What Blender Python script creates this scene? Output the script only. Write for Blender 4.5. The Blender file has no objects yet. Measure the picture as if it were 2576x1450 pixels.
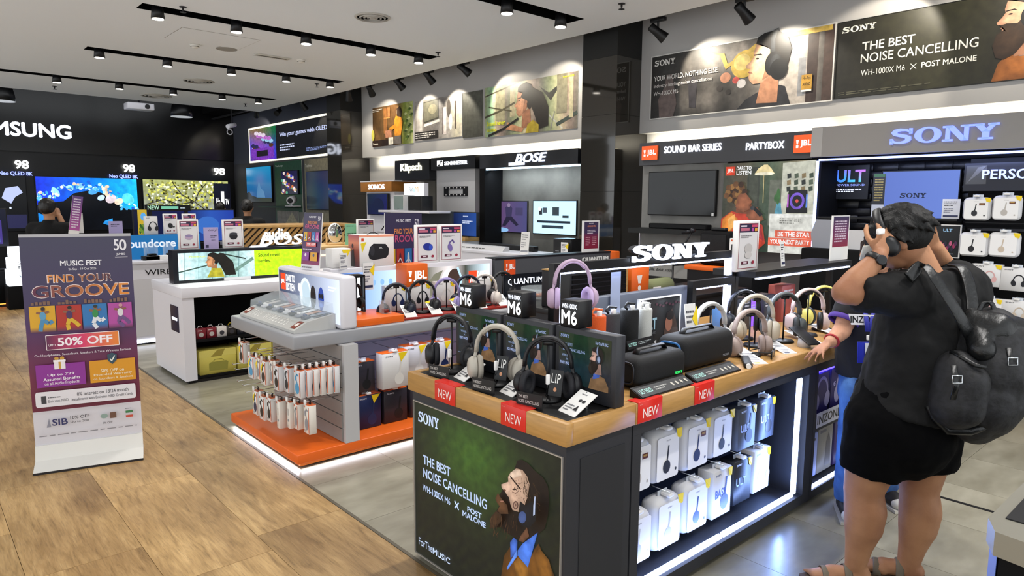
import bpy, bmesh, math, random
from mathutils import Matrix, Vector
random.seed(7)
SC = bpy.context.scene
COL = SC.collection
PI = math.pi
R_ = math.radians
# ------------------------------------------------------------------ camera
F_PX = 1721.449
RW = ((0.7452780979, 0.0765670323, -0.6623428465),
      (-0.6667127564, 0.0965939280, -0.7390288990),
      (0.0073930477, 0.9923744770, 0.1230375561))
CAM_H = 1.65
_cam = bpy.data.cameras.new('camera'); _cam.lens = F_PX / 2576 * 36; _cam.sensor_width = 36
_cam.sensor_fit = 'HORIZONTAL'; _cam.clip_start = 0.02; _cam.clip_end = 100
CAM = bpy.data.objects.new('camera', _cam); COL.objects.link(CAM)
_m = Matrix(RW).to_4x4(); _m.translation = (0, 0, CAM_H); CAM.matrix_world = _m
SC.camera = CAM
# ------------------------------------------------------------------ world, exposure
W = bpy.data.worlds.new('world'); SC.world = W; W.use_nodes = True
_bg = W.node_tree.nodes['Background']
_bg.inputs[0].default_value = (0.93, 0.97, 1.0, 1); _bg.inputs[1].default_value = 1.85
SC.view_settings.view_transform = 'Standard'; SC.view_settings.look = 'None'
SC.view_settings.exposure = 0.0; SC.view_settings.gamma = 1.0
SC.view_settings.use_curve_mapping = False
CY = SC.cycles; CY.max_bounces = 6; CY.diffuse_bounces = 3; CY.glossy_bounces = 3; CY.transmission_bounces = 5; CY.adaptive_threshold = .025
DOWN_W = 74.0       # watts of one ceiling downlight
SPOT_W = 42.0      # watts of one wall spotlight
# ------------------------------------------------------------------ geometry helpers
def hit(px, py, ax, val):
    d = Matrix(RW) @ Vector((px - 1288, -(py - 725), -F_PX))
    o = Vector((0, 0, CAM_H)); i = 'xyz'.index(ax)
    return o + d * ((val - o[i]) / d[i])
def lin(c):
    if isinstance(c, str):
        c = c.lstrip('#'); c = [int(c[i:i + 2], 16) / 255 for i in (0, 2, 4)]
    return tuple((x / 12.92 if x <= .04045 else ((x + .055) / 1.055) ** 2.4) for x in c[:3]) + (1,)
MATS = {}
def mat(name, col='#888888', rough=.5, metal=0, emit=0, bump=0, bscale=60, spec=.5, trans=0, var=0, vscale=8, coat=0, ior=1.45, stretch=None, col2=None):
    if name in MATS: return MATS[name]
    m = bpy.data.materials.new(name); m.use_nodes = True; MATS[name] = m
    n = m.node_tree.nodes; l = m.node_tree.links; b = n['Principled BSDF']
    c = lin(col)
    b.inputs['Base Color'].default_value = c; b.inputs['Roughness'].default_value = rough
    b.inputs['Metallic'].default_value = metal; b.inputs['Specular IOR Level'].default_value = spec
    b.inputs['IOR'].default_value = ior
    if coat: b.inputs['Coat Weight'].default_value = coat; b.inputs['Coat Roughness'].default_value = .05
    if trans: b.inputs['Transmission Weight'].default_value = trans
    if emit: b.inputs['Emission Color'].default_value = c; b.inputs['Emission Strength'].default_value = emit
    if bump or var:
        tc = n.new('ShaderNodeTexCoord'); mp = n.new('ShaderNodeMapping')
        l.new(tc.outputs['Object'], mp.inputs[0])
        if stretch: mp.inputs['Scale'].default_value = stretch
        if var:
            nz = n.new('ShaderNodeTexNoise'); nz.inputs['Scale'].default_value = vscale; nz.inputs['Detail'].default_value = 6
            l.new(mp.outputs[0], nz.inputs['Vector'])
            rp = n.new('ShaderNodeMix'); rp.data_type = 'RGBA'
            c2 = lin(col2) if col2 else tuple(x * (1 - var) for x in c[:3]) + (1,)
            cl = n.new('ShaderNodeMapRange'); cl.inputs[1].default_value = .35; cl.inputs[2].default_value = .65
            l.new(nz.outputs[0], cl.inputs[0]); l.new(cl.outputs[0], rp.inputs[0])
            rp.inputs[6].default_value = c; rp.inputs[7].default_value = c2
            l.new(rp.outputs[2], b.inputs['Base Color'])
        if bump:
            nz = n.new('ShaderNodeTexNoise'); nz.inputs['Scale'].default_value = bscale; nz.inputs['Detail'].default_value = 4
            l.new(mp.outputs[0], nz.inputs['Vector'])
            bp = n.new('ShaderNodeBump'); bp.inputs['Strength'].default_value = bump; bp.inputs['Distance'].default_value = .01
            l.new(nz.outputs[0], bp.inputs['Height']); l.new(bp.outputs[0], b.inputs['Normal'])
    return m
def attr_mat(name, rough=.35, emit=0, grain=0):
    m = bpy.data.materials.new(name); m.use_nodes = True; MATS[name] = m
    n = m.node_tree.nodes; l = m.node_tree.links; b = n['Principled BSDF']
    a = n.new('ShaderNodeAttribute'); a.attribute_name = 'Col'
    src = a.outputs['Color']
    if grain:
        tc = n.new('ShaderNodeTexCoord'); nz = n.new('ShaderNodeTexNoise'); nz.inputs['Scale'].default_value = grain; nz.inputs['Detail'].default_value = 8; l.new(tc.outputs['Object'], nz.inputs['Vector'])
        mr = n.new('ShaderNodeMapRange'); mr.inputs[1].default_value = .3; mr.inputs[2].default_value = .7; mr.inputs[3].default_value = .66; mr.inputs[4].default_value = 1.2; l.new(nz.outputs[0], mr.inputs[0])
        mx = n.new('ShaderNodeMix'); mx.data_type = 'RGBA'; mx.blend_type = 'MULTIPLY'; mx.inputs[0].default_value = 1; l.new(src, mx.inputs[6]); l.new(mr.outputs[0], mx.inputs[7]); src = mx.outputs[2]
    l.new(src, b.inputs['Base Color']); b.inputs['Roughness'].default_value = rough
    if emit:
        l.new(src, b.inputs['Emission Color']); b.inputs['Emission Strength'].default_value = emit
        b.inputs['Base Color'].default_value = (0, 0, 0, 1); l.remove(b.inputs['Base Color'].links[0])
        b.inputs['Base Color'].default_value = (.012, .012, .012, 1); b.inputs['Specular IOR Level'].default_value = .2
    return m
PRINT = attr_mat('print', .4)
GLOSSP = attr_mat('gloss_print', .12)
PHOTO = attr_mat('photo_print', .45, 0, 14)
PGLOW = attr_mat('photo_glow', .2, 1.0, 16)
GLOW = attr_mat('backlit_print', .2, 1.0)
GLOW2 = attr_mat('bright_backlit_print', .2, 1.6)
TVGLOW = attr_mat('tv_glow', .15, 1.5, 7)
def led(name, col, s): return mat(name, col, emit=s)
class MB:
    def __init__(s): s.v = []; s.f = []; s.c = []; s.sm = []
    def add(s, vs, fs, smooth=False, M=None):
        o = len(s.v)
        s.v += [tuple(M @ Vector(p)) for p in vs] if M else [tuple(p) for p in vs]
        s.f += [tuple(i + o for i in q) for q in fs]; s.sm += [smooth] * len(fs); return s
    def box(s, x0, y0, z0, x1, y1, z1, M=None):
        return s.add([(x0, y0, z0), (x1, y0, z0), (x1, y1, z0), (x0, y1, z0), (x0, y0, z1), (x1, y0, z1), (x1, y1, z1), (x0, y1, z1)],
                     [(0, 3, 2, 1), (4, 5, 6, 7), (0, 1, 5, 4), (1, 2, 6, 5), (2, 3, 7, 6), (3, 0, 4, 7)], M=M)
    def rbox(s, x0, y0, z0, x1, y1, z1, r=.004, seg=2, M=None, smooth=True):
        bm = bmesh.new(); bmesh.ops.create_cube(bm, size=1)
        for v in bm.verts:
            v.co = Vector(((x0 + x1) / 2 + v.co.x * (x1 - x0), (y0 + y1) / 2 + v.co.y * (y1 - y0), (z0 + z1) / 2 + v.co.z * (z1 - z0)))
        r = min(r, abs(x1 - x0) * .49, abs(y1 - y0) * .49, abs(z1 - z0) * .49)
        bmesh.ops.bevel(bm, geom=bm.edges[:] , offset=r, segments=seg, profile=.5, affect='EDGES')
        bm.verts.index_update()
        s.add([v.co[:] for v in bm.verts], [[v.index for v in f.verts] for f in bm.faces], smooth, M); bm.free(); return s
    def cyl(s, p0, p1, r0, r1=None, n=16, cap=True, smooth=True, M=None):
        r1 = r0 if r1 is None else r1
        p0 = Vector(p0); p1 = Vector(p1); d = (p1 - p0).normalized()
        a = d.orthogonal().normalized(); b = d.cross(a)
        vs = []
        for p, r in ((p0, r0), (p1, r1)):
            vs += [p + (a * math.cos(2 * PI * i / n) + b * math.sin(2 * PI * i / n)) * r for i in range(n)]
        s.add(vs, [(i, (i + 1) % n, n + (i + 1) % n, n + i) for i in range(n)], smooth, M)
        if cap: s.add(vs, [tuple(range(n - 1, -1, -1)), tuple(range(n, 2 * n))], False, M)
        return s
    def tube(s, pts, r, n=8, closed=False, flat=None, smooth=True, M=None):
        """sweep; r scalar or list; flat=(a,b,up): elliptical section a along side, b along normal"""
        pts = [Vector(p) for p in pts]; m = len(pts); vs = []; up = Vector(flat[2]) if flat else None
        prev = None
        for i, p in enumerate(pts):
            q0 = pts[(i - 1) % m] if (closed or i > 0) else p; q1 = pts[(i + 1) % m] if (closed or i < m - 1) else p
            t = (q1 - q0).normalized()
            if up is not None:
                a = up - t * up.dot(t); a.normalize()
            elif prev is None: a = t.orthogonal().normalized()
            else:
                a = prev - t * prev.dot(t); a = a.normalized() if a.length > 1e-6 else t.orthogonal().normalized()
            prev = a; b = t.cross(a)
            ri = r[i] if isinstance(r, (list, tuple)) else r
            ka, kb = (flat[0], flat[1]) if flat else (1, 1)
            for k in range(n):
                th = 2 * PI * k / n; vs.append(p + a * math.cos(th) * ri * ka + b * math.sin(th) * ri * kb)
        fs = []
        for i in range(m if closed else m - 1):
            j = (i + 1) % m
            fs += [(i * n + k, i * n + (k + 1) % n, j * n + (k + 1) % n, j * n + k) for k in range(n)]
        s.add(vs, fs, smooth, M)
        if not closed: s.add(vs, [tuple(range(n - 1, -1, -1)), tuple(range((m - 1) * n, m * n))], False, M)
        return s
    def lathe(s, prof, n=24, M=None, smooth=True):
        """prof: list of (r,z) about local z"""
        vs = []; m = len(prof)
        for r, z in prof: vs += [(r * math.cos(2 * PI * k / n), r * math.sin(2 * PI * k / n), z) for k in range(n)]
        fs = [(i * n + k, i * n + (k + 1) % n, (i + 1) * n + (k + 1) % n, (i + 1) * n + k) for i in range(m - 1) for k in range(n)]
        s.add(vs, fs, smooth, M)
        if prof[0][0] > 1e-5: s.add(vs, [tuple(range(n - 1, -1, -1))], False, M)
        if prof[-1][0] > 1e-5: s.add(vs, [tuple(range((m - 1) * n, m * n))], False, M)
        return s
    def prism(s, poly, a, b, ax='y', M=None):
        """poly in the two other axes, extruded along ax from a to b"""
        n = len(poly)
        def P(u, v, w): return {'y': (u, w, v), 'x': (w, u, v), 'z': (u, v, w)}[ax]
        vs = [P(u, v, a) for u, v in poly] + [P(u, v, b) for u, v in poly]
        return s.add(vs, [tuple(range(n)), tuple(range(2 * n - 1, n - 1, -1))] + [(i, n + i, n + (i + 1) % n, (i + 1) % n) for i in range(n)], M=M)
    def ell(s, c, rx, ry, rz, nu=16, nv=10, M=None):
        vs = []; fs = []
        for i in range(nv + 1):
            t = PI * i / nv
            for k in range(nu):
                p = 2 * PI * k / nu; vs.append((c[0] + rx * math.sin(t) * math.cos(p), c[1] + ry * math.sin(t) * math.sin(p), c[2] + rz * math.cos(t)))
        for i in range(nv):
            for k in range(nu): fs.append((i * nu + k, (i + 1) * nu + k, (i + 1) * nu + (k + 1) % nu, i * nu + (k + 1) % nu))
        return s.add(vs, fs, True, M)
    def mesh(s, name):
        me = bpy.data.meshes.new(name); me.from_pydata(s.v, [], s.f); me.validate(); me.update()
        bm = bmesh.new(); bm.from_mesh(me); bmesh.ops.remove_doubles(bm, verts=bm.verts[:], dist=1e-6)
        bmesh.ops.recalc_face_normals(bm, faces=bm.faces[:]); bm.to_mesh(me); bm.free()
        if len(me.polygons) == len(s.sm): me.polygons.foreach_set('use_smooth', s.sm)
        return me
    def obj(s, name, m, parent=None, loc=(0, 0, 0), rot=None, label=None, kind=None):
        return O(name, s.mesh(name), m, parent, loc, rot, label, kind)
def O(name, me, m, parent=None, loc=(0, 0, 0), rot=None, label=None, kind=None):
    o = bpy.data.objects.new(name, me); COL.objects.link(o)
    if m is not None and not me.materials: me.materials.append(m)
    o.parent = parent; o.location = loc
    if rot: o.rotation_euler = rot
    if label: o['label'] = label
    if kind: o['kind'] = kind
    return o
LABELS = {}
def T(name, label, cat, loc=(0, 0, 0), rz=0, group=None, kind=None, rot=None):
    o = bpy.data.objects.new(name, None); COL.objects.link(o); o.empty_display_size = .05
    o.location = loc; o.rotation_euler = rot if rot else (0, 0, rz)
    return tag(o, label, cat, group, kind)
def tag(o, label, cat, group=None, kind=None):
    o['label'] = label
    if cat: o['category'] = cat
    if group: o['group'] = group
    if kind: o['kind'] = kind
    return o
def S(o, label=None):
    o['kind'] = 'structure'
    if label: o['label'] = label
    return o
def dup(root, loc, rz=None, label=None, rot=None, group=None):
    r = root.copy(); COL.objects.link(r); r.location = loc
    if rz is not None: r.rotation_euler = (0, 0, rz)
    if rot is not None: r.rotation_euler = rot
    if label: r['label'] = label
    if group: r['group'] = group
    for ch in list(root.children):
        c = ch.copy(); COL.objects.link(c); c.parent = r
        for g in list(ch.children):
            d = g.copy(); COL.objects.link(d); d.parent = c
    return r
# ------------------------------------------------------------------ lettering
_TX = {}; _N0 = {}
def glyphs(body, bold=0, shear=0, space=1.0):
    k = (body, bold, shear, space)
    if k in _TX: return _TX[k]
    ex = 0; bold = min(bold, .024)
    if set('MWmw') & set(body): ex = bold; bold = 0
    c = bpy.data.curves.new('t', 'FONT'); c.body = body; c.offset = bold; c.shear = shear; c.resolution_u = 3; c.space_character = space
    o = bpy.data.objects.new('t', c); me = o.to_mesh()
    vs = [(v.co.x, v.co.y) for v in me.vertices]; fs = [tuple(p.vertices) for p in me.polygons]
    o.to_mesh_clear(); bpy.data.objects.remove(o); bpy.data.curves.remove(c)
    if ex > .008:
        v0, f0 = vs, fs; vs, fs = [], []; _N0[k] = len(v0)
        for dx, dy in ((0, 0), (ex, 0), (-ex, 0), (0, ex), (0, -ex)):
            o_ = len(vs); vs += [(x + dx, y + dy) for x, y in v0]; fs += [tuple(i + o_ for i in q) for q in f0]
    if not vs: vs = [(0, 0), (1, 0), (1, 1)]; fs = [(0, 1, 2)]
    x0 = min(v[0] for v in vs); x1 = max(v[0] for v in vs); y0 = min(v[1] for v in vs); y1 = max(v[1] for v in vs)
    vs = [((v[0] - x0) / (x1 - x0 or 1), (v[1] - y0) / (y1 - y0 or 1)) for v in vs]
    _TX[k] = (vs, fs); return _TX[k]
def sony_glyphs():
    if 'SONY' in _TX: return _TX['SONY']
    vs = []; fs = []
    def quad(*p):
        o = len(vs); vs.extend(p); fs.append(tuple(range(o, o + len(p))))
    def rect(x0, y0, x1, y1): quad((x0, y0), (x1, y0), (x1, y1), (x0, y1))
    # S
    cp = [(.215, .70, .05), (.20, .80, .055), (.165, .885, .065), (.11, .915, .085), (.065, .865, .095), (.046, .75, .09), (.06, .64, .09), (.105, .565, .10),
          (.155, .49, .10), (.188, .40, .095), (.19, .27, .09), (.172, .16, .085), (.125, .09, .075), (.075, .10, .065), (.038, .18, .055), (.022, .29, .05)]
    L = []
    for i, (x, y, w) in enumerate(cp):
        a = cp[max(i - 1, 0)]; b = cp[min(i + 1, len(cp) - 1)]
        dx = (b[0] - a[0]) * 4; dy = b[1] - a[1]; n = math.hypot(dx, dy); nx, ny = -dy / n, dx / n
        L.append(((x + nx * w / 3.1, y + ny * w), (x - nx * w / 3.1, y - ny * w)))
    for i in range(len(L) - 1): quad(L[i][0], L[i + 1][0], L[i + 1][1], L[i][1])
    rect(.196, .64, .225, .985); rect(.010, .015, .036, .36)
    # O
    cx = .375
    n = 28
    for i in range(n):
        t0 = 2 * PI * i / n; t1 = 2 * PI * (i + 1) / n
        quad((cx + .125 * math.cos(t0), .5 + .5 * math.sin(t0)), (cx + .125 * math.cos(t1), .5 + .5 * math.sin(t1)),
             (cx + .062 * math.cos(t1), .5 + .40 * math.sin(t1)), (cx + .062 * math.cos(t0), .5 + .40 * math.sin(t0)))
    # N
    rect(.54, .05, .578, .95); rect(.705, .05, .743, .95); quad((.54, .95), (.61, .95), (.743, .02), (.68, .02))
    rect(.512, .02, .605, .14); rect(.512, .85, .60, .97); rect(.672, .85, .775, .97)
    # Y
    quad((.79, .94), (.858, .94), (.915, .52), (.86, .46)); quad((.982, .94), (.935, .94), (.870, .50), (.915, .46))
    rect(.862, .05, .921, .52); rect(.828, .02, .955, .14); rect(.772, .85, .875, .97); rect(.908, .85, 1.0, .97)
    _TX['SONY'] = (vs, fs); return _TX['SONY']
class Print:
    """flat print: coloured polygons in panel metres (x right, z up), each layer 0.3 mm in front of the last"""
    def __init__(s, w=1, h=1): s.w = w; s.h = h; s.v = []; s.f = []; s.c = []; s.k = 0; s.step = .00035
    def poly(s, pts, col, norm=True, layer=True):
        if layer: s.k += 1
        o = len(s.v); kx, kz = (s.w, s.h) if norm else (1, 1)
        s.v += [(p[0] * kx, -s.k * s.step, p[1] * kz) for p in pts]
        s.f.append(tuple(range(o, o + len(pts))))
        cs = col if isinstance(col, list) else [lin(col)] * len(pts)
        s.c.append(cs); return s
    def soft(s, pts, col, norm=True, hi=1.18, lo=.68):
        """polygon with a softer centre, like a photographed form"""
        s.k += 1; c = lin(col); n = len(pts); cx = sum(p[0] for p in pts) / n; cz = sum(p[1] for p in pts) / n; H = tuple(min(1, x * hi) for x in c[:3]) + (1,); L = tuple(x * lo for x in c[:3]) + (1,); in_ = [((p[0] + cx * 1.4) / 2.4, (p[1] + cz * 1.4) / 2.4) for p in pts]
        s.poly(in_, [H] * n, norm, False)
        for i in range(n):
            j = (i + 1) % n; s.poly([pts[i], pts[j], in_[j], in_[i]], [L, L, H, H], norm, False)
        return s
    def rect(s, x0, z0, x1, z1, col, layer=True): return s.poly([(x0, z0), (x1, z0), (x1, z1), (x0, z1)], col, layer=layer)
    def vgrad(s, x0, z0, x1, z1, stops):
        s.k += 1
        for i in range(len(stops) - 1):
            a, ca = stops[i]; b, cb = stops[i + 1]
            za = z0 + (z1 - z0) * a; zb = z0 + (z1 - z0) * b
            s.poly([(x0, za), (x1, za), (x1, zb), (x0, zb)], [lin(ca), lin(ca), lin(cb), lin(cb)], layer=False)
        return s
    def hgrad(s, x0, z0, x1, z1, stops):
        s.k += 1
        for i in range(len(stops) - 1):
            a, ca = stops[i]; b, cb = stops[i + 1]
            xa = x0 + (x1 - x0) * a; xb = x0 + (x1 - x0) * b
            s.poly([(xa, z0), (xb, z0), (xb, z1), (xa, z1)], [lin(ca), lin(cb), lin(cb), lin(ca)], layer=False)
        return s
    def field(s, nx, nz, fn, x0=0, z0=0, x1=1, z1=1):
        s.k += 1
        def C(u, v): return lin(fn(u, v))
        for i in range(nx):
            for j in range(nz):
                u0, u1, v0, v1 = i / nx, (i + 1) / nx, j / nz, (j + 1) / nz
                q = [(u0, v0), (u1, v0), (u1, v1), (u0, v1)]
                s.poly([(x0 + (x1 - x0) * u, z0 + (z1 - z0) * v) for u, v in q], [C(u, v) for u, v in q], layer=False)
        return s
    def ell(s, cx, cz, rx, rz, col, rot=0, n=20, edge=None):
        pts = []
        for i in range(n):
            t = 2 * PI * i / n; x = rx * math.cos(t) * s.w; z = rz * math.sin(t) * s.h
            pts.append((cx * s.w + x * math.cos(rot) - z * math.sin(rot), cz * s.h + x * math.sin(rot) + z * math.cos(rot)))
        return s.poly(pts, col, norm=False)
    def line(s, pts, wd, col):
        """polyline of width wd metres in normalised points"""
        s.k += 1
        P = [Vector((p[0] * s.w, p[1] * s.h)) for p in pts]
        for a, b in zip(P[:-1], P[1:]):
            d = (b - a); 
            if d.length < 1e-6: continue
            d.normalize(); n = Vector((-d.y, d.x)) * wd / 2
            s.poly([(a - n)[:], (b - n)[:], (b + n)[:], (a + n)[:]], col, norm=False, layer=False)
        return s
    def text(s, body, x0, z0, x1, z1, col, bold=.01, shear=0, sony=False, space=1.0):
        s.k += 1
        vs, fs = sony_glyphs() if sony else glyphs(body, bold, shear, space)
        o = len(s.v); W_, H_ = (x1 - x0) * s.w, (z1 - z0) * s.h
        n0 = _N0.get((body, bold, shear, space), 10 ** 9)
        s.v += [(x0 * s.w + p[0] * W_, -s.k * s.step - (i // n0) * 5e-5, z0 * s.h + p[1] * H_) for i, p in enumerate(vs)]
        s.f += [tuple(i + o for i in q) for q in fs]; c = lin(col)
        s.c += [[c] * len(q) for q in fs]; return s
    def blur(s, x0, z0, x1, z1, col, rows=3, seed=0, fill=.9):
        """rows of small print too fine to read: dashes"""
        rn = random.Random(seed); s.k += 1
        rh = (z1 - z0) / rows
        for r in range(rows):
            x = x0; zb = z1 - (r + .78) * rh; end = x0 + (x1 - x0) * (fill if r < rows - 1 else fill * .7)
            while x < end:
                wd = (x1 - x0) * rn.uniform(.04, .14); xe = min(x + wd, end)
                s.poly([(x, zb), (xe, zb), (xe, zb + rh * .5), (x, zb + rh * .5)], col, layer=False); x = xe + (x1 - x0) * .025
        return s
    def obj(s, name, m, parent, loc=(0, 0, 0), rot=None, label=None):
        me = bpy.data.meshes.new(name); me.from_pydata(s.v, [], s.f)
        a = me.color_attributes.new('Col', 'FLOAT_COLOR', 'CORNER')
        a.data.foreach_set('color', [x for cs in s.c for c in cs for x in c])
        me.update()
        return O(name, me, m, parent, loc, rot, label)
def letters(name, body, w, h, d, m, parent, loc, bold=.02, shear=0, sony=False, rot=None, space=1.0):
    """raised lettering facing local -y, origin at its lower left"""
    vs, fs = sony_glyphs() if sony else glyphs(body, bold, shear, space)
    n = len(vs); mb = MB()
    n0 = _N0.get((body, bold, shear, space), 10 ** 9)
    V = [(p[0] * w, -d - (i // n0) * 1e-4, p[1] * h) for i, p in enumerate(vs)] + [(x * w, 0, z * h) for x, z in vs]
    E = {}
    for q in fs:
        for i in range(len(q)):
            e = (q[i], q[(i + 1) % len(q)]); E[tuple(sorted(e))] = E.get(tuple(sorted(e)), 0) + 1
    Fs = [tuple(q) for q in fs]
    for q in fs:
        for i in range(len(q)):
            a, b = q[i], q[(i + 1) % len(q)]
            if E[tuple(sorted((a, b)))] == 1: Fs.append((a, b, b + n, a + n))
    me = bpy.data.meshes.new(name); me.from_pydata(V, [], Fs); me.update()
    return O(name, me, m, parent, loc, rot)
def rectR(tl, br, X):
    a = hit(tl[0], tl[1], 'x', X); b = hit(br[0], br[1], 'x', X)
    return (X, a.y, b.z), a.y - b.y, a.z - b.z
def rectB(tl, br, Y):
    a = hit(tl[0], tl[1], 'y', Y); b = hit(br[0], br[1], 'y', Y)
    return (a.x, Y, b.z), b.x - a.x, a.z - b.z
RX = -PI / 2   # faces -x (towards the aisle on the left)
def light(name, kind, loc, energy, col=(1, .975, .94), target=None, size=.1, spot=60, blend=.4):
    l = bpy.data.lights.new(name, kind); l.energy = energy; l.color = col
    if kind == 'SPOT': l.spot_size = R_(spot); l.spot_blend = blend; l.shadow_soft_size = size
    elif kind == 'AREA': l.shape = 'DISK' if not isinstance(size, tuple) else 'RECTANGLE'
    if kind == 'AREA':
        if isinstance(size, tuple): l.size, l.size_y = size
        else: l.size = size
    o = bpy.data.objects.new(name, l); COL.objects.link(o); o.location = loc
    if target is not None:
        o.rotation_euler = (Vector(target) - Vector(loc)).to_track_quat('-Z', 'Y').to_euler()
    return o
# ------------------------------------------------------------------ common materials
BLACK = mat('black_plastic', '#0e0e10', .45)
MATTEB = mat('matte_black', '#0b0b0d', .8, spec=.2)
DGREY = mat('dark_grey_laminate', '#2a2c31', .5, bump=.05, bscale=200)
WHITE = mat('white_laminate', '#dedce2', .35)
LGREY = mat('light_grey_laminate', '#c6c5c6', .4)
ORANGE = mat('orange_laminate', '#e5661c', .4)
CHROME = mat('chrome', '#c8ccd0', .18, 1)
DMETAL = mat('dark_metal', '#3a3a3e', .35, .8)
PAPER = mat('white_card', '#e9e7e4', .5)
YELLOW = mat('yellow_sticker', '#f2d21c', .5)
CLEAR = mat('clear_acrylic', '#e6f0f4', .03, spec=.6); CLEAR.node_tree.nodes['Principled BSDF'].inputs['Alpha'].default_value = .16
GLASSB = mat('black_glass', '#060709', .06)
# ================================================================== SETTING
def wood_floor_mat():
    m = bpy.data.materials.new('oak_plank'); m.use_nodes = True; n = m.node_tree.nodes; l = m.node_tree.links; b = n['Principled BSDF']
    tc = n.new('ShaderNodeTexCoord'); oi = n.new('ShaderNodeObjectInfo')
    cmb = n.new('ShaderNodeCombineXYZ'); mul = n.new('ShaderNodeMath'); mul.operation = 'MULTIPLY'; mul.inputs[1].default_value = 37
    l.new(oi.outputs['Random'], mul.inputs[0]); l.new(mul.outputs[0], cmb.inputs[0]); l.new(mul.outputs[0], cmb.inputs[1])
    add = n.new('ShaderNodeVectorMath'); l.new(tc.outputs['Object'], add.inputs[0]); l.new(cmb.outputs[0], add.inputs[1])
    def noise(sc, det, stretch, rough=.6, dist=0):
        mp = n.new('ShaderNodeMapping'); mp.inputs['Scale'].default_value = stretch; l.new(add.outputs[0], mp.inputs[0])
        z = n.new('ShaderNodeTexNoise'); z.inputs['Scale'].default_value = sc; z.inputs['Detail'].default_value = det
        z.inputs['Roughness'].default_value = rough; z.inputs['Distortion'].default_value = dist
        l.new(mp.outputs[0], z.inputs['Vector']); return z
    g = noise(5, 8, (6, .7, 1), .65, .6); big = noise(2.2, 4, (1.6, .5, 1), .5, .3); fine = noise(60, 3, (3, .16, 1))
    r1 = n.new('ShaderNodeValToRGB'); l.new(g.outputs[0], r1.inputs[0])
    e = r1.color_ramp.elements; e[0].position = .28; e[0].color = lin('#86683f'); e[1].position = .72; e[1].color = lin('#d3b07a')
    x = r1.color_ramp.elements.new(.42); x.color = lin('#b08d5a'); x = r1.color_ramp.elements.new(.55); x.color = lin('#c09c68')
    r2 = n.new('ShaderNodeValToRGB'); l.new(big.outputs[0], r2.inputs[0])
    r2.color_ramp.elements[0].position = .3; r2.color_ramp.elements[0].color = lin('#a39480'); r2.color_ramp.elements[1].position = .6; r2.color_ramp.elements[1].color = (1, 1, 1, 1)
    mx = n.new('ShaderNodeMix'); mx.data_type = 'RGBA'; mx.blend_type = 'MULTIPLY'; mx.inputs[0].default_value = .75
    l.new(r1.outputs[0], mx.inputs[6]); l.new(r2.outputs[0], mx.inputs[7])
    r3 = n.new('ShaderNodeMapRange'); l.new(fine.outputs[0], r3.inputs[0]); r3.inputs[1].default_value = .3; r3.inputs[2].default_value = .5; r3.inputs[3].default_value = .72; r3.inputs[4].default_value = 1
    mx2 = n.new('ShaderNodeMix'); mx2.data_type = 'RGBA'; mx2.blend_type = 'MULTIPLY'; mx2.inputs[0].default_value = 1
    l.new(mx.outputs[2], mx2.inputs[6]); l.new(r3.outputs[0], mx2.inputs[7])
    hs = n.new('ShaderNodeHueSaturation'); l.new(mx2.outputs[2], hs.inputs['Color'])
    mr = n.new('ShaderNodeMapRange'); l.new(oi.outputs['Random'], mr.inputs[0]); mr.inputs[3].default_value = .86; mr.inputs[4].default_value = 1.12; l.new(mr.outputs[0], hs.inputs['Value'])
    l.new(hs.outputs[0], b.inputs['Base Color']); b.inputs['Roughness'].default_value = .42
    bp = n.new('ShaderNodeBump'); bp.inputs['Strength'].default_value = .12; bp.inputs['Distance'].default_value = .003; l.new(g.outputs[0], bp.inputs['Height']); l.new(bp.outputs[0], b.inputs['Normal'])
    return m
def tile_mat():
    m = bpy.data.materials.new('stone_tile'); m.use_nodes = True; n = m.node_tree.nodes; l = m.node_tree.links; b = n['Principled BSDF']
    tc = n.new('ShaderNodeTexCoord'); oi = n.new('ShaderNodeObjectInfo'); cmb = n.new('ShaderNodeCombineXYZ'); mul = n.new('ShaderNodeMath'); mul.operation = 'MULTIPLY'; mul.inputs[1].default_value = 53
    l.new(oi.outputs['Random'], mul.inputs[0]); l.new(mul.outputs[0], cmb.inputs[0]); l.new(mul.outputs[0], cmb.inputs[2])
    add = n.new('ShaderNodeVectorMath'); l.new(tc.outputs['Object'], add.inputs[0]); l.new(cmb.outputs[0], add.inputs[1])
    mp = n.new('ShaderNodeMapping'); mp.inputs['Scale'].default_value = (1, 2.4, 1); l.new(add.outputs[0], mp.inputs[0])
    z = n.new('ShaderNodeTexNoise'); z.inputs['Scale'].default_value = 3.5; z.inputs['Detail'].default_value = 7; l.new(mp.outputs[0], z.inputs['Vector'])
    r = n.new('ShaderNodeValToRGB'); l.new(z.outputs[0], r.inputs[0])
    r.color_ramp.elements[0].position = .3; r.color_ramp.elements[0].color = lin('#85806f'); r.color_ramp.elements[1].position = .7; r.color_ramp.elements[1].color = lin('#a19c8b')
    hs = n.new('ShaderNodeHueSaturation'); l.new(r.outputs[0], hs.inputs['Color']); mr = n.new('ShaderNodeMapRange'); l.new(oi.outputs['Random'], mr.inputs[0]); mr.inputs[3].default_value = .93; mr.inputs[4].default_value = 1.07; l.new(mr.outputs[0], hs.inputs['Value'])
    l.new(hs.outputs[0], b.inputs['Base Color']); b.inputs['Roughness'].default_value = .28
    return m
FLOORW = wood_floor_mat(); TILE = tile_mat()
XS = 1.69
fl = S(MB().box(-3.0, -2.2, -.1, XS, 15.2, -.006).obj('floor', mat('floor_joint_brown', '#4b3a28', .8)), 'wood plank floor along the left aisle')
PW, PL = .4565, 1.22
_full = MB().box(.001, .001, -.006, PW - .001, PL - .001, 0).mesh('plank')
_off = [0.0, .37, .81, .16, .62, 1.02, .45]
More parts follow.
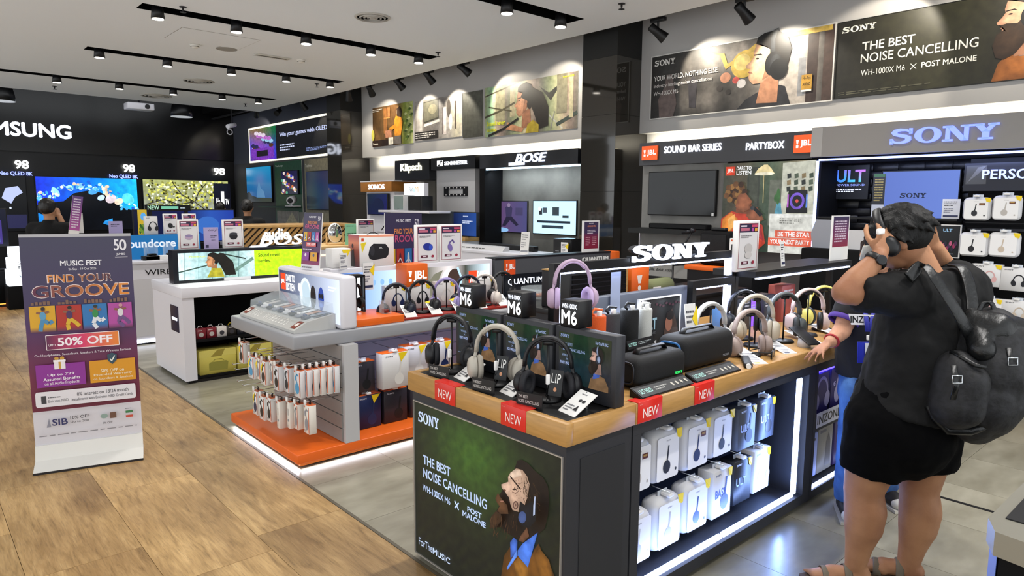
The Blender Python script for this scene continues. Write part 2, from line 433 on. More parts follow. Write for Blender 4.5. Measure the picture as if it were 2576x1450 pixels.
for c in range(10):
    x0 = XS - .019 - PW * (c + 1)
    y = -2.2 + _off[c % 7] - PL + ((4.455 - (-2.2)) % PL if c == 0 else 0)
    while y < 15.2:
        a, b_ = max(y, -2.2), min(y + PL, 15.2)
        if b_ - a > .05:
            if a == y and b_ == y + PL: O('plank', _full, FLOORW, fl, (x0, y, 0))
            else: MB().box(.001, .001, -.006, PW - .001, b_ - a - .001, 0).obj('plank', FLOORW, fl, (x0, a, 0))
        y += PL
MB().box(XS - .017, -2.2, -.006, XS, 15.2, .001).obj('edge_strip', mat('edge_trim', '#5d5648', .5), fl)
ft = S(MB().box(XS, -2.2, -.1, 7.0, 18.95, -.005).obj('floor', mat('floor_grout', '#55524a', .85)), 'grey stone tile floor under the displays')
_tile = MB().box(.0012, .0012, -.005, .5788, .5988, 0).mesh('tile')
for i in range(9):
    for j in range(32):
        O('tile', _tile, TILE, ft, (1.69 + .58 * i, -.58 + .6 * j, 0))
S(MB().box(4.312, -2, -.003, 4.338, 1.3, .002).obj('trim_1', mat('black_floor_strip', '#161616', .4)), 'black metal strip set in the tile floor')
fb = S(MB().box(-3.0, 15.2, -.1, XS, 18.95, -.002).obj('floor', mat('dark_floor', '#1d1a18', .25)), 'dark floor in the television zone')
# ---- ceiling with recessed slots
CZ = 3.60; CT = .3
SLOTS = [(-.03, .23), (2.52, 2.78), (5.135, 5.395), (7.75, 8.005), (10.38, 10.63), (13.04, 13.30)]
CEILM = mat('white_ceiling_paint', '#e9ecee', .9, bump=.03, bscale=30, spec=.2)
mb = MB(); y = -3.0
for k, (a, b_) in enumerate(SLOTS):
    xl = -2.9 if k == 5 else 1.985
    mb.box(-3.0, y, CZ, 6.1, a, CZ + CT)
    mb.box(-3.0, a, CZ, xl, b_, CZ + CT); mb.box(5.615, a, CZ, 6.1, b_, CZ + CT)
    y = b_
mb.box(-3.0, y, CZ, 6.1, 15.15, CZ + CT)
ceil = S(mb.obj('ceiling', CEILM), 'off-white plaster ceiling with black slots')
SLOTM = mat('slot_black', '#050505', .9, spec=.1)
for k, (a, b_) in enumerate(SLOTS):
    xl = -2.9 if k == 5 else 1.985
    m2 = MB().box(xl, a, CZ + .14, 5.615, b_, CZ + .16)
    m2.box(xl, a, CZ + .002, xl + .004, b_, CZ + .14).box(5.611, a, CZ + .002, 5.615, b_, CZ + .14)
    m2.box(xl, a, CZ + .002, 5.615, a + .004, CZ + .14).box(xl, b_ - .004, CZ + .002, 5.615, b_, CZ + .14)
    m2.obj('slot_liner', SLOTM, ceil)
    MB().box(xl + .05, (a + b_) / 2 - .02, CZ + .07, 5.56, (a + b_) / 2 + .02, CZ + .1).cyl((xl + .3, (a + b_) / 2, CZ + .09), (xl + .3, (a + b_) / 2, CZ + .141), .01).cyl((5.3, (a + b_) / 2, CZ + .09), (5.3, (a + b_) / 2, CZ + .141), .01).obj('light_track', BLACK, ceil)
S(MB().box(6.1, -3, CZ + CT - .02, 7.2, 19, CZ + CT + .4).obj('ceiling', mat('dark_ceiling_void', '#0c0c0d', .9, spec=.1)), 'dark gap between the white ceiling and the right wall')
S(MB().box(-3.0, 15.15, 4.7, 7.2, 19, 4.8).obj('ceiling', MATS['dark_ceiling_void']), 'black open ceiling above the televisions')
# ---- walls and columns
WALLM = mat('grey_wall_paint', '#b4b2b0', .75, bump=.03, bscale=80, spec=.3)
wr = S(MB().box(6.95, -3, 0, 7.15, 19, CZ + CT).obj('wall_right', WALLM), 'light grey right wall')
for (ya, yb) in ((-3.0, 5.29), (5.83, 11.94)):
    MB().box(6.80, ya, 2.50, 6.949, yb, CZ + CT - .021).obj('fascia', WALLM, wr)
MB().box(6.86, 12.5, 2.62, 6.949, 18.88, CZ + CT - .021).obj('fascia', mat('dark_blue_grey_paint', '#3c3f4b', .7), wr)
MB().box(6.86, 12.5, 0, 6.949, 18.88, 2.619).obj('lower_wall', mat('charcoal_wall_paint', '#34343a', .6), wr)
COLM = mat('polished_dark_tile', '#2b2823', .045, spec=.7, ior=1.55)
for k, (ya, yb, lab) in enumerate(((5.29, 5.83, 'polished dark tiled column beside the sound bar bay'), (11.94, 12.5, 'polished dark tiled column behind the round mirror'))):
    col = S(MB().box(6.358, ya + .008, 0, 6.949, yb - .008, CZ + CT - .021).obj('wall_column', mat('column_core', '#191815', .6)), lab)
    for j in range(4):
        z0, z1 = j * .9 + .0015, min((j + 1) * .9 - .0015, 3.36)
        MB().box(6.35, ya, z0, 6.358, yb, z1).obj('tile', COLM, col)
        MB().box(6.36, ya, z0, 6.949, ya + .008, z1).obj('tile', COLM, col)
    MB().box(6.352, ya + .002, 3.362, 6.949, yb - .002, CZ + CT - .022).obj('top_band', mat('column_top_dark', '#141413', .5), col)
wb = S(MB().box(-9.5, 18.9, 0, 7.15, 19.1, 4.8).obj('wall_back', mat('black_wall', '#0c0c0f', .35)), 'black back wall of the television zone')
MB().box(-9.5, 18.82, 2.72, 6.85, 18.899, 4.1).obj('sign_band', mat('black_gloss_band', '#08080a', .22), wb)
# ---- downlights
CANM = BLACK; LAMP = led('lamp_disc', '#fff6e8', 14)
def downlight(label, loc):
    t = T('downlight', label, 'downlight', loc, group='ceiling downlights')
    MB().cyl((0, 0, 0), (0, 0, .13), .066, .052, 20).obj('can', CANM, t)
    MB().cyl((0, 0, .13), (0, 0, .20), .012, .012, 10).obj('stem', CANM, t)
    MB().cyl((0, 0, -.003), (0, 0, -.0005), .056, .056, 20).obj('lens', LAMP, t)
    return t
_proto = None
rows = {3: [(397, 40), (595, 76), (770, 106), (933, 134), (1053, 154)], 4: [(250, 140), (421, 161), (582, 182), (720, 200), (830, 212)],
        5: [(143, 201), (300, 219), (436, 233), (559, 246), (650, 255)], 2: [(1275, 31), (1410, 66)]}
ordn = ['first', 'second', 'third', 'fourth', 'fifth']
rname = {3: 'nearest long ceiling slot', 4: 'middle long ceiling slot', 5: 'farthest ceiling slot', 2: 'slot cut by the top edge'}
DLX = {}
for k, pts in rows.items():
    yc = sum(SLOTS[k]) / 2
    for i, p in enumerate(pts):
        q = hit(p[0], p[1], 'y', yc); loc = (q.x, yc, CZ - .10)
        lab = 'black can downlight, %s from left in the %s' % (ordn[i], rname[k])
        if _proto is None: _proto = downlight(lab, loc)
        else: dup(_proto, loc, label=lab)
        DLX.setdefault(k, []).append(q.x)
        light('downlight_beam', 'SPOT', (q.x, yc, CZ - .115), DOWN_W, target=(q.x, yc, 0), size=.06, spot=125, blend=.9)
for k in (0, 1, 2):
    for x in (2.4, 3.25, 4.1, 4.95)[: (2 if k == 2 else 4)]:
        light('downlight_beam', 'SPOT', (x, sum(SLOTS[k]) / 2, CZ - .03), DOWN_W * 1.3, target=(x, sum(SLOTS[k]) / 2, 0), size=.06, spot=125, blend=.9)
for x in (-.6, -1.9): light('downlight_beam', 'SPOT', (x, 13.17, CZ - .03), DOWN_W, target=(x, 13.17, 0), size=.06, spot=125, blend=.9)
# ---- ceiling fittings
def on_ceiling(px, py): q = hit(px, py, 'z', CZ); return (q.x, q.y, CZ)
def round_vent(label, px, r):
    t = T('air_vent', label, 'air vent', on_ceiling(*px), group='round ceiling vents')
    VM = mat('vent_metal', '#b4b0a8', .5); 
    MB().lathe([(r, 0), (r, -.006), (r * .93, -.014), (r * .86, -.014), (r * .86, -.002)], 32).obj('rim', VM, t)
    MB().cyl((0, 0, -.002), (0, 0, -.0005), r * .86, r * .86, 32).obj('throat', mat('vent_dark', '#4d4a45', .8), t)
    for k in range(3):
        a = r * (.75 - k * .21); MB().lathe([(a, -.004), (a - .012, -.02), (a - .018, -.02), (a - .006, -.004)], 32).obj('ring', VM, t)
    MB().cyl((0, 0, -.02), (0, 0, -.002), r * .16, r * .2, 20).obj('cone', VM, t)
round_vent('round ceiling air vent above the Sennheiser sign, nearest', (937, 43), .19)
round_vent('round ceiling air vent between the middle and farthest slots', (500, 204), .24)
round_vent('round ceiling air vent beside the black open ceiling', (393, 241), .27)
def small_fit(label, px, kind, cat):
    t = T(kind, label, cat, on_ceiling(*px))
    if kind == 'sprinkler':
        MB().lathe([(.035, 0), (.035, -.006), (.01, -.008), (.01, -.035), (.004, -.04), (.004, -.052)], 16).obj('body', DMETAL, t)
        MB().lathe([(.001, -.056), (.03, -.056), (.03, -.052), (.001, -.052)], 12).obj('deflector', DMETAL, t)
    else:
        MB().lathe([(.06, 0), (.06, -.015), (.045, -.03), (.03, -.045), (.001, -.048)], 20).obj('housing', mat('detector_white', '#d8d5cd', .5), t)
        MB().lathe([(.05, -.022), (.052, -.028), (.044, -.031)], 20).obj('slit', mat('detector_slit', '#55524c', .7), t)
small_fit('small dark sprinkler head beside the nearest long slot', (460, 17), 'sprinkler', 'sprinkler')
small_fit('small dark sprinkler head at the right end of the nearest long slot', (1102, 132), 'sprinkler', 'sprinkler')
small_fit('small dark sprinkler head at the top edge above the dark column', (1564, 9), 'sprinkler', 'sprinkler')
small_fit('small dark sprinkler head near the right end of the middle slot', (797, 211), 'sprinkler', 'sprinkler')
small_fit('small dark sprinkler head near the left end of the farthest slot', (137, 217), 'sprinkler', 'sprinkler')
small_fit('small dark sprinkler head at the corner of the white ceiling', (617, 261), 'sprinkler', 'sprinkler')
small_fit('round white smoke detector beside the access hatch', (490, 112), 'smoke_detector', 'smoke detector')
small_fit('small white smoke detector right of the slim linear vent', (757, 150), 'smoke_detector', 'smoke detector')
t = T('ceiling_speaker', 'flat round ceiling speaker grille by the access hatch', 'speaker', on_ceiling(570, 123))
MB().lathe([(.13, 0), (.13, -.006), (.12, -.008), (.001, -.008)], 28).obj('grille', mat('grille_grey', '#a09c94', .7, bump=.6, bscale=300), t)
t = T('linear_vent', 'slim rectangular ceiling vent with a dark slit', 'air vent', on_ceiling(685, 142))
MB().rbox(-.24, -.07, -.012, .24, .07, 0, .01).obj('frame', mat('vent_white', '#c9c6be', .5), t)
MB().box(-.2, -.018, -.0135, .2, .018, -.0125).obj('slit', mat('vent_dark', '#4d4a45', .8), t)
t = T('access_hatch', 'flush square ceiling access hatch with a thin joint', 'hatch', on_ceiling(535, 98)); t.location.z -= .0005
MB().box(-.45, -.35, -.0016, .45, .35, 0).obj('joint', mat('hatch_joint', '#8f8b83', .9), t)
MB().box(-.444, -.344, -.0035, .444, .344, -.0017).obj('panel', CEILM, t)
# ---- spotlights on the wall track
def spotlight(label, px, X, aim, power, glow=False, zt=None):
    q = hit(px[0], px[1], 'x', X); top = CZ + .12
    t = T('wall_spotlight', label, 'spotlight', (q.x, q.y, q.z), group='track spotlights along the right wall')
    MB().cyl((0, 0, .0), (0, 0, top - q.z), .012, .012, 8).rbox(-.03, -.09, max(.07, CZ + .01 - q.z), .03, .09, max(.11, CZ + .05 - q.z), .005).obj('bracket', BLACK, t)
    d = (Vector(aim) - q).normalized(); e = d.to_track_quat('Z', 'Y').to_euler()
    MB().lathe([(.035, -.11), (.045, -.10), (.045, -.02), (.062, .09), (.062, .10), (.054, .10), (.05, .07)], 20).obj('head', BLACK, t, rot=e)
    MB().cyl((0, 0, .06), (0, 0, .068), .05, .05, 20).obj('lens', led('spot_lens', '#fff1d8', 30), t, rot=e)
    if power: light('spot_beam', 'SPOT', q + d * .12, power, (1, .9, .74), target=aim, size=.03, spot=84, blend=.3)
spt = [((645, 286), 6.4, (6.86, 17.2, 2.9), 'nearest the back wall corner'), ((700, 282), 6.4, (3.0, 12.0, 1.2), 'glaring towards the camera above the gaming banner'),
       ((763, 266), 6.4, (6.86, 13.6, 3.0), 'above the right end of the gaming banner'), ((877, 240), 6.22, (6.4, 11.6, 2.9), 'in front of the far dark column, left one'),
       ((932, 228), 6.22, (6.8, 11.0, 3.0), 'in front of the far dark column, right one'), ((1005, 212), 6.3, (6.8, 9.7, 3.02), 'above the orange jacket poster'),
       ((1080, 196), 6.3, (6.8, 8.9, 3.02), 'above the sound bar poster'), ((1168, 175), 6.3, (6.8, 7.6, 3.02), 'above the blank dark panel'),
       ((1655, 82), 6.3, (6.8, 4.3, 3.02), 'at the left end of the black headphone banner'), ((1872, 33), 6.3, (6.8, 3.45, 3.02), 'above the man on the headphone banner')]
for p, X, aim, w in spt:
    spotlight('black track spotlight ' + w, p, X, aim, 0 if 'glaring' in w else SPOT_W)
for yy in (6.55, 2.55, 1.7): light('spot_beam', 'SPOT', (6.25, yy - .3, 3.5), SPOT_W, (1, .9, .74), target=(6.8, yy, 3.02), size=.03, spot=84, blend=.3)
MB().box(6.2, -2, CZ + .12, 6.26, 18.5, CZ + .15).cyl((6.23, 1, CZ + .14), (6.23, 1, CZ + CT - .02), .008).cyl((6.23, 14, CZ + .14), (6.23, 14, CZ + CT - .02), .008).obj('wall_track', BLACK)
tag(bpy.data.objects['wall_track'], 'long black lighting track in the gap along the right wall', 'light track')
# ================================================================== printed figures
def head_profile(pr, cx, cz, s, skin='#c99a78', hair='#241a16', beard=None, cup=None, band=None, tilt=0, flip=1, shade=None, eye=True):
    """side view of a head; cx,cz in normalised units = chin-level axis; s metres tall; flip=1 looks left"""
    X0, Z0 = cx * pr.w, cz * pr.h; ct, st = math.cos(tilt), math.sin(tilt)
    def q(pts): return [(X0 + flip * (x * ct - z * st) * s, Z0 + (x * st + z * ct) * s) for x, z in pts]
    def P(pts, c): (pr.soft if len(pts) > 5 else pr.poly)(q(pts), c, norm=False)
    def E(x, z, a, b, c, n=16): P([(x + a * math.cos(2 * PI * i / n), z + b * math.sin(2 * PI * i / n)) for i in range(n)], c)
    sh = shade or skin
    P([(-.08, .1), (.3, .3), (.36, -.35), (-.12, -.38)], sh)
    P([(.05, 1.0), (-.2, .97), (-.32, .85), (-.36, .68), (-.34, .6), (-.40, .50), (-.50, .40), (-.47, .35), (-.38, .34), (-.41, .27), (-.38, .24), (-.40, .18), (-.36, .10), (-.26, .02), (-.05, .05), (.1, .2), (.22, .45), (.2, .75), (.15, .95)], skin)
    P([(-.06, .1), (.1, .2), (.22, .45), (.2, .7), (.05, .6), (-.02, .35)], sh)
    P([(-.33, .86), (-.3, 1.0), (-.16, 1.08), (.1, 1.13), (.36, 1.02), (.5, .75), (.47, .42), (.3, .2), (.16, .3), (.12, .55), (.02, .74), (-.18, .84)], hair)
    if eye:
        P([(-.34, .64), (-.18, .66), (-.12, .62), (-.2, .63), (-.33, .615)], hair); E(-.245, .555, .04, .018, '#1a1210')
        P([(-.42, .27), (-.32, .265), (-.30, .25), (-.41, .255)], '#8a4a3e')
    E(.13, .5, .045, .09, sh)
    if beard:
        P([(-.43, .33), (-.30, .36), (-.1, .33), (.08, .55), (.17, .35), (.1, -.05), (-.1, -.32), (-.3, -.42), (-.46, -.36), (-.54, -.1), (-.48, .14), (-.40, .20), (-.33, .24), (-.36, .28)], beard)
    if cup:
        P([(.04, .6), (.0, .95), (.05, 1.14), (.14, 1.17), (.13, 1.1), (.1, .95), (.16, .62)], band or cup)
        E(.14, .45, .19, .25, cup); E(.18, .47, .11, .17, band or cup)
def jbl_mark(pr, x0, z0, x1, z1, bg='#e2501c'):
    pr.rect(x0, z0, x1, z1, bg); w, h = x1 - x0, z1 - z0
    pr.text('JBL', x0 + .34 * w, z0 + .28 * h, x0 + .92 * w, z0 + .72 * h, '#ffffff', .035)
    pr.rect(x0 + .13 * w, z0 + .28 * h, x0 + .25 * w, z0 + .42 * h, '#ffffff'); pr.poly([(x0 + .12 * w, z0 + .72 * h), (x0 + .26 * w, z0 + .72 * h), (x0 + .22 * w, z0 + .48 * h), (x0 + .16 * w, z0 + .48 * h)], '#ffffff')
def dare(pr, x, z, w, h, c='#ffffff'):
    pr.text('DARE TO', x, z + h * .55, x + w, z + h, c, .03); pr.text('LISTEN', x, z, x + w, z + h * .47, c, .03)
def board(name, label, cat, loc, w, h, rz, pr, m=PRINT, depth=.012, edge=None, group=None, frame=None, bodymat=None):
    t = T(name, label, cat, loc, rz, group)
    MB().box(0, 0, 0, w, depth, h).obj('panel', bodymat or mat('board_edge', '#d9d7d2', .5), t)
    if pr: pr.obj('print', m, t)
    if frame:
        fw, fm = frame; f = MB()
        f.box(-fw, -.006, -fw, w + fw, depth + .0004, 0).box(-fw, -.006, h, w + fw, depth + .0004, h + fw).box(-fw, -.006, 0, 0, depth + .0004, h).box(w, -.006, 0, w + fw, depth + .0004, h)
        f.obj('frame', fm, t)
    return t
# ================================================================== right wall, near section
XF = 6.785
# ---- headphone banner
yL, yR, zb, zt = 5.12, 2.995, 2.66, 3.365; w, h = yL - yR, zt - zb
pr = Print(w, h)
def bg1(u, v):
    k = .16 + .45 * math.exp(-((u - .78) ** 2) / .03) + .28 * math.exp(-((u - .45) ** 2 + (v - .75) ** 2) / .05) + .2 * math.exp(-((u - .3) ** 2 + (v - .2) ** 2) / .03)
    k += .12 * math.sin(u * 38) * (u > .2) * .5; k = max(.08, min(.95, k * 1.3)) * (.8 if u < .25 else 1); return (k * .98, k * .93, k * .88)
pr.field(44, 12, bg1)
pr.rect(.88, 0, .93, 1, '#3b2e2a'); pr.rect(.955, 0, 1, 1, '#4a3a34'); pr.rect(.84, .1, .875, .62, '#8e8f92')
for x, z, r, c in ((.46, .5, .03, '#c88a6a'), (.52, .44, .02, '#d8574e'), (.55, .38, .025, '#e6e0dc'), (.43, .35, .018, '#3a3432'), (.48, .28, .016, '#2c2826')): pr.ell(x, z, r, r * 2.6, c)
pr.poly([(.06, 0), (.05, .3), (.09, .5), (.10, .68), (.135, .68), (.15, .5), (.17, .2), (.15, 0)], '#6a5b57')
pr.poly([(.25, .12), (.24, .5), (.27, .6), (.295, .5), (.29, .1)], '#39363a')
pr.poly([(.37, .92), (.45, .86), (.47, .7), (.52, .76), (.56, .72), (.545, .66), (.49, .67), (.46, .62), (.425, .84)], '#d8b44a')
pr.ell(.565, .66, .075, .2, '#d9b650', .25); pr.ell(.55, .69, .045, .12, '#efd480', .25)
pr.poly([(.56, .82), (.63, .95), (.73, 1.0), (.99, 1.0), (.99, .93), (.78, .93), (.68, .85), (.62, .72)], '#d7b556'); pr.poly([(.6, .8), (.7, .94), (.85, .97), (.7, .9)], '#f0dc90')
pr.poly([(.53, 0), (.58, .14), (.64, .22), (.70, .34), (.78, .26), (.81, 0)], '#2c2c30')
head_profile(pr, .672, .31, .48, '#d8aa88', '#15110f', cup='#1c1d20', band='#2e3034', shade='#b27f61', tilt=-.12)
pr.ell(.745, .51, .045, .15, '#121315', .2)
pr.text('', .02, .84, .155, .935, '#f2efe9', sony=True)
pr.text('YOUR WORLD. NOTHING ELSE.', .02, .60, .42, .68, '#f2efe9', .012)
pr.text('Industry-leading noise cancellation', .02, .475, .385, .55, '#e9e5df', .004)
pr.text('WH-1000X M5', .02, .365, .18, .43, '#f2efe9', .006)
pr.rect(.86, .15, .91, .38, '#b98d35'); pr.text('Hi-Res', .866, .31, .904, .355, '#2a2010', .005); pr.text('AUDIO', .866, .23, .904, .27, '#2a2010', .02); pr.rect(.86, .15, .91, .175, '#efece4')
board('wall_banner', 'long wall banner of a man in black headphones with yellow swirl', 'banner', (XF, yL, zb), w, h, RX, pr, PHOTO, depth=.014, frame=(.012, mat('banner_edge_white', '#d4d2cd', .5)))
# ---- noise cancelling banner
yL, yR, zb, zt = 2.965, 1.15, 2.668, 3.36; w, h = yL - yR, zt - zb
pr = Print(w, h); pr.field(20, 6, lambda u, v: (.13 + .05 * math.exp(-(u - .45) ** 2 / .08), .125 + .05 * math.exp(-(u - .45) ** 2 / .08), .105))
pr.text('', .02, .855, .187, .935, '#efeee4', sony=True)
pr.text('THE BEST', .126, .59, .371, .70, '#f1f0e8', .012); pr.text('NOISE CANCELLING', .123, .43, .638, .545, '#f1f0e8', .006)
pr.text('WH-1000X M6', .128, .262, .335, .338, '#efeee4', .006); pr.line([(.36, .265), (.386, .335)], .006, '#efeee4'); pr.line([(.36, .335), (.386, .265)], .006, '#efeee4')
pr.text('POST MALONE', .408, .268, .636, .338, '#efeee4', .02); pr.blur(.02, .03, .5, .08, '#5a5848', 2, 3)
pr.soft([(.70, 0), (.72, .2), (.76, .32), (.84, .38), (.93, .3), (.97, .12), (.985, 0)], '#a0602c'); pr.poly([(.76, .3), (.78, .44), (.86, .38), (.84, .26), (.8, .26)], '#7d8894')
head_profile(pr, .80, .46, .36, '#c8977a', '#20160f', beard='#3a2a1e', cup='#17181a', band='#26282b', shade='#a87659')
board('wall_banner', 'long black noise cancelling wall banner with bearded man at its edge', 'banner', (XF, yL, zb), w, h, RX, pr, PHOTO, depth=.014, frame=(.006, mat('banner_edge_dark', '#1c1b18', .5)))
# ---- sign bands
SIGNG = mat('sign_dark_grey', '#46474b', .5); SIGNS = mat('sign_greige', '#8e8a86', .45)
t = T('sign_band', 'dark grey fascia sign reading sound bar series and partybox', 'sign', (6.35, 4.93, 2.085), RX)
MB().box(0, 0, 0, 1.985, .58, .25).obj('fascia_box', SIGNG, t)
LW = led('letter_white', '#eef3ff', 1.5)
def px_letters(parent, body, tl, br, X, m, name='lettering', d=.012, bold=.02, shear=0, sony=False, space=1.0):
    (loc, w, h) = rectR(tl, br, X); pl = parent.location
    return letters(name, body, w, h, d, m, parent, (pl.y - loc[1], X - pl.x, loc[2] - pl.z), bold, shear, sony, space=space)
px_letters(t, 'SOUND BAR SERIES', (1672, 369), (1815, 378), 6.349, LW, bold=.006); px_letters(t, 'PARTYBOX', (1878, 360), (1973, 373), 6.349, LW, bold=.006)
def jbl_tile(parent, tl, br, X, glow=GLOW2):
    (loc, w, h) = rectR(tl, br, X); pl = parent.location; pr = Print(w, h); jbl_mark(pr, 0, 0, 1, 1)
    o = MB().box(0, 0, 0, w, .02, h).obj('logo_tile', ORANGE, parent, (pl.y - loc[1], X - pl.x, loc[2] - pl.z)); pr.obj('logo_print', glow, o)
jbl_tile(t, (1615, 369), (1653, 402), 6.328); jbl_tile(t, (1998, 341), (2044, 383), 6.328)
t = T('sign_band', 'greige fascia sign with large blue letters above headphone wall', 'sign', (6.30, 2.935, 2.09), RX)
MB().box(0, 0, 0, 3.6, .63, .265).obj('fascia_box', SIGNS, t)
px_letters(t, '', (2240, 326), (2512, 350), 6.299, led('letter_blue', '#7d90ff', 1.25), sony=True, d=.02)
MB().box(.0, -.002, .004, .1, 0, .26).obj('end_panel', mat('sign_greige_light', '#a5a29e', .4), t)
# hidden strips that wash the wall above the sign boxes
CW = (1, .93, .74)
MB().box(6.84, 3.0, 2.336, 6.87, 4.9, 2.35).obj('cove_strip', led('cove_led', '#fff0cc', 3)); tag(bpy.data.objects['cove_strip'], 'warm strip light lying on top of the sound bar sign', 'strip light')
o = MB().box(6.84, -.4, 2.356, 6.87, 2.9, 2.37).obj('cove_strip', MATS['cove_led']); tag(o, 'warm strip light lying on top of the greige sign', 'strip light')
o = MB().box(6.84, 5.95, 2.346, 6.87, 10.0, 2.36).obj('cove_strip', MATS['cove_led']); tag(o, 'warm strip light lying on top of the black speaker signs', 'strip light')
for ya, yb in ((3.0, 5.2), (-.4, 2.9), (6.0, 11.6)):
    l = light('cove_glow', 'AREA', (6.83, (ya + yb) / 2, 2.38), 3.2 * (yb - ya), CW, target=(7.1, (ya + yb) / 2, 2.52), size=(.05, yb - ya))
    l.rotation_euler = (R_(118), 0, R_(-90)); l.data.size = yb - ya; l.data.size_y = .05
# ---- sound bar bay
bay = T('display_bay', 'grey wall bay with black television under the sound bar sign', 'display bay', (6.42, 4.93, 0), RX)
MB().box(0, 0, 0, 1.08, .52, 2.083).obj('back_panel', mat('pale_concrete', '#8c8b88', .7, var=.25, vscale=3, bump=.05), bay)
MB().box(.0, -.24, 1.33, 1.08, -.001, 1.385).obj('shelf', BLACK, bay); MB().box(.0, -.34, .82, 1.08, -.001, .875).obj('shelf', BLACK, bay)
MB().box(-.012, -.02, .4, 0, .5, 1.35).obj('edge_trim', WHITE, bay)
loc, w, h = rectR((1632, 433), (1798, 545), 6.37)
t = T('television', 'blank black television in the grey sound bar bay', 'television', loc, RX)
MB().rbox(0, 0, 0, w, .045, h, .006).obj('body', BLACK, t); MB().box(.01, -.0015, .012, w - .01, -.0002, h - .01).obj('screen', mat('screen_off', '#08090b', .12), t)
pr = Print(w, h); pr.rect(.4, .36, .54, .39, '#33353a'); pr.rect(.955, .01, .985, .07, '#d8d8d8'); pr.obj('marking', PRINT, t, (0, -.0016, 0))
t = T('soundbar', 'long black sound bar on the shelf under the blank television', 'soundbar', (6.28, 4.72, 1.386), RX)
MB().rbox(0, 0, 0, .75, .09, .055, .01).obj('body', MATTEB, t); MB().box(.02, -.0015, .008, .73, -.0002, .047).obj('grille', mat('speaker_cloth', '#17181a', .9, bump=.5, bscale=400), t)
t = T('soundbar_display', 'grey sloped sound bar display on the lower black shelf', 'display', (6.10, 4.85, .876), RX)
MB().prism([(0, 0), (.30, 0), (.30, .22), (.22, .22)], 0, .95, 'x').obj('wedge', mat('grey_display', '#7c7b78', .5), t)
pr = Print(.9, .2); pr.text('JBL BAR 1000', .28, .3, .62, .52, '#1b1b1b', .012); pr.obj('print', PRINT, t, (0, 0, .005), rot=(R_(-45), 0, 0))
# mic stand in bay
t = T('microphone_stand', 'black boom microphone stand leaning in the sound bar bay', 'microphone stand', (6.0, 4.18, 0))
b = hit(1742, 580, 'x', 6.0); e = hit(1830, 660, 'x', 6.0); o0 = Vector((6.0, 4.18, 0))
MB().lathe([(.15, 0), (.15, .015), (.02, .03), (.012, .05)], 20).cyl((0, 0, .04), (0, 0, 1.02), .010, .010, 8).obj('stand', BLACK, t)
MB().cyl(b - o0, Vector((0, 0, 1.02)), .011, .011, 8).cyl(Vector((0, 0, 1.02)), e - o0, .011, .011, 8).obj('boom', BLACK, t)
MB().ell(b - o0, .03, .03, .03).cyl(b - o0 + Vector((0, 0, -.005)), b - o0 + Vector((.0, .12, -.03)), .022, .016, 12).obj('microphone', DMETAL, t)
# ---- singer poster lightbox
loc, w, h = rectR((1822, 412), (2042, 620), 6.36); loc = (6.36, loc[1], 1.19); h = 2.068 - 1.19
pr = Print(w, h)
pr.field(12, 12, lambda u, v: (.23 + .3 * u * v + .05 * math.sin(9 * u), .25 + .28 * u * v, .2 + .22 * u * v))
pr.rect(.28, .35, .42, .95, '#3c4038'); pr.rect(.30, .45, .40, .88, '#474b40')
pr.poly([(.66, .30), (.66, .98), (1, 1.0), (1, .3)], '#c9cab9'); pr.rect(.53, .3, .66, .8, '#6b6f62')
for i in range(4):
    for j in range(3): pr.poly([(.71 + .075 * i, .86 - .07 * j), (.75 + .075 * i, .87 - .07 * j), (.755 + .075 * i, .82 - .07 * j), (.715 + .075 * i, .81 - .07 * j)], ['#2d3230', '#556150', '#8d7a58', '#3c4a3c'][(i + j * 2) % 4])
pr.poly([(.36, .87), (.58, .87), (.54, .93), (.50, .97), (.46, .97), (.40, .93)], '#f3dfa6'); pr.ell(.47, .87, .11, .018, '#fff6d8')
pr.line([(.465, .86), (.47, .55)], .008, '#c8b684')
pr.poly([(.62, .55), (.66, .55), (.68, .43), (.60, .43)], '#5a9ab0'); pr.ell(.63, .62, .02, .09, '#3d6b3a'); pr.ell(.60, .6, .012, .04, '#3d6b3a')
pr.rect(.55, 0, 1, .41, '#dcdcd4'); pr.rect(.55, .40, 1, .43, '#eeeee8'); pr.blur(.66, .32, .9, .39, '#8a8a84', 3, 8)
pr.soft([(.72, .44), (.74, .69), (.93, .69), (.94, .44)], '#14161c'); pr.ell(.83, .57, .075, .09, '#7d5bd8'); pr.ell(.83, .57, .05, .062, '#14161c'); pr.ell(.83, .57, .015, .02, '#e05050'); pr.rect(.73, .5, .745, .64, '#c05ad8'); pr.rect(.92, .5, .935, .64, '#5a8ae8')
pr.rect(.62, .17, 1, .25, '#e86a50'); pr.text('BE THE STAR', .65, .185, .98, .235, '#ffffff', .03); pr.rect(.55, .08, 1, .165, '#e86a50'); pr.text('YOUR NEXT PARTY', .57, .1, .98, .15, '#ffffff', .03)
pr.soft([(0, 0), (0, .36), (.12, .45), (.3, .42), (.48, .3), (.52, .1), (.42, 0)], '#d8462e'); pr.soft([(0, .1), (.02, .36), (.12, .44), (.2, .36), (.12, .2), (.06, .08)], '#f0913a'); pr.soft([(.3, .41), (.46, .3), (.5, .12), (.4, .2)], '#b5303a'); pr.poly([(.08, .36), (.16, .42), (.18, .3), (.1, .22)], '#f6b460')
pr.poly([(.17, .43), (.18, .6), (.3, .62), (.36, .5), (.32, .42)], '#7a4630')
for i in range(26):
    a = i * 2.399; r = .115 * math.sqrt(i / 26); pr.ell(.165 + r * math.cos(a), .66 + r * 1.0 * math.sin(a), .032, .034, ['#3a2314', '#6a4526', '#8f6536'][i % 3])
pr.soft([(.17, .5), (.2, .64), (.28, .66), (.33, .6), (.36, .56), (.33, .52), (.34, .48), (.26, .44)], '#9a5c3e')
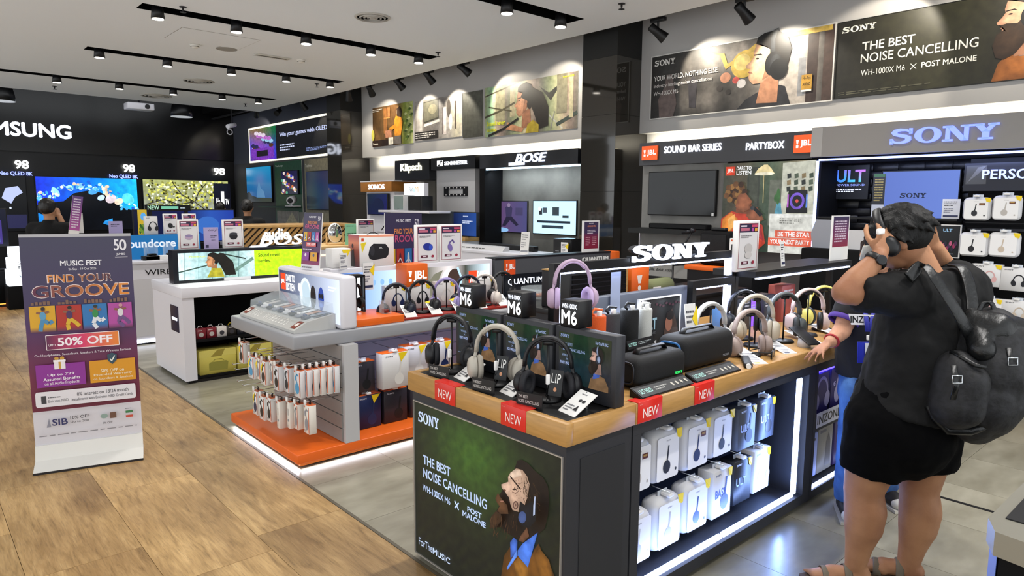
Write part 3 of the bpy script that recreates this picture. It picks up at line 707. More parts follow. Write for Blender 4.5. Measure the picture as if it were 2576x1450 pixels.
pr.soft([(.3, .40), (.34, .5), (.42, .5), (.47, .42), (.5, .36), (.44, .33), (.36, .34)], '#8a5238'); pr.poly([(.36, .49), (.40, .50), (.49, .42), (.45, .395)], '#17181b'); pr.ell(.365, .49, .022, .024, '#3b3d42')
pr.rect(0, 0, .42, .06, '#5a1f1c'); pr.text('PARTYBOX SERIES', .02, .015, .40, .05, '#ffffff', .03)
pr.rect(.04, .86, .15, .96, '#e2401c'); pr.text('JBL', .055, .885, .14, .935, '#fff2ee', .03); dare(pr, .165, .865, .17, .095)
board('poster_lightbox', 'backlit poster of curly haired singer in orange jacket with microphone', 'poster', loc, w, h, RX, pr, PGLOW, depth=.06, bodymat=BLACK)
# ---- headphone bay
bay = T('display_bay', 'black headphone wall bay outlined with blue light strips', 'display bay', (6.75, 2.90, 0), RX)
BRK = mat('black_brick', '#121318', .38, bump=.15, bscale=90); BK = MATTEB
bp = MB().box(0, .012, 0, 3.3, .19, 2.084).obj('back_panel', BK, bay)
_bk = MB().rbox(.002, 0, .002, .212, .012, .066, .002, 1).mesh('brick')
for r in range(13):
    for c in range(8):
        O('brick', _bk, BRK, bp, (.03 + c * .214 + (.107 if r % 2 else 0), 0, 1.22 + r * .068))
MB().box(0, -.40, 0, .05, -.001, 2.085).obj('side_panel', BK, bay)
BLED = led('led_blue_white', '#8fa4ff', 4.5)
loc = hit(2057, 407, 'x', 6.33)
MB().box(.008, -.42, .95, .028, -.402, 2.055).obj('led_strip', BLED, bay); MB().box(.03, -.42, 2.055, 3.2, -.402, 2.072).obj('led_strip', BLED, bay)
MB().box(.05, -.4, 2.04, 3.3, -.001, 2.083).obj('top_panel', BK, bay)
light('bay_glow', 'AREA', (6.4, 2.0, 2.03), 5, (.45, .55, 1), target=(6.75, 2.0, 1.5), size=(1.4, .05))
# ULT sign
loc, w, h = rectR((2097, 418), (2182, 501), 6.70)
pr = Print(w, h)
t = board('ult_sign', 'square black sign with glowing blue to violet ULT letters', 'sign', loc, w, h, RX, None, depth=.045, bodymat=mat('sign_slate', '#1d2026', .5))
vs, fs = glyphs('ULT', .035); pr.k = 3
for q in fs:
    pts = [(.10 + vs[i][0] * .8, .50 + vs[i][1] * .37) for i in q]
    def gc(u, v):
        k = (u - .1) / .8; a = lin('#3a6be8'); b_ = lin('#46c8e0'); c = lin('#b56ae0'); e = (v - .5) / .37
        base = tuple((a[i] * (1 - k) + c[i] * k) for i in range(3)) if e > .5 else tuple((a[i] * (1 - k) + b_[i] * k) for i in range(3)); return base + (1,)
    pr.poly(pts, [gc(*p) for p in pts], layer=False)
pr.text('POWER SOUND', .10, .385, .9, .45, '#7f8fe0', .01); pr.blur(.1, .2, .9, .32, '#c9d0e8', 2, 4); pr.obj('lettering', GLOW2, t)
# TV
loc, w, h = rectR((2222, 433), (2405, 553), 6.66); 
t = T('television', 'wall television showing a plain blue screen with dark brand name', 'television', loc, RX)
MB().rbox(-.01, 0, -.012, w + .01, .05, h + .012, .005).obj('body', BLACK, t)
pr = Print(w, h); pr.field(4, 4, lambda u, v: (.37 + .04 * u, .47 + .05 * u, .80 + .05 * u)); pr.text('', .25, .44, .60, .545, '#16203c', sony=True); pr.obj('screen', GLOW, t)
loc, w2, h2 = rectR((2198, 438), (2221, 545), 6.655)
pr = Print(w2, h2); pr.rect(0, 0, 1, 1, '#202226'); pr.rect(.05, .93, .95, 1, '#3a6a3a'); pr.blur(.15, .35, .85, .9, '#b8a25a', 9, 5, 1); pr.rect(0, 0, 1, .28, '#c8c8c6'); pr.ell(.6, .12, .12, .03, '#777777')
board('spec_strip', 'narrow vertical specification strip left of the blue television', 'sign', loc, w2, h2, RX, pr, PRINT, .008)
def price_card(label, loc, w, h, rz, style=0, tilt=0, name='price_card', group=None, dark=False, sticker=False):
    t = T(name, label, 'price card', loc, group=group, rot=(tilt, 0, rz))
    MB().box(-w / 2, 0, 0, w / 2, .003, h).obj('card', PAPER if not dark else BLACK, t)
    pr = Print(w, h); c = '#44444c' if not dark else '#d8d8d8'
    pr.blur(.1, .62, .9, .9, c, 3, style); pr.blur(.1, .28, .7, .55, '#7a7a84', 3, style + 1); pr.rect(.08, .08, .92, .17, '#2a2f52' if style % 2 else '#8f8f96')
    pr.obj('print', PRINT, t, (-w / 2, -.0003, 0))
    if sticker: MB().prism([(w * .1, h * .72), (w * .62, h * .95), (w * .55, h * .5)], -.0032, -.002).obj('sticker', YELLOW, t)
    return t
q = hit(2390, 550, 'x', 6.5); price_card('white price card standing under the blue television', (6.5, q.y, q.z), .13, .16, RX, 1)
# shelf under tv
o = MB().box(6.3, 1.72, 1.535, 6.655, 2.84, 1.55).obj('glass_shelf', BLACK); tag(o, 'thin black shelf under the blue television', 'shelf')
# personal audio board
loc, w, h = rectR((2428, 412), (2600, 480), 6.42)
pr = Print(w, h); pr.rect(.03, .25, .33, .92, '#4a4b4e'); pr.poly([(.05, .3), (.2, .6), (.32, .9), (.2, .85)], '#6f7074')
t = board('category_board', 'navy board with white personal lettering above headphone boxes', 'sign', loc, w + .8, h, RX, pr, PRINT, .03, bodymat=mat('navy_board', '#23252e', .5))
letters('lettering', 'PERSONAL', .52, .075, .01, led('letter_pale', '#aebcf2', 1.1), t, (.125, -.001, h * .42), .012)
pan = T('product_wall', 'black panel carrying rows of hanging headphone boxes', 'display panel', (6.46, 1.70, 0), RX)
MB().box(0, 0, .35, 2.0, .28, 2.03).obj('panel', BK, pan)
for z in (1.80, 1.46, 1.12, .83): MB().box(.02, -.012, z, 2.0, 0, z + .02).obj('rail', DMETAL, pan)
for z in (1.50, 1.16, .87): MB().box(0, -.02, z + .02, 2.0, -.013, z + .025).obj('rail', BLACK, pan)
# ---- headphone boxes
HPC = {'black': '#17181c', 'silver': '#b9b2aa', 'pink': '#d8a8a4', 'blue': '#2c3d78', 'beige': '#c9b8a4', 'white': '#dcd8d2', 'navy': '#1d2a55'}
def draw_phone(pr, cx, cz, s, col, fold=True):
    """headphones seen from the side, s metres tall"""
    a, b_ = s / pr.w, s / pr.h
    if fold: pr.line([(cx, cz + b_ * .1), (cx + a * .06, cz + b_ * .45), (cx + a * .12, cz + b_ * .95)], s * .1, col); pr.ell(cx, cz, a * .27, b_ * .3, col)
    else:
        pts = [(cx + a * .36 * math.cos(PI * i / 12) , cz + b_ * (.3 + .5 * math.sin(PI * i / 12))) for i in range(13)]
        pr.line(pts, s * .09, col); pr.ell(cx - a * .33, cz + b_ * .15, a * .17, b_ * .24, col, .2); pr.ell(cx + a * .33, cz + b_ * .15, a * .17, b_ * .24, col, -.2)
CASEW = mat('moulded_white_case', '#d6d5d6', .45)
def hang_box(label, loc, rz, w=.19, h=.205, d=.075, kind='case', hp='black', sticker=True, name='headphone_box', group='hanging headphone boxes', txt=None, tabs=True, base=None):
    t = T(name, label, 'box', loc, rz, group)      # origin: bottom centre of the front face
    r = .042 if kind == 'case' else .003
    body = CASEW if kind == 'case' else mat('box_' + (base or 'white'), {'white': '#d8d6d4', 'grey': '#4a4e58', 'black': '#1b1c20', 'navy': '#1a2550', 'dark': '#2a2730'}[base or 'white'], .45)
    MB().rbox(-w / 2, 0, 0, w / 2, d, h, r, 4 if kind == 'case' else 1).obj('body', body, t)
    pr = Print(w, h)
    if kind == 'case':
        pr.poly([(.13, .08), (.87, .08), (.91, .12), (.91, .86), (.87, .9), (.13, .9), (.09, .86), (.09, .12)], '#efedeb'); pr.text('', .42, .80, .58, .825, '#88868a', sony=True)
        draw_phone(pr, .45, .32, h * .42, HPC[hp]); pr.ell(.8, .22, .03, .03, HPC[hp])
        if txt != 'plain': pr.rect(.60, .66, .80, .76, '#5a2018'); pr.rect(.63, .7, .77, .74, '#b08a40')
    else:
        lt = base in (None, 'white')
        pr.text('', .12, .88, .42, .925, '#55565c' if lt else '#c8ccd8', sony=True)
        if txt: 
            pr.text(txt, .12, .42, .7, .6, '#8fa0e0' if not lt else '#3a4a90', .03)
        if hp: draw_phone(pr, .62, .25 if not txt else .3, h * .55, HPC[hp], fold=(txt is not None) or kind == 'fold')
    pr.obj('print', PRINT, t, (-w / 2, -.0004, 0))
    if sticker: MB().prism([(w * .28, h * .99), (w * .48, h * .80), (w * .5, h * .98)], -.004, -.002).prism([(w * .28, h * .99), (w * .5, h * .98), (w * .46, h * .78), (w * .34, h * .82)], -.0022, -.0018).obj('sticker', YELLOW, t)
    if tabs:
        MB().box(-.035, d * .4, h, .035, d * .43, h + .022).obj('hang_tab', mat('clear_tab', '#c7cdd6', .3), t)
        MB().rbox(-.02, -.01, h + .003, .015, d * .38, h + .018, .004).obj('security_tag', PAPER, t)
        MB().cyl((-.008, -.005, h + .024), (-.008, .3 if d < .2 else d, h + .024), .0025, .0025, 6).obj('hook', CHROME, t)
    return t
def wallbox(label, tl, br, X, **k):
    loc, w, h = rectR(tl, br, X); return hang_box(label, (X, loc[1] - w / 2, loc[2]), RX, w, h, .075, group='headphone boxes on the wall panel', **k)
wallbox('white moulded case with black headphones, top row left on the wall', (2422, 497), (2489, 556), 6.22, hp='black')
wallbox('white moulded case with silver headphones, top row at right edge', (2496, 492), (2566, 556), 6.22, hp='silver')
wallbox('white moulded case with black headphones, second row left on the wall', (2412, 584), (2484, 648), 6.2, hp='black', txt='plain')
wallbox('white moulded case with beige headphones, second row on the wall', (2486, 584), (2562, 650), 6.2, hp='beige', txt='plain')
wallbox('white box with pink headphones, third row on the wall', (2445, 663), (2516, 724), 6.2, kind='box', hp='pink')
wallbox('white box with dark headphones, third row at right edge', (2518, 672), (2590, 736), 6.2, kind='box', hp='black')
wallbox('white box with pink headphones, lowest row on the wall', (2452, 748), (2516, 812), 6.2, kind='box', hp='pink')
wallbox('white box with beige headphones, lowest row at right edge', (2521, 754), (2590, 816), 6.2, kind='box', hp='beige')
loc, w, h = rectR((2346, 567), (2410, 648), 6.3); pr = Print(w, h)
pr.rect(0, 0, 1, 1, '#0c0d10'); pr.text('ULT', .4, .8, .72, .9, '#8fb8d8', .03)
for i in range(14): pr.ell(.1 + .06 * i, .35 + .1 * math.sin(i * 2.1), .05, .08, ['#8a2a50', '#402040', '#b05070', '#20182a'][i % 4])
pr.blur(.1, .05, .9, .12, '#8d8d95', 2, 9)
board('ult_poster', 'small framed black and magenta poster behind the man', 'poster', loc, w, h, RX, pr, GLOW, .01, frame=(.008, PAPER))
# base of the bay
b = bpy.data.objects['display_bay.001']
MB().box(.051, -.06, 0, 3.3, .011, .10).obj('plinth', BLACK, b)
OAK = mat('oak_veneer', '#c39a5e', .45, var=.22, vscale=14, stretch=(1, 1, 9), bump=.04, bscale=40)
MB().box(.051, -.14, .1, 3.3, .011, .30).obj('base_front', OAK, b)
# ================================================================== right wall, middle section
XP = 6.786
def posterR(name, label, tl, br, X, fn, m=PHOTO, depth=.012, frame=None, cat='poster', bodymat=None):
    loc, w, h = rectR(tl, br, X); pr = Print(w, h); fn(pr); return board(name, label, cat, loc, w, h, RX, pr, m, depth, frame=frame, bodymat=bodymat)
def f(pr):
    pr.hgrad(0, 0, 1, 1, [(0, '#5a4022'), (.3, '#7a5a34'), (.6, '#6a4a2a'), (.66, '#8a6a40'), (.8, '#8a9a3a'), (1, '#c9d089')])
    for i in range(30): pr.ell(.82 + .16 * ((i * 37) % 17) / 17, .12 + .8 * ((i * 23) % 29) / 29, .03, .028, ['#5f7f2c', '#a7b852', '#dfe6a0', '#4a6224'][i % 4])
    pr.rect(.3, .3, .38, .95, '#a8703c'); pr.rect(.3, .68, .46, .71, '#c89050'); pr.rect(.4, .72, .46, .95, '#c07a48')
    pr.poly([(.56, .02), (.57, .3), (.72, .3), (.73, .02)], '#6e6660'); pr.poly([(.57, .22), (.56, .6), (.62, .74), (.72, .72), (.77, .55), (.75, .38), (.72, .22)], '#d58a24'); pr.poly([(.43, .4), (.46, .45), (.6, .52), (.62, .44), (.52, .38)], '#d58a24')
    pr.ell(.66, .8, .04, .085, '#c9a07a'); pr.poly([(.63, .7), (.63, .88), (.7, .93), (.75, .8), (.73, .66)], '#3a2a1e')
    pr.rect(.34, .2, .5, .38, '#c98a68'); pr.rect(.0, 0, .55, .16, '#2c1c12'); pr.rect(.42, .02, .54, .2, '#e8e2d0'); pr.text('Sonos', .02, .05, .15, .1, '#e9e2d2', .02); pr.blur(.02, .88, .3, .96, '#e9e2d2', 2, 2)
    pr.ell(.02, .3, .04, .14, '#b8b04a')
posterR('wall_poster', 'wall poster of a woman in a mustard jacket among leaves', (937, 273), (1040, 360), XP, f)
def f(pr):
    pr.hgrad(0, 0, 1, 1, [(0, '#8f8880'), (.15, '#d8d2ca'), (.2, '#7a736c'), (.5, '#85807c'), (.75, '#a8a29c'), (.9, '#cfc8b0'), (1, '#e0d8c4')])
    pr.poly([(.2, .42), (.2, .95), (.53, .98), (.53, .5)], '#3c3c32'); pr.poly([(.22, .46), (.22, .93), (.51, .96), (.51, .53)], '#6a6858'); pr.ell(.4, .75, .09, .12, '#8f8a70')
    pr.poly([(.2, .33), (.21, .40), (.54, .48), (.55, .42)], '#e6e0d8'); pr.rect(.62, .1, .69, .75, '#d6ccc8'); pr.rect(.6, .1, .63, .75, '#6a6260'); pr.ell(.74, .7, .04, .22, '#5a544e'); pr.ell(.78, .38, .035, .2, '#e8e4d8'); pr.rect(.86, .2, .89, .85, '#5a5048')
    pr.rect(0, .02, .52, .22, '#2a2622'); pr.blur(.02, .05, .5, .2, '#e9e4dc', 3, 3)
posterR('wall_poster', 'wall poster of a grey sound bar under a television', (1043, 257), (1162, 343), XP, f)
posterR('blank_panel', 'plain dark olive panel between two wall posters', (1164, 235), (1215, 343), XP, lambda pr: pr.vgrad(0, 0, 1, 1, [(0, '#4a4a42'), (1, '#575850')]), cat='panel')
def f(pr):
    pr.field(30, 10, lambda u, v: (.62 + .18 * math.sin(u * 17) * (u > .1), .6 + .17 * math.sin(u * 17 + .3), .5 + .12 * math.sin(u * 17)))
    pr.rect(.13, .3, .24, .95, '#8f8a70'); pr.rect(.3, .35, .36, 1, '#a59c7e'); pr.line([(0, .4), (.2, .5), (.36, .62)], .03, '#4a4634'); pr.line([(0, .82), (.25, .93), (.4, 1)], .02, '#4a4634'); pr.line([(.05, .6), (.2, .52), (.32, .46)], .02, '#4a4634')
    pr.poly([(.62, .85), (.72, .7), (.8, .8), (.88, .95), (.8, .72), (.74, .55)], '#3a3a34'); pr.line([(.72, .3), (.86, .02)], .02, '#c9c9c0'); pr.line([(.78, .35), (.74, .02)], .02, '#8f8f88'); pr.line([(.8, .1), (1, .28)], .05, '#3f4a44'); pr.rect(.8, .3, .9, 1, '#8f8a72'); pr.rect(.92, .2, .96, .95, '#b8b090')
    head_profile(pr, .46, .32, .42, '#c08a6a', '#221a14', shade='#a06c50')
    pr.poly([(.42, .7), (.46, .82), (.56, .84), (.66, .72), (.72, .45), (.72, .1), (.62, .06), (.58, .3), (.54, .5), (.49, .62)], '#1f1914')
    pr.poly([(.48, .0), (.5, .16), (.56, .24), (.62, .14), (.62, 0)], '#b09a2a'); pr.poly([(.25, .12), (.28, .25), (.33, .2), (.46, .1), (.44, .03), (.32, .08)], '#b98562'); pr.line([(.05, .02), (.24, .14), (.40, .30)], .035, '#1c1a18')
    pr.text('Sound never', .03, .22, .25, .31, '#d8dc2a', .02); pr.text('settles.', .03, .10, .15, .18, '#d8dc2a', .02); pr.text('SENNHEISER', .86, .92, .97, .95, '#d8dc2a', .01)
posterR('wall_poster', 'wide wall poster of a woman in profile with earbuds and bicycle', (1220, 222), (1452, 322), XP, f)
# ---- black speaker signs
def black_sign(label, tl, br, X, depth):
    loc, w, h = rectR(tl, br, X); t = T('brand_sign', label, 'sign', loc, RX); MB().box(0, 0, 0, w, depth, h).obj('box', mat('sign_black', '#0f1014', .4), t); return t
t = black_sign('black sign box with white Klipsch lettering', (993, 405), (1080, 452), 6.36, .58); px_letters(t, 'Klipsch', (1008, 413), (1061, 434), 6.359, led('letter_cream', '#f6f4dc', 1.5), bold=.02)
t = black_sign('black sign box with white Sennheiser lettering and logo', (1084, 398), (1195, 423), 6.36, .58)
px_letters(t, 'SENNHEISER', (1119, 407), (1176, 413), 6.359, LW, bold=.004)
loc, w, h = rectR((1099, 405), (1114, 418), 6.358); pr = Print(w, h); pr.rect(0, 0, 1, 1, '#f0f2f6'); pr.line([(.1, .15), (.45, .15), (.6, .85), (.92, .85)], .02, '#0e0e10'); pr.obj('logo', GLOW2, t, (t.location.y - loc[1], -.002, loc[2] - t.location.z))
bb = T('display_bay', 'black framed speaker bay with concrete back and blue white strip', 'display bay', (6.36, 7.82, 0), RX)
MB().box(0, 0, 0, .12, .58, 2.142).obj('side_panel', BK, bb); MB().box(.12, .34, 0, 1.93, .58, 2.142).obj('back_panel', mat('dark_concrete', '#6b6862', .75, var=.45, vscale=2.2, bump=.08, bscale=20), bb)
MB().box(0, 0, 2.143, 1.93, .58, 2.335).obj('sign_box', mat('sign_dark_mottled', '#191a1e', .35, var=.5, vscale=2, col2='#34353a'), bb)
px_letters(bb, 'BOSE', (1297, 388), (1376, 406), 6.359, led('letter_cool', '#d8e4ff', 1.6), bold=.02, shear=.25, name='lettering'); px_letters(bb, '_', (1281, 410), (1320, 415), 6.359, MATS['letter_cool'], name='lettering_bar')
MB().box(.12, .02, 2.118, 1.93, .05, 2.142).obj('led_strip', led('led_ice', '#bfe4ff', 6), bb)
light('bay_glow', 'AREA', (6.45, 6.85, 2.10), 10, (.8, .92, 1), target=(6.7, 6.85, 1.6), size=(1.6, .04))
MB().box(0, -.55, 1.0, 1.93, .33, 1.03).obj('ledge', BLACK, bb) if False else None
def tvR(label, tl, br, X, fn, m=GLOW, name='television'):
    loc, w, h = rectR(tl, br, X); t = T(name, label, 'television', loc, RX); b = .012
    MB().rbox(-b, 0, -b, w + b, .05, h + b, .005).obj('body', BLACK, t); pr = Print(w, h); fn(pr); pr.obj('screen', m, t); return t
def f(pr):
    pr.field(10, 8, lambda u, v: (.30 + .12 * (1 - u), .26 + .04 * u, .42 + .08 * u))
    pr.ell(.2, .45, .16, .35, '#6a4a72'); pr.ell(.35, .06, .2, .08, '#8fc0f0'); pr.poly([(.38, .2), (.5, .55), (.62, .52), (.8, .25), (.74, .2), (.58, .38), (.46, .18)], '#25213a'); pr.poly([(.48, .5), (.46, .8), (.56, .92), (.64, .78), (.62, .5)], '#3a3458'); pr.ell(.55, .88, .04, .07, '#8a7a9a'); pr.rect(.72, .55, .9, .8, '#453f66')
tvR('television showing a dim purple picture of a seated person', (1228, 507), (1325, 586), 6.68, f)
def f(pr):
    pr.field(6, 6, lambda u, v: (.72, .88, .97)); pr.rect(.14, .58, .22, .78, '#20242a'); pr.ell(.16, .76, .04, .06, '#e8eef2'); pr.rect(.23, .64, .33, .8, '#39424c'); pr.rect(.46, .56, .62, .82, '#3c4a50'); pr.rect(.48, .59, .60, .8, '#2a353b'); pr.rect(.7, .5, .84, .57, '#23282e'); pr.rect(.1, .33, .88, .4, '#15202c'); pr.rect(.22, .17, .72, .26, '#23303c')
tvR('bright white lightbox picture of black sound bars and speakers', (1342, 506), (1448, 592), 6.68, f, GLOW2, 'picture_lightbox')
# bracket panel under Sennheiser
loc, w, h = rectR((1098, 427), (1195, 600), 6.5); t = T('wall_panel', 'pale grey panel holding a black wall bracket', 'panel', loc, RX); MB().box(0, 0, 0, w, .44, h).obj('panel', LGREY, t)
loc, w, h = rectR((1119, 470), (1177, 493), 6.497); t = T('wall_bracket', 'black open rectangular television bracket on the pale grey panel', 'bracket', loc, RX)
MB().box(0, -.02, 0, w, -.001, h * .22).box(0, -.02, h * .78, w, -.001, h).box(0, -.02, h * .22, w * .17, -.001, h * .78).box(w * .83, -.02, h * .22, w, -.001, h * .78).obj('frame', BLACK, t)
for k in range(6): MB().cyl((w * (.1 + .16 * k), -.022, h * .88), (w * (.1 + .16 * k), -.0201, h * .88), .012, .012, 8).obj('hole', PAPER, t); MB().cyl((w * (.1 + .16 * k), -.022, h * .12), (w * (.1 + .16 * k), -.0201, h * .12), .012, .012, 8).obj('hole', PAPER, t)
o = MB().box(6.5, 9.12, 0, 6.94, 9.42, 1.99).obj('dark_pier', mat('dark_concrete2', '#57554f', .75, var=.3, vscale=3)); tag(o, 'dark concrete pier under the Klipsch sign', 'pier')
# Sonos
loc, w, h = rectR((907, 459), (985, 482), 6.2); loc = (6.2, loc[1], loc[2])
t = T('brand_sign', 'wooden block sign with white Sonos letters', 'sign', loc, RX); MB().rbox(0, 0, 0, w, .5, h, .004).obj('block', mat('caramel_wood', '#b0722c', .5, var=.15, vscale=8), t)
letters('lettering', 'SONOS', w * .52, h * .5, .012, LW, t, (w * .27, -.001, h * .25), .012)
MB().box(0, -.004, h, w + .08, .5, h + .018).obj('cap', WHITE, t)
loc2 = (6.26, loc[1] - .1, .9); t = T('wall_panel', 'white panel behind small television under the Sonos sign', 'panel', loc2, RX); MB().box(0, 0, 0, w - .1, .44, loc[2] - .9).obj('panel', WHITE, t)
tvR('small television with dark blue screen under the Sonos sign', (924, 489), (974, 540), 6.2, lambda pr: (pr.field(5, 5, lambda u, v: (.05 + .05 * u, .08 + .06 * v, .2 + .15 * u)), pr.ell(.55, .4, .3, .4, '#101a3a')))
# WiiM lightbox
loc, w, h = rectR((1016, 462), (1067, 516), 5.93); h += loc[2] - 1.5305; loc = (5.93, loc[1], 1.5305); pr = Print(w, h); pr.rect(0, 0, 1, 1, '#f2fbff'); pr.text('W', .28, .68, .46, .88, '#5a6a70', .0); pr.text('ii', .48, .68, .54, .88, '#58b0d8', .0); pr.text('M', .56, .68, .72, .88, '#c8a060', .0); pr.rect(.2, .56, .85, .575, '#b8c8cc'); pr.blur(.25, .4, .8, .45, '#a8b8bc', 1, 2)
board('brand_lightbox', 'glowing white WiiM lightbox above the speaker shelf', 'sign', loc, w, h, RX, pr, GLOW2, .08, bodymat=WHITE)
# ---- white shelf unit with speakers
XS2 = 5.7
su = T('shelf_unit', 'tall white shelf unit with black back carrying home speakers', 'shelf', (XS2, 9.45, 0), RX)
MB().box(.0, .32, 0, 1.4, .36, 1.52).obj('back_panel', mat('shelf_back_dark', '#33373b', .6), su)
for z, a, b_ in ((1.495, 0, 1.38), (1.17, -.05, 1.4), (.85, 0, 1.25), (.45, 0, 1.4)): MB().rbox(a, -.06, z, b_, .319, z + .035, .004).obj('shelf', WHITE, su)
MB().box(.28, .02, 1.206, .46, .318, 1.494).obj('divider', WHITE, su); MB().box(1.36, .1, 0, 1.4, .318, 1.169).obj('divider', BLACK, su); MB().box(.0, .0, 0, .05, .318, 1.169).obj('divider', WHITE, su)
def speaker_box(label, tl, br, X, d, m, gm):
    loc, w, h = rectR(tl, br, X); t = T('bookshelf_speaker', label, 'speaker', loc, RX, 'speakers on the white shelf unit')
    MB().rbox(0, 0, 0, w, d, h, .006).obj('cabinet', m, t); MB().rbox(w * .06, -.008, h * .05, w * .94, -.0002, h * .95, .003).obj('grille', gm, t); MB().box(w * .4, -.0085, h * .07, w * .6, -.0081, h * .1).obj('badge', CHROME, t); return t
CL = mat('speaker_cloth', '#17181a', .9, bump=.5, bscale=400)
def on_shelf(o, z): o.location.z = z
on_shelf(speaker_box('pale grey bookshelf speaker on the white shelf unit', (990, 491), (1016, 530), XS2 + .02, .2, LGREY, mat('teal_cloth', '#7d8c88', .85)), 1.5305)
on_shelf(speaker_box('black bookshelf speaker on the white shelf unit', (1026, 493), (1061, 530), XS2 + .02, .2, BLACK, CL), 1.5305)
t = T('soundbar', 'black sound bar on the middle white shelf', 'soundbar', (XS2 + .02, 8.98, 1.2055), RX); MB().rbox(0, 0, 0, .62, .1, .07, .012).obj('body', BLACK, t); MB().box(.01, -.001, .01, .61, -.0002, .06).obj('grille', CL, t)
t = T('smart_speaker', 'small pale grey cube speaker on the lower white shelf', 'speaker', (XS2 + .03, 8.55, .8855), RX); MB().rbox(0, 0, 0, .2, .12, .14, .03, 4).obj('body', mat('pale_grey_cloth', '#a8a79f', .8), t); MB().cyl((.17, -.002, .11), (.17, .002, .11), .008).obj('button', BLACK, t)
for k, (yy, z) in enumerate(((9.28, 1.2055), (8.42, 1.2055), (8.86, .8855), (9.05, .8855))): price_card(['white price card beside the camera gimbal', 'white price card right of the shelf sound bar', 'white price card left of the cube speaker', 'white price card at left of the lower white shelf'][k], (XS2 - .02, yy, z), .09, .13, RX, k)
t = T('camera_gimbal', 'black phone gimbal on tripod at left of the white shelf', 'gimbal', (XS2 + .05, 9.42, 1.2055))
for a in (0, 2.1, 4.2): MB().cyl((0, 0, .1), (.08 * math.cos(a), .08 * math.sin(a), 0), .01, .008, 8).obj('leg', BLACK, t)
MB().cyl((0, 0, .09), (0, 0, .2), .016, .016, 10).obj('grip', BLACK, t); MB().tube([(0, 0, .2), (0, .03, .24), (0, -.05, .27), (0, -.12, .25)], .014, 8).ell((0, -.12, .25), .03, .04, .03).obj('arm', BLACK, t)
# round table
t = T('round_table', 'small round wooden display table beside the white shelf unit', 'table', (5.36, 9.9, 0)); MB().cyl((0, 0, 1.06), (0, 0, 1.11), .2, .2, 28).obj('top', OAK, t); MB().cyl((0, 0, 0), (0, 0, 1.06), .03, .03, 12).obj('pole', WHITE, t); MB().lathe([(.16, 0), (.16, .015), (.03, .02)], 24).obj('foot', WHITE, t)
# ---- counter in front of the concrete bay
ct = T('speaker_counter', 'white counter in front of the concrete speaker bay', 'counter', (5.62, 7.6, 0), RX)
MB().box(0, 0, .08, 2.1, .55, 1.0).obj('body', WHITE, ct); MB().rbox(-.01, -.01, 1.0, 2.11, .56, 1.035, .003).obj('top', WHITE, ct); MB().box(.02, .03, 0, 2.08, .5, .08).obj('plinth', BLACK, ct)
t = T('soundbar', 'long white sloped sound bar on the white speaker counter', 'soundbar', (5.7, 7.5, 1.0355), RX); MB().prism([(0, 0), (.12, 0), (.12, .06), (.05, .055)], 0, .95, 'x').obj('body', LGREY, t); pr = Print(.9, .05); pr.blur(.05, .2, .95, .8, '#4a4a4a', 1, 6); pr.obj('print', PRINT, t, (.02, -.0005, .003), (R_(-42), 0, 0))
t = T('soundbar', 'black sound bar at the back of the white speaker counter', 'soundbar', (6.0, 7.4, 1.0355), RX); MB().rbox(0, 0, 0, 1.1, .1, .07, .012).obj('body', BLACK, t); MB().box(.01, -.001, .01, 1.09, -.0002, .06).obj('grille', CL, t)
loc, w, h = rectR((1391, 594), (1436, 634), 5.85); t = T('subwoofer', 'black cube subwoofer at the end of the white speaker counter', 'speaker', (5.85, loc[1], 1.0355), RX); MB().rbox(0, 0, 0, w, .25, h + .02, .015, 3).obj('cabinet', BLACK, t); MB().rbox(.005, .005, h + .0205, w - .005, .245, h + .026, .003).obj('glass_top', GLASSB, t); MB().box(w * .15, -.001, .05, w * .35, -.0002, .055).obj('badge', CHROME, t)
q = hit(1415, 633, 'x', 5.75); price_card('white price card with yellow sticker before the black subwoofer', (5.78, q.y, 1.0355), .11, .165, RX, 3, sticker=True)
q = hit(1318, 634, 'x', 5.68); price_card('tilted white price card on the white speaker counter', (5.68, q.y, 1.0355), .15, .27, RX, 2, tilt=-.1)
# Sennheiser counter screen
loc, w, h = rectR((1086, 521), (1200, 586), 5.9); 
def f(pr):
    pr.hgrad(0, 0, 1, 1, [(0, '#101225'), (.5, '#14204a'), (1, '#1d4a9a')]); pr.rect(.05, .75, .12, .92, '#a8c8f0')
    for i in range(12): pr.ell(.2 + .03 * (i % 6), .78 + .08 * (i // 6), .035, .06, ['#c9b96a', '#8f7f40', '#e6dca0'][i % 3])
    pr.poly([(.36, .72), (.42, .78), (.5, .97), (.46, .97), (.38, .84)], '#c8bb74'); pr.blur(.72, .8, .9, .9, '#c8d4f0', 1, 3); pr.blur(.7, .52, .95, .68, '#d8e4ff', 2, 4)
t = tvR('wide dark blue screen with gold earphone on the wooden topped counter', (1088, 523), (1198, 584), 6.14, f)
sc_ = T('wood_top_counter', 'grey counter with thick wooden top beside the black bay frame', 'counter', (6.09, 8.62, 0), RX)
MB().box(0, .02, 0, .78, .36, 1.1).obj('body', LGREY, sc_); MB().rbox(-.02, 0, 1.1, .80, .38, 1.16, .004).obj('top', OAK, sc_)
t.location.z = 1.175
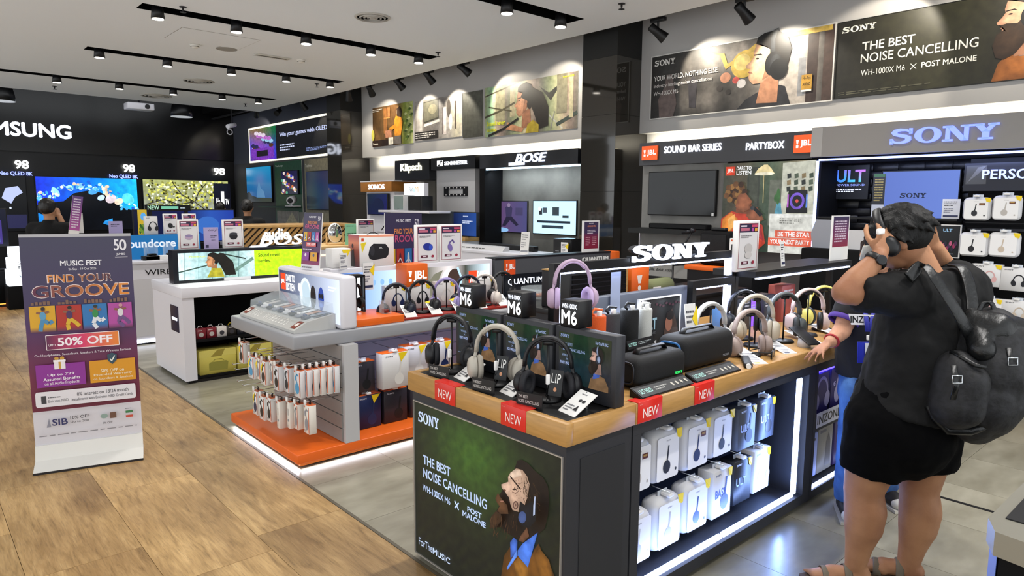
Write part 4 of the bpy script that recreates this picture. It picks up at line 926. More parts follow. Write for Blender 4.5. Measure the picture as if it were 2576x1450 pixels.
# ================================================================== right wall, far section
XL = 6.845
def f(pr):
    pr.rect(0, 0, 1, 1, '#17181c'); pr.field(8, 8, lambda u, v: (.25 + .3 * math.sin(3 * u + v), .2 + .25 * v, .55 + .3 * math.sin(4 * v + u)), 0, 0, .37, 1)
    for i in range(18): pr.ell(.05 + .28 * ((i * 7) % 11) / 11, .35 + .55 * ((i * 5) % 13) / 13, .03, .06, ['#e8d8e8', '#2a2a5a', '#c070d0', '#5a3020', '#a0d0f0'][i % 5])
    pr.rect(.02, .06, .34, .38, '#7a3ab8'); pr.rect(.1, .12, .26, .3, '#1a1420')
    pr.text('Win your games with OLED', .42, .60, .97, .76, '#cfd8ff', .025); pr.blur(.42, .2, .62, .42, '#d8e0ff', 3, 2); pr.blur(.74, .12, .98, .22, '#8fa0d8', 3, 3)
posterR('gaming_banner', 'black Win your games with OLED banner on the far wall', (627, 328), (833, 385), XL, f, PGLOW, .02, cat='banner', frame=(.045, led('frame_glow', '#fff6dc', 1.1)))
def f(pr):
    pr.field(8, 10, lambda u, v: (.08 + .25 * math.exp(-((u - .55) ** 2 + (v - .65) ** 2) / .05), .3 + .25 * v, .55 + .2 * v)); pr.poly([(0, 0), (0, .25), (.1, .3), (.2, .18), (.45, .12), (1, .1), (1, 0)], '#10202a'); pr.poly([(.4, .12), (.45, .4), (.52, .62), (.58, .4), (.7, .3), (.75, .12)], '#4a7fb0')
tvR('glossy television in the far corner with a painted blue reflection', (619, 423), (684, 508), 6.805, f)  # screen carries the back wall television's blue reflection, painted as glowing colour
posterR('green_panel', 'dark green wall panel behind a small game screen', (690, 409), (764, 600), 6.848, lambda pr: (pr.vgrad(0, 0, 1, 1, [(0, '#1c4436'), (1, '#1f5238')]), pr.text('The lounge', .03, .93, .32, .96, '#d8e0d8', .01)), cat='panel')
posterR('beige_panel', 'beige wall panel behind a dark television by the far column', (765, 402), (833, 600), 6.848, lambda pr: (pr.rect(0, 0, 1, 1, '#7f7863'), pr.text('The frame', .03, .9, .32, .94, '#d8d4c8', .01)), cat='panel')
def f(pr):
    pr.rect(0, 0, 1, 1, '#1a1840')
    for i in range(40): pr.ell(.06 + .88 * ((i * 17) % 41) / 41, .06 + .88 * ((i * 11) % 37) / 37, .07, .07, ['#c8b070', '#3a3ab0', '#e8d8d0', '#8a2a40', '#202048', '#50a080', '#d07040', '#f0e8f0'][i % 8])
tvR('small bright game screen on the green panel', (707, 432), (749, 488), 6.80, f)
tvR('dark upright television on the beige panel', (770, 433), (831, 528), 6.80, lambda pr: pr.field(6, 6, lambda u, v: (.10 + .06 * math.sin(8 * u), .14 + .06 * math.sin(7 * u), .20 + .06 * v)))
q = hit(737, 520, 'x', 6.6); t = T('projector', 'small white round projector on the green panel shelf', 'projector', (6.6, q.y, q.z)); MB().rbox(-.12, -.16, 0, .12, .16, .02, .008).obj('base', WHITE, t)
MB().cyl((-.02, .0, .02), (-.02, .0, .1), .02).obj('stem', WHITE, t); MB().cyl((-.1, -.09, .13), (.06, .09, .16), .085, .085, 20).obj('body', WHITE, t); MB().cyl((-.115, -.106, .127), (-.1, -.09, .13), .055, .055, 20).obj('lens', BLACK, t)
o = MB().box(6.45, 14.8, q.z - .03, 6.84, 16.3, q.z - .0005).obj('wall_shelf', mat('dark_green_shelf', '#16352b', .5)); tag(o, 'thin dark green shelf under the white projector', 'shelf')
def f(pr):
    pr.rect(0, 0, 1, 1, '#7d7670'); pr.poly([(.3, .2), (.72, .95), (1, .4), (1, 0), (.3, 0)], '#a59c82'); 
    for i in range(12): pr.ell(.05 + .08 * i, .12 + .1 * ((i * 5) % 4) / 4, .07, .12, ['#b0484a', '#3f5a50', '#c05a55'][i % 3])
posterR('mountain_picture', 'landscape picture of red flowers and pale mountain on far wall', (697, 530), (751, 585), 6.828, f, PHOTO, .03)
posterR('mountain_picture', 'narrow pale picture of a grey peak beside the beige panel', (752, 534), (768, 585), 6.828, lambda pr: (pr.rect(0, 0, 1, 1, '#6a6760'), pr.poly([(.1, 0), (.5, .6), (.9, .85), (1, 0)], '#9f988c')), PRINT, .03)
# ================================================================== back wall: televisions
t = T('wall_sign', 'large glowing white letters on the black back wall', 'sign', (0, 18.815, 3.0)); a = hit(180, 353, 'y', 18.815)
b0 = hit(0, 350, 'y', 18.815)
xe = a.x; x0_ = xe - 7 * .412
letters('lettering', 'SAMSUNG', 1.97, .315, .03, led('letter_samsung', '#eaf0ff', 4.5), t, (xe - 1.97, 0, a.z - 3.0 + .02), .04)
def tvB(label, x0, x1, z0, z1, Y, fn, m=GLOW, name='television'):
    t = T(name, label, 'television', (x0, Y, z0)); w, h = x1 - x0, z1 - z0
    MB().rbox(-.015, 0, -.015, w + .015, .06, h + .015, .005).obj('body', BLACK, t); pr = Print(w, h); fn(pr); pr.obj('screen', m, t); return t
def f(pr):
    pr.field(16, 10, lambda u, v: (.02 + .25 * max(0, u - .6), .18 + .55 * u, .85 + .1 * u))
    pr.poly([(.0, .48), (.25, .55), (.35, .7), (.5, .76), (.62, .72), (.75, .6), (.85, .42), (1, .35), (1, 0), (0, 0)], '#05070d')
    for x, z, a, b_, c in ((.18, .72, .03, .1, '#8fd0ff'), (.32, .8, .03, .06, '#a8e0ff'), (.42, .84, .05, .05, '#7fc8f8'), (.55, .75, .06, .06, '#4aa0e0'), (.68, .72, .03, .16, '#e8c8a8'), (.72, .6, .06, .08, '#d8c8d0'), (.8, .55, .05, .06, '#f0d8c0'), (.9, .6, .06, .12, '#5ad8e8'), (.62, .62, .04, .05, '#b8d8f8')): pr.ell(x, z, a, b_, c, .5)
    rn = random.Random(8)
    for i in range(90):
        u = rn.random(); zr = .55 + .22 * math.sin(max(0, min(1, (u - .1) / .75)) * PI) - (.2 if u > .8 else 0); pr.ell(min(.985, max(.015, u)), min(.97, zr + rn.uniform(.0, .16)), .008 + .02 * rn.random(), .012 + .02 * rn.random(), rn.choice(['#2a78d8', '#58b8f0', '#1a58c8', '#a8e4f8', '#e8c8a8', '#38a0e0', '#f0e0d0']), rn.random() * 3, 6)
    pr.poly([(0, .10), (.06, .14), (.06, .28), (0, .33)], '#1a80d8'); pr.poly([(.62, .12), (.72, .05), (.72, .22), (.64, .17)], '#2a90e0')
tvB('huge wall television with bright blue and turquoise picture', 2.40, 4.46, .95, 2.17, 18.83, f, TVGLOW)
def f(pr):
    pr.field(10, 6, lambda u, v: (.5 + .12 * v, .52 + .12 * v, .62 - .22 * v))
    rn = random.Random(5)
    for i in range(560): pr.ell(rn.random() * .97 + .015, .25 + .73 * rn.random(), .012 + .01 * rn.random(), .022, rn.choice(['#a8a83a', '#d8d870', '#5a5a20', '#e8ecd0', '#30301a', '#c0c458', '#888840']), rn.random() * 3, 5)
    for i in range(60): pr.ell(rn.random() * .97 + .015, .03 + .25 * rn.random(), .015, .03, rn.choice(['#9898d0', '#d8d8f4', '#50507a', '#b0b8e8']), rn.random() * 3, 5)
    for p in ([(0, .5), (.2, .6), (.35, .5), (.55, .55), (.7, .35)], [(.35, .5), (.42, .3), (.6, .2), (.95, .25)], [(.3, .95), (.4, .7), (.55, .55)], [(.7, .95), (.6, .75), (.55, .55)]): pr.line(p, .02, '#25201c')
    pr.rect(.78, .3, .99, .95, '#0b0c18'); pr.text('1', .87, .5, .91, .78, '#ffffff', .03); pr.text('TV', .92, .5, .97, .62, '#ffffff', .03); pr.text('No.', .81, .5, .865, .64, '#ffffff', .02); pr.rect(.79, .34, .98, .355, '#50a0e0')
tvB('huge wall television with yellow blossom branches picture', 4.60, 6.66, .95, 2.17, 18.83, f, TVGLOW)
def f(pr): pr.rect(0, 0, 1, 1, '#05060a'); pr.poly([(.78, .6), (.82, .78), (.93, .82), (.97, .7), (.9, .62), (.86, .5)], '#c8d4ff'); pr.ell(.85, .42, .01, .02, '#e8f0ff'); pr.rect(.8, .05, .99, .3, '#2a2a50')
tvB('huge dark wall television with white shape at the left edge', .15, 2.21, .95, 2.17, 18.83, f)
L98 = led('letter_98', '#f4f4ee', 3); LBL = led('letter_neo', '#8f9cf4', 2)
for i, (xa, xb) in enumerate(((2.04, 2.30), (4.18, 4.44), (6.31, 6.59))):
    t = T('size_sign', ['glowing 98 size sign at the left edge', 'glowing 98 size sign above the blue picture television', 'glowing 98 size sign above the blossom television'][i], 'sign', (xa, 18.83, 2.33)); letters('digits', '98', xb - xa, .19, .02, L98, t, (0, 0, 0), .04)
    if i < 2: letters('lettering', 'Neo QLED 8K', .62, .1, .012, LBL, t, (-.30, 0, -.16), .02)
    MB().box(0, 0, 0, .005, .069, .005).obj('pin', BLACK, t, (.05, 0, .05))
# hanging things in the black ceiling zone
q = hit(350, 269, 'y', 16.5); t = T('projector', 'white projector hanging from the black ceiling', 'projector', q); MB().rbox(-.26, -.17, -.07, .26, .17, .07, .02).obj('body', WHITE, t); MB().cyl((.0, 0, .07), (0, 0, 4.7 - q.z), .02, .02, 10).obj('pole', DMETAL, t); MB().cyl((.12, -.18, 0), (.12, -.165, 0), .05, .05, 16).obj('lens', BLACK, t)
for p, lab in (((457, 294), 'black dome pendant lamp with pale rim under the black ceiling'), ((4, 254), 'black pendant lamp cut by the left edge of the photo')):
    q = hit(p[0], p[1], 'y', 16.8); t = T('pendant_lamp', lab, 'lamp', q); MB().lathe([(.23, 0), (.22, .12), (.19, .26), (.02, .30)], 28).obj('shade', mat('black_shade', '#0d0d0f', .4), t); MB().cyl((0, 0, .3), (0, 0, 4.7 - q.z), .01, .01, 8).obj('rod', BLACK, t); MB().cyl((0, 0, -.005), (0, 0, .004), .225, .225, 28).obj('diffuser', led('dim_diffuser', '#b8bcc0', .7), t)
q = hit(583, 318, 'y', 16.2); t = T('security_camera', 'white bullet security camera hanging near the back corner', 'camera', q); MB().cyl((-.12, -.08, -.02), (.1, .08, .05), .05, .05, 16).obj('body', WHITE, t); MB().cyl((0, 0, .04), (0, 0, 4.7 - q.z), .014, .014, 8).obj('rod', DMETAL, t); MB().tube([(-.05 + .06 * math.cos(a), 0, -.13 + .06 * math.sin(a)) for a in [2 * PI * i / 14 for i in range(14)]], .012, 6, closed=True).obj('ring_bracket', WHITE, t)
# low furniture of the television zone
pl = T('tv_plinth', 'long black display plinth with warm light at its foot', 'plinth', (-3.0, 13.0, 0)); MB().rbox(0, 0, .06, 4.3, .7, .55, .01).obj('body', MATTEB, pl); MB().box(.05, .05, 0, 4.25, .65, .06).obj('recess', BLACK, pl); MB().box(0, .04, .04, 4.3, .048, .052).obj('led_strip', led('led_amber', '#ff7a30', 5), pl)
def f(pr): pr.rect(0, 0, 1, 1, '#10142a'); pr.rect(.1, .05, .9, .7, '#4a3a90'); pr.rect(.3, .1, .85, .5, '#60a0e0'); pr.ell(.6, .5, .2, .15, '#b060c0')
pz = hit(18, 560, 'y', 13.2)
t = tvB('small screen with violet picture on the black plinth', pz.x - .65, pz.x + .0, .93, 1.5, 13.3, f); MB().box(.2, .01, -.37, .4, .05, 0).rbox(.05, -.06, -.379, .6, .12, -.36, .004).obj('stand', BLACK, t)
a = hit(22, 722, 'y', 12.6); b_ = hit(66, 622, 'y', 12.6)
WB = led('glow_block', '#eef6ff', 1.5)
blk = T('light_blocks', 'stack of glowing white display blocks behind the banner stand', 'display', (a.x, 12.6, 0))
hh = b_.z - a.z
MB().rbox(-.02, 0, .0, .42, .38, a.z, .01).obj('support', MATTEB, blk)
for k, (x0, x1, z0, z1) in enumerate(((0, .40, 0, .42), (.02, .40, .42, .72), (.05, .38, .72, 1.0))): MB().rbox(x0, .02 * k, a.z + z0 * hh + .002, x1, .36, a.z + z1 * hh, .01).obj('block', WB, blk)
pr = Print(.36, hh); pr.text('2025', .3, .56, .95, .63, '#4a5058', .01); pr.text('NEW', .3, .45, .9, .52, '#4a5058', .01); pr.text('Vision', .3, .22, .9, .28, '#4a90b0', .01); pr.obj('print', PRINT, blk, (.03, -.002, a.z))
# ================================================================== headphones and stands
def hp_mat(col, rough=.45): return mat('hp_' + col, col, rough)
def headphones(label, loc, rz, col, cush=None, band=None, s=1.0, swivel=0, lean=0, boom=False, name='headphones', group='display headphones', spread=.078):
    """band in the local xz plane; origin at the inside top of the headband, cups hang below"""
    t = T(name, label, 'headphones', loc, group=group, rot=(lean, 0, rz)); cm = hp_mat(col); bm_ = hp_mat(band or col); cu = hp_mat(cush or '#17181b', .7)
    A = []
    for i in range(17):
        th = PI * i / 16; A.append((spread * 1.02 * s * math.cos(th), 0, (-.095 + .10 * math.sin(th) ** .9) * s if math.sin(th) > 0 else -.095 * s))
    MB().tube(A, 1, 10, flat=(.0165 * s, .0075 * s, (0, 1, 0))).obj('headband', bm_, t)
    MB().tube([(x * .92, y, z - .006 * s) for x, y, z in A[4:13]], 1, 8, flat=(.015 * s, .006 * s, (0, 1, 0))).obj('headband_pad', cu, t)
    for sg in (-1, 1):
        x = sg * spread * s
        MB().tube([(x * 1.02, 0, -.09 * s), (x * 1.1, 0, -.115 * s), (x * 1.1, 0, -.145 * s)], [.007 * s, .006 * s, .008 * s], 8).obj('yoke', bm_, t)
        R1 = Matrix.Translation((x, 0, -.155 * s)) @ Matrix.Rotation(sg * swivel, 4, 'Z') @ Matrix.Rotation(sg * PI / 2, 4, 'Y') @ Matrix.Diagonal((1.18, .98, 1, 1))
        k = s
        MB().lathe([(.001, .034 * k), (.018 * k, .034 * k), (.028 * k, .030 * k), (.036 * k, .018 * k), (.037 * k, .004 * k), (.030 * k, 0), (.001, 0)], 24, M=R1).obj('ear_cup', cm, t)
        c = MB().lathe([(.022 * k, 0), (.036 * k, -.001 * k), (.040 * k, -.010 * k), (.036 * k, -.020 * k), (.026 * k, -.022 * k), (.020 * k, -.014 * k), (.020 * k, -.004 * k), (.001, -.003 * k)], 24, M=R1).obj('ear_cushion', cu, t)
    if boom: MB().tube([(spread * s, -.02, -.17 * s), (spread * s * .8, -.07, -.20 * s), (spread * s * .4, -.11, -.205 * s)], .004, 6).ell((spread * s * .4, -.11, -.205 * s), .008, .014, .008).obj('boom_microphone', BLACK, t)
    return t
def hp_stand(label, loc, rz, h, base=.06, m=None, group='headphone stands', off=0):
    t = T('headphone_stand', label, 'stand', loc, rz, group); m = m or BLACK
    MB().lathe([(base, 0), (base, .008), (base * .93, .012), (.012, .016)], 28).obj('base', m, t)
    MB().cyl((0, off, .012), (0, off, h - .012), .0045, .0045, 8).obj('pole', m, t)
    MB().cyl((-.02, off, h - .014), (.02, off, h - .014), .011, .011, 12).obj('saddle', m, t); return t
def hp_on_stand(desc, loc, rz, z_top, col, stand=True, cush=None, s=1.0, swivel=0, band=None, boom=False, lean=0, sm=None, base=.06):
    h = z_top - loc[2]
    if stand: hp_stand('stand carrying the ' + desc, loc, rz, h, base, sm)
    return headphones(desc, (loc[0], loc[1], z_top + .002), rz, col, cush, band, s, swivel, boom=boom, lean=lean)
# ================================================================== JBL island
IS = T('jbl_island', 'grey island counter with orange base and cantilevered end', 'island', (1.725, 3.89, 0))
LX = 3.72
MB().rbox(0, 0, .035, LX, 1.13, .098, .006).obj('base_slab', ORANGE, IS); MB().box(.03, .03, .012, LX - .03, 1.1, .0345).obj('base_lip', mat('orange_light_tint', '#f08028', .35), IS)  # lip's brighter orange is light falling on it, put into the colour
MB().box(.12, .12, .0, LX - .12, 1.0, .0118).obj('foot', BLACK, IS)
MB().rbox(.02, .055, .742, LX, 1.11, .83, .012, 3).obj('countertop', mat('island_grey', '#97989c', .4), IS)
MB().box(.33, .0, .0985, .43, 1.12, .7415).obj('end_panel', mat('island_white', '#bebdbe', .4), IS)
MB().box(.43, .50, .0985, LX - .05, .56, .7415).obj('spine_panel', mat('slat_grey', '#8b8aa0', .5), IS)
for k in range(7):
    MB().box(.318, .03, .105 + k * .091, .3295, 1.09, .105 + k * .091 + .084).obj('slat', mat('slat_board', '#8f8a86', .5), IS)
for k in range(6): MB().box(.44, .488, .105 + k * .106, LX - .06, .4995, .105 + k * .106 + .098).obj('slat', MATS['slat_grey'], IS)
l = light('island_underglow', 'AREA', (1.74, 4.45, .02), 1.5, (.85, .88, 1), target=(1.4, 4.45, -.2), size=(1.1, .03)); l.rotation_euler = (0, R_(55), 0); l.data.size, l.data.size_y = .03, 1.1
l = light('island_underglow', 'AREA', (3.4, 3.9, .02), 2.2, (.85, .88, 1), size=(3.3, .03)); l.rotation_euler = (R_(-55), 0, 0)
light('shelf_glow', 'AREA', (3.4, 4.0, .735), 3, (.8, .82, 1), target=(3.4, 4.2, .1), size=(2.6, .03))
# display head
hd = T('poster_display', 'white upright panel with lit earbud poster above the tray', 'display', (2.08, 4.935, .8305), RX)
MB().rbox(0, 0, 0, .985, .11, .345, .02, 3).obj('housing', WHITE, hd)
pr = Print(.93, .29)
pr.field(14, 6, lambda u, v: (.18 + .6 * u, .22 + .6 * u, .32 + .58 * u)); pr.rect(.03, .52, .12, .93, '#e2401c'); pr.text('JBL', .04, .66, .11, .78, '#ffffff', .03); dare(pr, .13, .52, .16, .4)
pr.ell(.47, .5, .1, .42, '#c8d4dc'); pr.ell(.475, .5, .07, .34, '#a8bcc8'); pr.ell(.37, .66, .025, .1, '#f0f4f8'); pr.ell(.41, .5, .012, .14, '#e8eef4')
for x, c in ((.60, '#14161c'), (.73, '#1a3a8a')): pr.ell(x, .5, .045, .27, c); pr.ell(x - .018, .56, .016, .06, '#05060a'); pr.ell(x + .018, .56, .016, .06, '#05060a'); pr.ell(x, .35, .03, .05, '#3a60b0' if c == '#1a3a8a' else '#2c2f38')
pr.blur(.85, .72, .97, .84, '#ffffff', 2, 4)
pr.obj('lit_poster', GLOW2, hd, (.03, -.001, .03))
tr = T('earbud_tray', 'grey sloped true wireless tray under a clear lid', 'display', (1.79, 4.93, .8305), RX)
MB().prism([(0, 0), (.285, 0), (.285, .10), (.09, .065), (.0, .018)], 0, .90, 'x').obj('tray_body', mat('tray_grey', '#b9b8b4', .4), tr)
pr = Print(.88, .11); pr.text('TRUE', .12, .2, .30, .75, '#f0eee8', .0, space=1.6); pr.text('WIRELESS', .38, .2, .8, .75, '#f0eee8', 0, space=1.5)
for x in (.01, .91): pr.rect(x, .15, x + .07, .85, '#7a2c18'); pr.rect(x + .015, .35, x + .055, .65, '#e8e0d8')
pr.obj('lettering', PRINT, tr, (.01, .0, .0185), (R_(-62.5), 0, 0))
sl = math.atan2(.035, .195)
for k in range(9):
    Mx = Matrix.Translation((.07 + k * .092, .10, .0675)) @ Matrix.Rotation(sl, 4, 'X')
    e = MB().rbox(-.03, .0, 0, .03, .05, .018, .008, 2, M=Mx).obj('earbud_case', mat('case_%d' % (k % 4), ['#1c2540', '#d8d8dc', '#17181c', '#8a8d98'][k % 4], .3), tr)
    MB().ell((Mx @ Vector((-.012, .025, .024))), .008, .008, .009, 10, 6).obj('earbud', mat('bud_%d' % (k % 2), ['#3a4a78', '#ecebea'][k % 2], .3), e); MB().ell((Mx @ Vector((.012, .025, .024))), .008, .008, .009, 10, 6).obj('earbud', mat('bud_%d' % (k % 2), '#3a4a78', .3), e)
Mx = Matrix.Translation((.03, .155, .0775)) @ Matrix.Rotation(sl, 4, 'X')
pr = Print(.84, .12); pr.rect(0, 0, 1, 1, '#3a3b40')
for k in range(10): pr.poly([(.03 + k * .095, .1), (.10 + k * .095, .1), (.12 + k * .095, .9), (.05 + k * .095, .9)], ['#d8d4d0', '#55565c', '#e8e6e4', '#c98a60', '#8a8c94'][k % 5])
o = pr.obj('insert_card', GLOSSP, tr, (.03, .155, .079), (sl - PI / 2 + PI, 0, 0)); o.rotation_euler = (sl - PI / 2, 0, 0)
lid = MB(); x0, x1 = .02, .88
prof = [(.07, .062), (.075, .11), (.275, .165), (.28, .103)]
for (a, b_) in zip(prof[:-1], prof[1:]):
    dx, dz = b_[0] - a[0], b_[1] - a[1]; n_ = math.hypot(dx, dz); nx, nz = -dz / n_ * .003, dx / n_ * .003
    lid.prism([(a[0], a[1]), (b_[0], b_[1]), (b_[0] + nx, b_[1] + nz), (a[0] + nx, a[1] + nz)], x0, x1, 'x')
for xx in (x0, x1): lid.prism([(.07, .064), (.075, .11), (.275, .165), (.28, .105)], xx, xx + .003, 'x')
lid.obj('clear_lid', CLEAR, tr)
# pegs and small boxes on the cantilever end
def peg_box(label, loc, w, h, d, style, sticker=False, peg=.1, group='small earphone boxes on the cantilever end'):
    t = T('earphone_box', label, 'box', loc, RX, group)      # bottom centre of front
    MB().rbox(-w / 2, 0, 0, w / 2, d, h, .002, 1).obj('body', mat('carton_%d' % style, ['#e2e0dc', '#dcdcde', '#e6e0d6'][style % 3], .45), t)
    pr = Print(w, h); pr.rect(.08, .9, .26, .97, '#d85a2a')
    c = ['#1d1e22', '#4a9ac8', '#8f9096', '#2a3350'][style % 4]
    if w > .05: pr.line([(.6, .45), (.35, .68), (.5, .86), (.75, .8)], .011, c); pr.ell(.52, .33, .32, .2, c); pr.ell(.33, .7, .14, .1, c); pr.rect(.9, .05, 1, .95, '#d86a40')
    else: pr.ell(.5, .3, .25, .05, c); pr.rect(.35, .5, .65, .75, '#b8b6b2')
    pr.blur(.1, .05, .5, .14, '#9a9896', 2, style); pr.obj('print', PRINT, t, (-w / 2, -.0004, 0))
    MB().box(-w / 2 + .0005, .0005, h, w / 2 - .0005, d - .0005, h + .0015).obj('lid', mat('carton_orange', '#e07040', .5), t)
    MB().box(-.015, d * .5, h + .0015, .015, d * .5 + .002, h + .028).obj('hang_tab', BLACK, t)
    MB().rbox(-.012, -.012, h + .006, .012, .0, h + .035, .004).obj('security_tag', PAPER, t)
    MB().cyl((0, -.01, h + .022), (0, peg, h + .022), .0022, .0022, 6).obj('peg', CHROME, t)
    if sticker: MB().prism([(-w * .45, h * .72), (w * .05, h * .95), (-w * .35, h * .45)], -.002, -.001).obj('sticker', YELLOW, t)
    return t
for k, (y, z, w, h, st, stk, x, d) in enumerate(((4.86, .50, .085, .15, 0, 1, 1.76, .05), (4.66, .43, .10, .155, 1, 1, 1.75, .05), (4.56, .44, .075, .15, 2, 1, 1.76, .05), (4.47, .42, .085, .165, 0, 1, 1.76, .05), (4.385, .44, .06, .16, 2, 0, 1.78, .05), (4.28, .42, .08, .165, 4, 0, 1.77, .05), (4.19, .42, .075, .165, 4, 0, 1.80, .06))):
    peg_box('white earphone box, %s along the upper peg row' % ['leftmost', 'second', 'third', 'fourth', 'fifth', 'sixth', 'seventh'][k], (x, y, z), w, h, d, st, stk, 2.043 - x)
for k in range(6):
    x = 1.795 + .038 * k; t_ = peg_box('slim box %s in the packed rank at the right of the upper pegs' % ['foremost', 'second', 'third', 'fourth', 'fifth', 'rearmost'][k], (x, 4.02 - .018 * k + .0, .425 + .004 * k), .092, .175, .034, [1, 1, 0, 0, 3, 1][k], False, .05 if k < 5 else .05)
for k, (y, z, w, h, st, stk, x) in enumerate(((4.66, .165, .08, .17, 3, 1, 1.77), (4.52, .165, .085, .165, 0, 0, 1.76), (4.42, .175, .075, .165, 0, 0, 1.77), (4.27, .165, .045, .185, 2, 0, 1.77), (4.155, .19, .045, .175, 2, 0, 1.79), (4.065, .205, .055, .165, 2, 0, 1.80), (3.955, .20, .075, .185, 2, 0, 1.82))):
    peg_box('white earphone box, %s along the lower peg row' % ['leftmost', 'second', 'third', 'fourth', 'fifth', 'sixth', 'rightmost'][k], (x, y, z), w, h, .05, st, stk, 2.043 - x)
for k, (y, z) in enumerate(((4.98, .47), (4.93, .44), (4.90, .36), (4.80, .35), (4.75, .31), (4.35, .335), (4.10, .62), (4.0, .64), (4.3, .66), (4.5, .66), (4.7, .66))):
    o = MB().cyl((0, 0, 0), (-.3, 0, 0), .0025, .0025, 6).cyl((-.3, 0, 0), (-.305, 0, .012), .0025, .0025, 6).obj('empty_peg', CHROME, IS, (2.043 - 1.725, y - 3.89, z))
# boxes hanging under the counter on the near long side
def under_box(label, x, z, w, h, base, hp, sticker=False, y=4.06, top='orange'):
    t = hang_box(label, (x, y, z), 0, w, h, .085, 'fold', hp, False, 'headphone_box', 'headphone boxes under the island counter', None, True, base)
    MB().box(-w / 2, .001, h, w / 2, .084, h + .002).obj('lid', ORANGE, t)
    if sticker: MB().prism([(w * .1, h * .98), (w * .45, h * .98), (w * .2, h * .72)], -.003, -.002).obj('yellow_sticker', YELLOW, t)
    return t
under_box('black headphone box with orange lid, upper left under the island', 2.29, .36, .17, .21, 'dark', 'black')
under_box('white headphone box at the front under the island counter', 2.50, .37, .215, .25, 'white', 'white', True, 3.99)
under_box('white headphone box beside the counter end under the island', 2.73, .385, .2, .24, 'white', 'white', True, 4.08)
under_box('white headphone box, third of the pale row under the island', 2.96, .385, .2, .24, 'white', 'navy', True, 4.08)
under_box('navy headphone box with yellow sticker, lower row under the island', 2.325, .1, .19, .235, 'navy', 'navy', True)
under_box('black headphone box, lower row next to the counter end', 2.54, .1, .19, .235, 'dark', 'black')
under_box('dark headphone box, third in the lower island row', 2.76, .1, .19, .235, 'dark', 'silver')
# ---- spine with lightboxes
YS = 4.45
sp = T('spine_lightbox', 'white framed lit panel with man in headphones along the island', 'lightbox', (2.26, YS, .8305))
MB().rbox(0, 0, 0, 1.50, .12, .345, .006).obj('frame', WHITE, sp)
pr = Print(1.44, .28); pr.hgrad(0, 0, 1, 1, [(0, '#2c3440'), (.1, '#6a90d8'), (.35, '#bcd4f4'), (.42, '#8a8c7a'), (.55, '#5a5a4c'), (.7, '#d8d0d0'), (.82, '#3a3c34'), (1, '#cfe4ee')])
for i in range(6): pr.ell(.12 + .05 * i, .7, .012, .08, '#7aa4e4')
pr.poly([(.45, 0), (.6, .8), (.66, .9), (.58, .2)], '#6d6c5c'); pr.ell(.70, .5, .055, .42, '#f0e4e0'); pr.ell(.74, .62, .05, .3, '#3a2a24'); pr.ell(.725, .35, .03, .2, '#b88a74'); pr.line([(.77, .3), (.79, .6), (.76, .95)], .02, '#a8c8e0'); pr.rect(.84, .3, .90, .82, '#e2401c'); pr.text('JBL', .847, .46, .893, .62, '#ffffff', .03); dare(pr, .905, .3, .09, .5)
pr.obj('lit_poster', GLOW2, sp, (.03, -.001, .03))
qp = T('gaming_sign', 'dark grey Quantum gaming panel with orange logo on the island', 'panel', (3.79, YS, .8305))
MB().box(0, 0, 0, 1.52, .14, .335).obj('panel', mat('quantum_grey', '#4b4c50', .45), qp); MB().box(.0, -.005, .335, 1.52, .14, .35).obj('cap', DMETAL, qp); MB().rbox(1.521, -.01, -.0, 1.66, .15, .345, .01).obj('orange_end', ORANGE, qp); MB().box(.1, -.012, .0, 1.5, -.0005, .20).obj('glass_band', mat('quantum_dark', '#1c1e24', .15), qp)
pr = Print(.125, .13); jbl_mark(pr, 0, 0, 1, 1); o = MB().box(0, -.012, 0, .125, 0, .13).obj('logo_tile', ORANGE, qp, (.10, -.0005, .2)); pr.obj('logo_print', PRINT, o, (0, -.0122, 0))
letters('lettering', 'QUANTUM', .42, .062, .004, LW, qp, (.14, -.0125, .10), .006); letters('lettering', '|', .006, .075, .004, LW, qp, (.60, -.0125, .095)); letters('lettering', 'GAMING', .26, .04, .004, mat('grey_letter', '#8f95a0', .4, emit=.6), qp, (.64, -.0125, .11), 0)
letters('lettering', 'QUANTUM', .38, .055, .01, mat('white_letter', '#e8e6e2', .4), qp, (1.1, -.0005, .25), .02)
# orange JBL cube on the spine
def jbl_cube(label, loc, w, h, d, rz=0):
    t = T('jbl_cube', label, 'display block', loc, rz); MB().rbox(0, 0, 0, w, d, h, .004).obj('cube', ORANGE, t); pr = Print(w, h); jbl_mark(pr, 0, 0, 1, 1); 
    pr2 = Print(w, h); pr2.text('JBL', .32, .22, .95, .7, '#ffffff', .035); pr2.rect(.1, .24, .22, .36, '#ffffff'); pr2.poly([(.08, .7), (.24, .7), (.2, .44), (.14, .44)], '#ffffff'); pr2.obj('logo', GLOW2, t); return t
jbl_cube('orange cube sign with white JBL letters above the island headphones', (2.80, 4.30, 1.02), .19, .17, .149)
MB().box(2.86, 4.34, .8305, 2.93, 4.42, 1.0195).obj('cube_post', BLACK, None); tag(bpy.data.objects['cube_post'], 'short black post under the orange JBL cube', 'post')
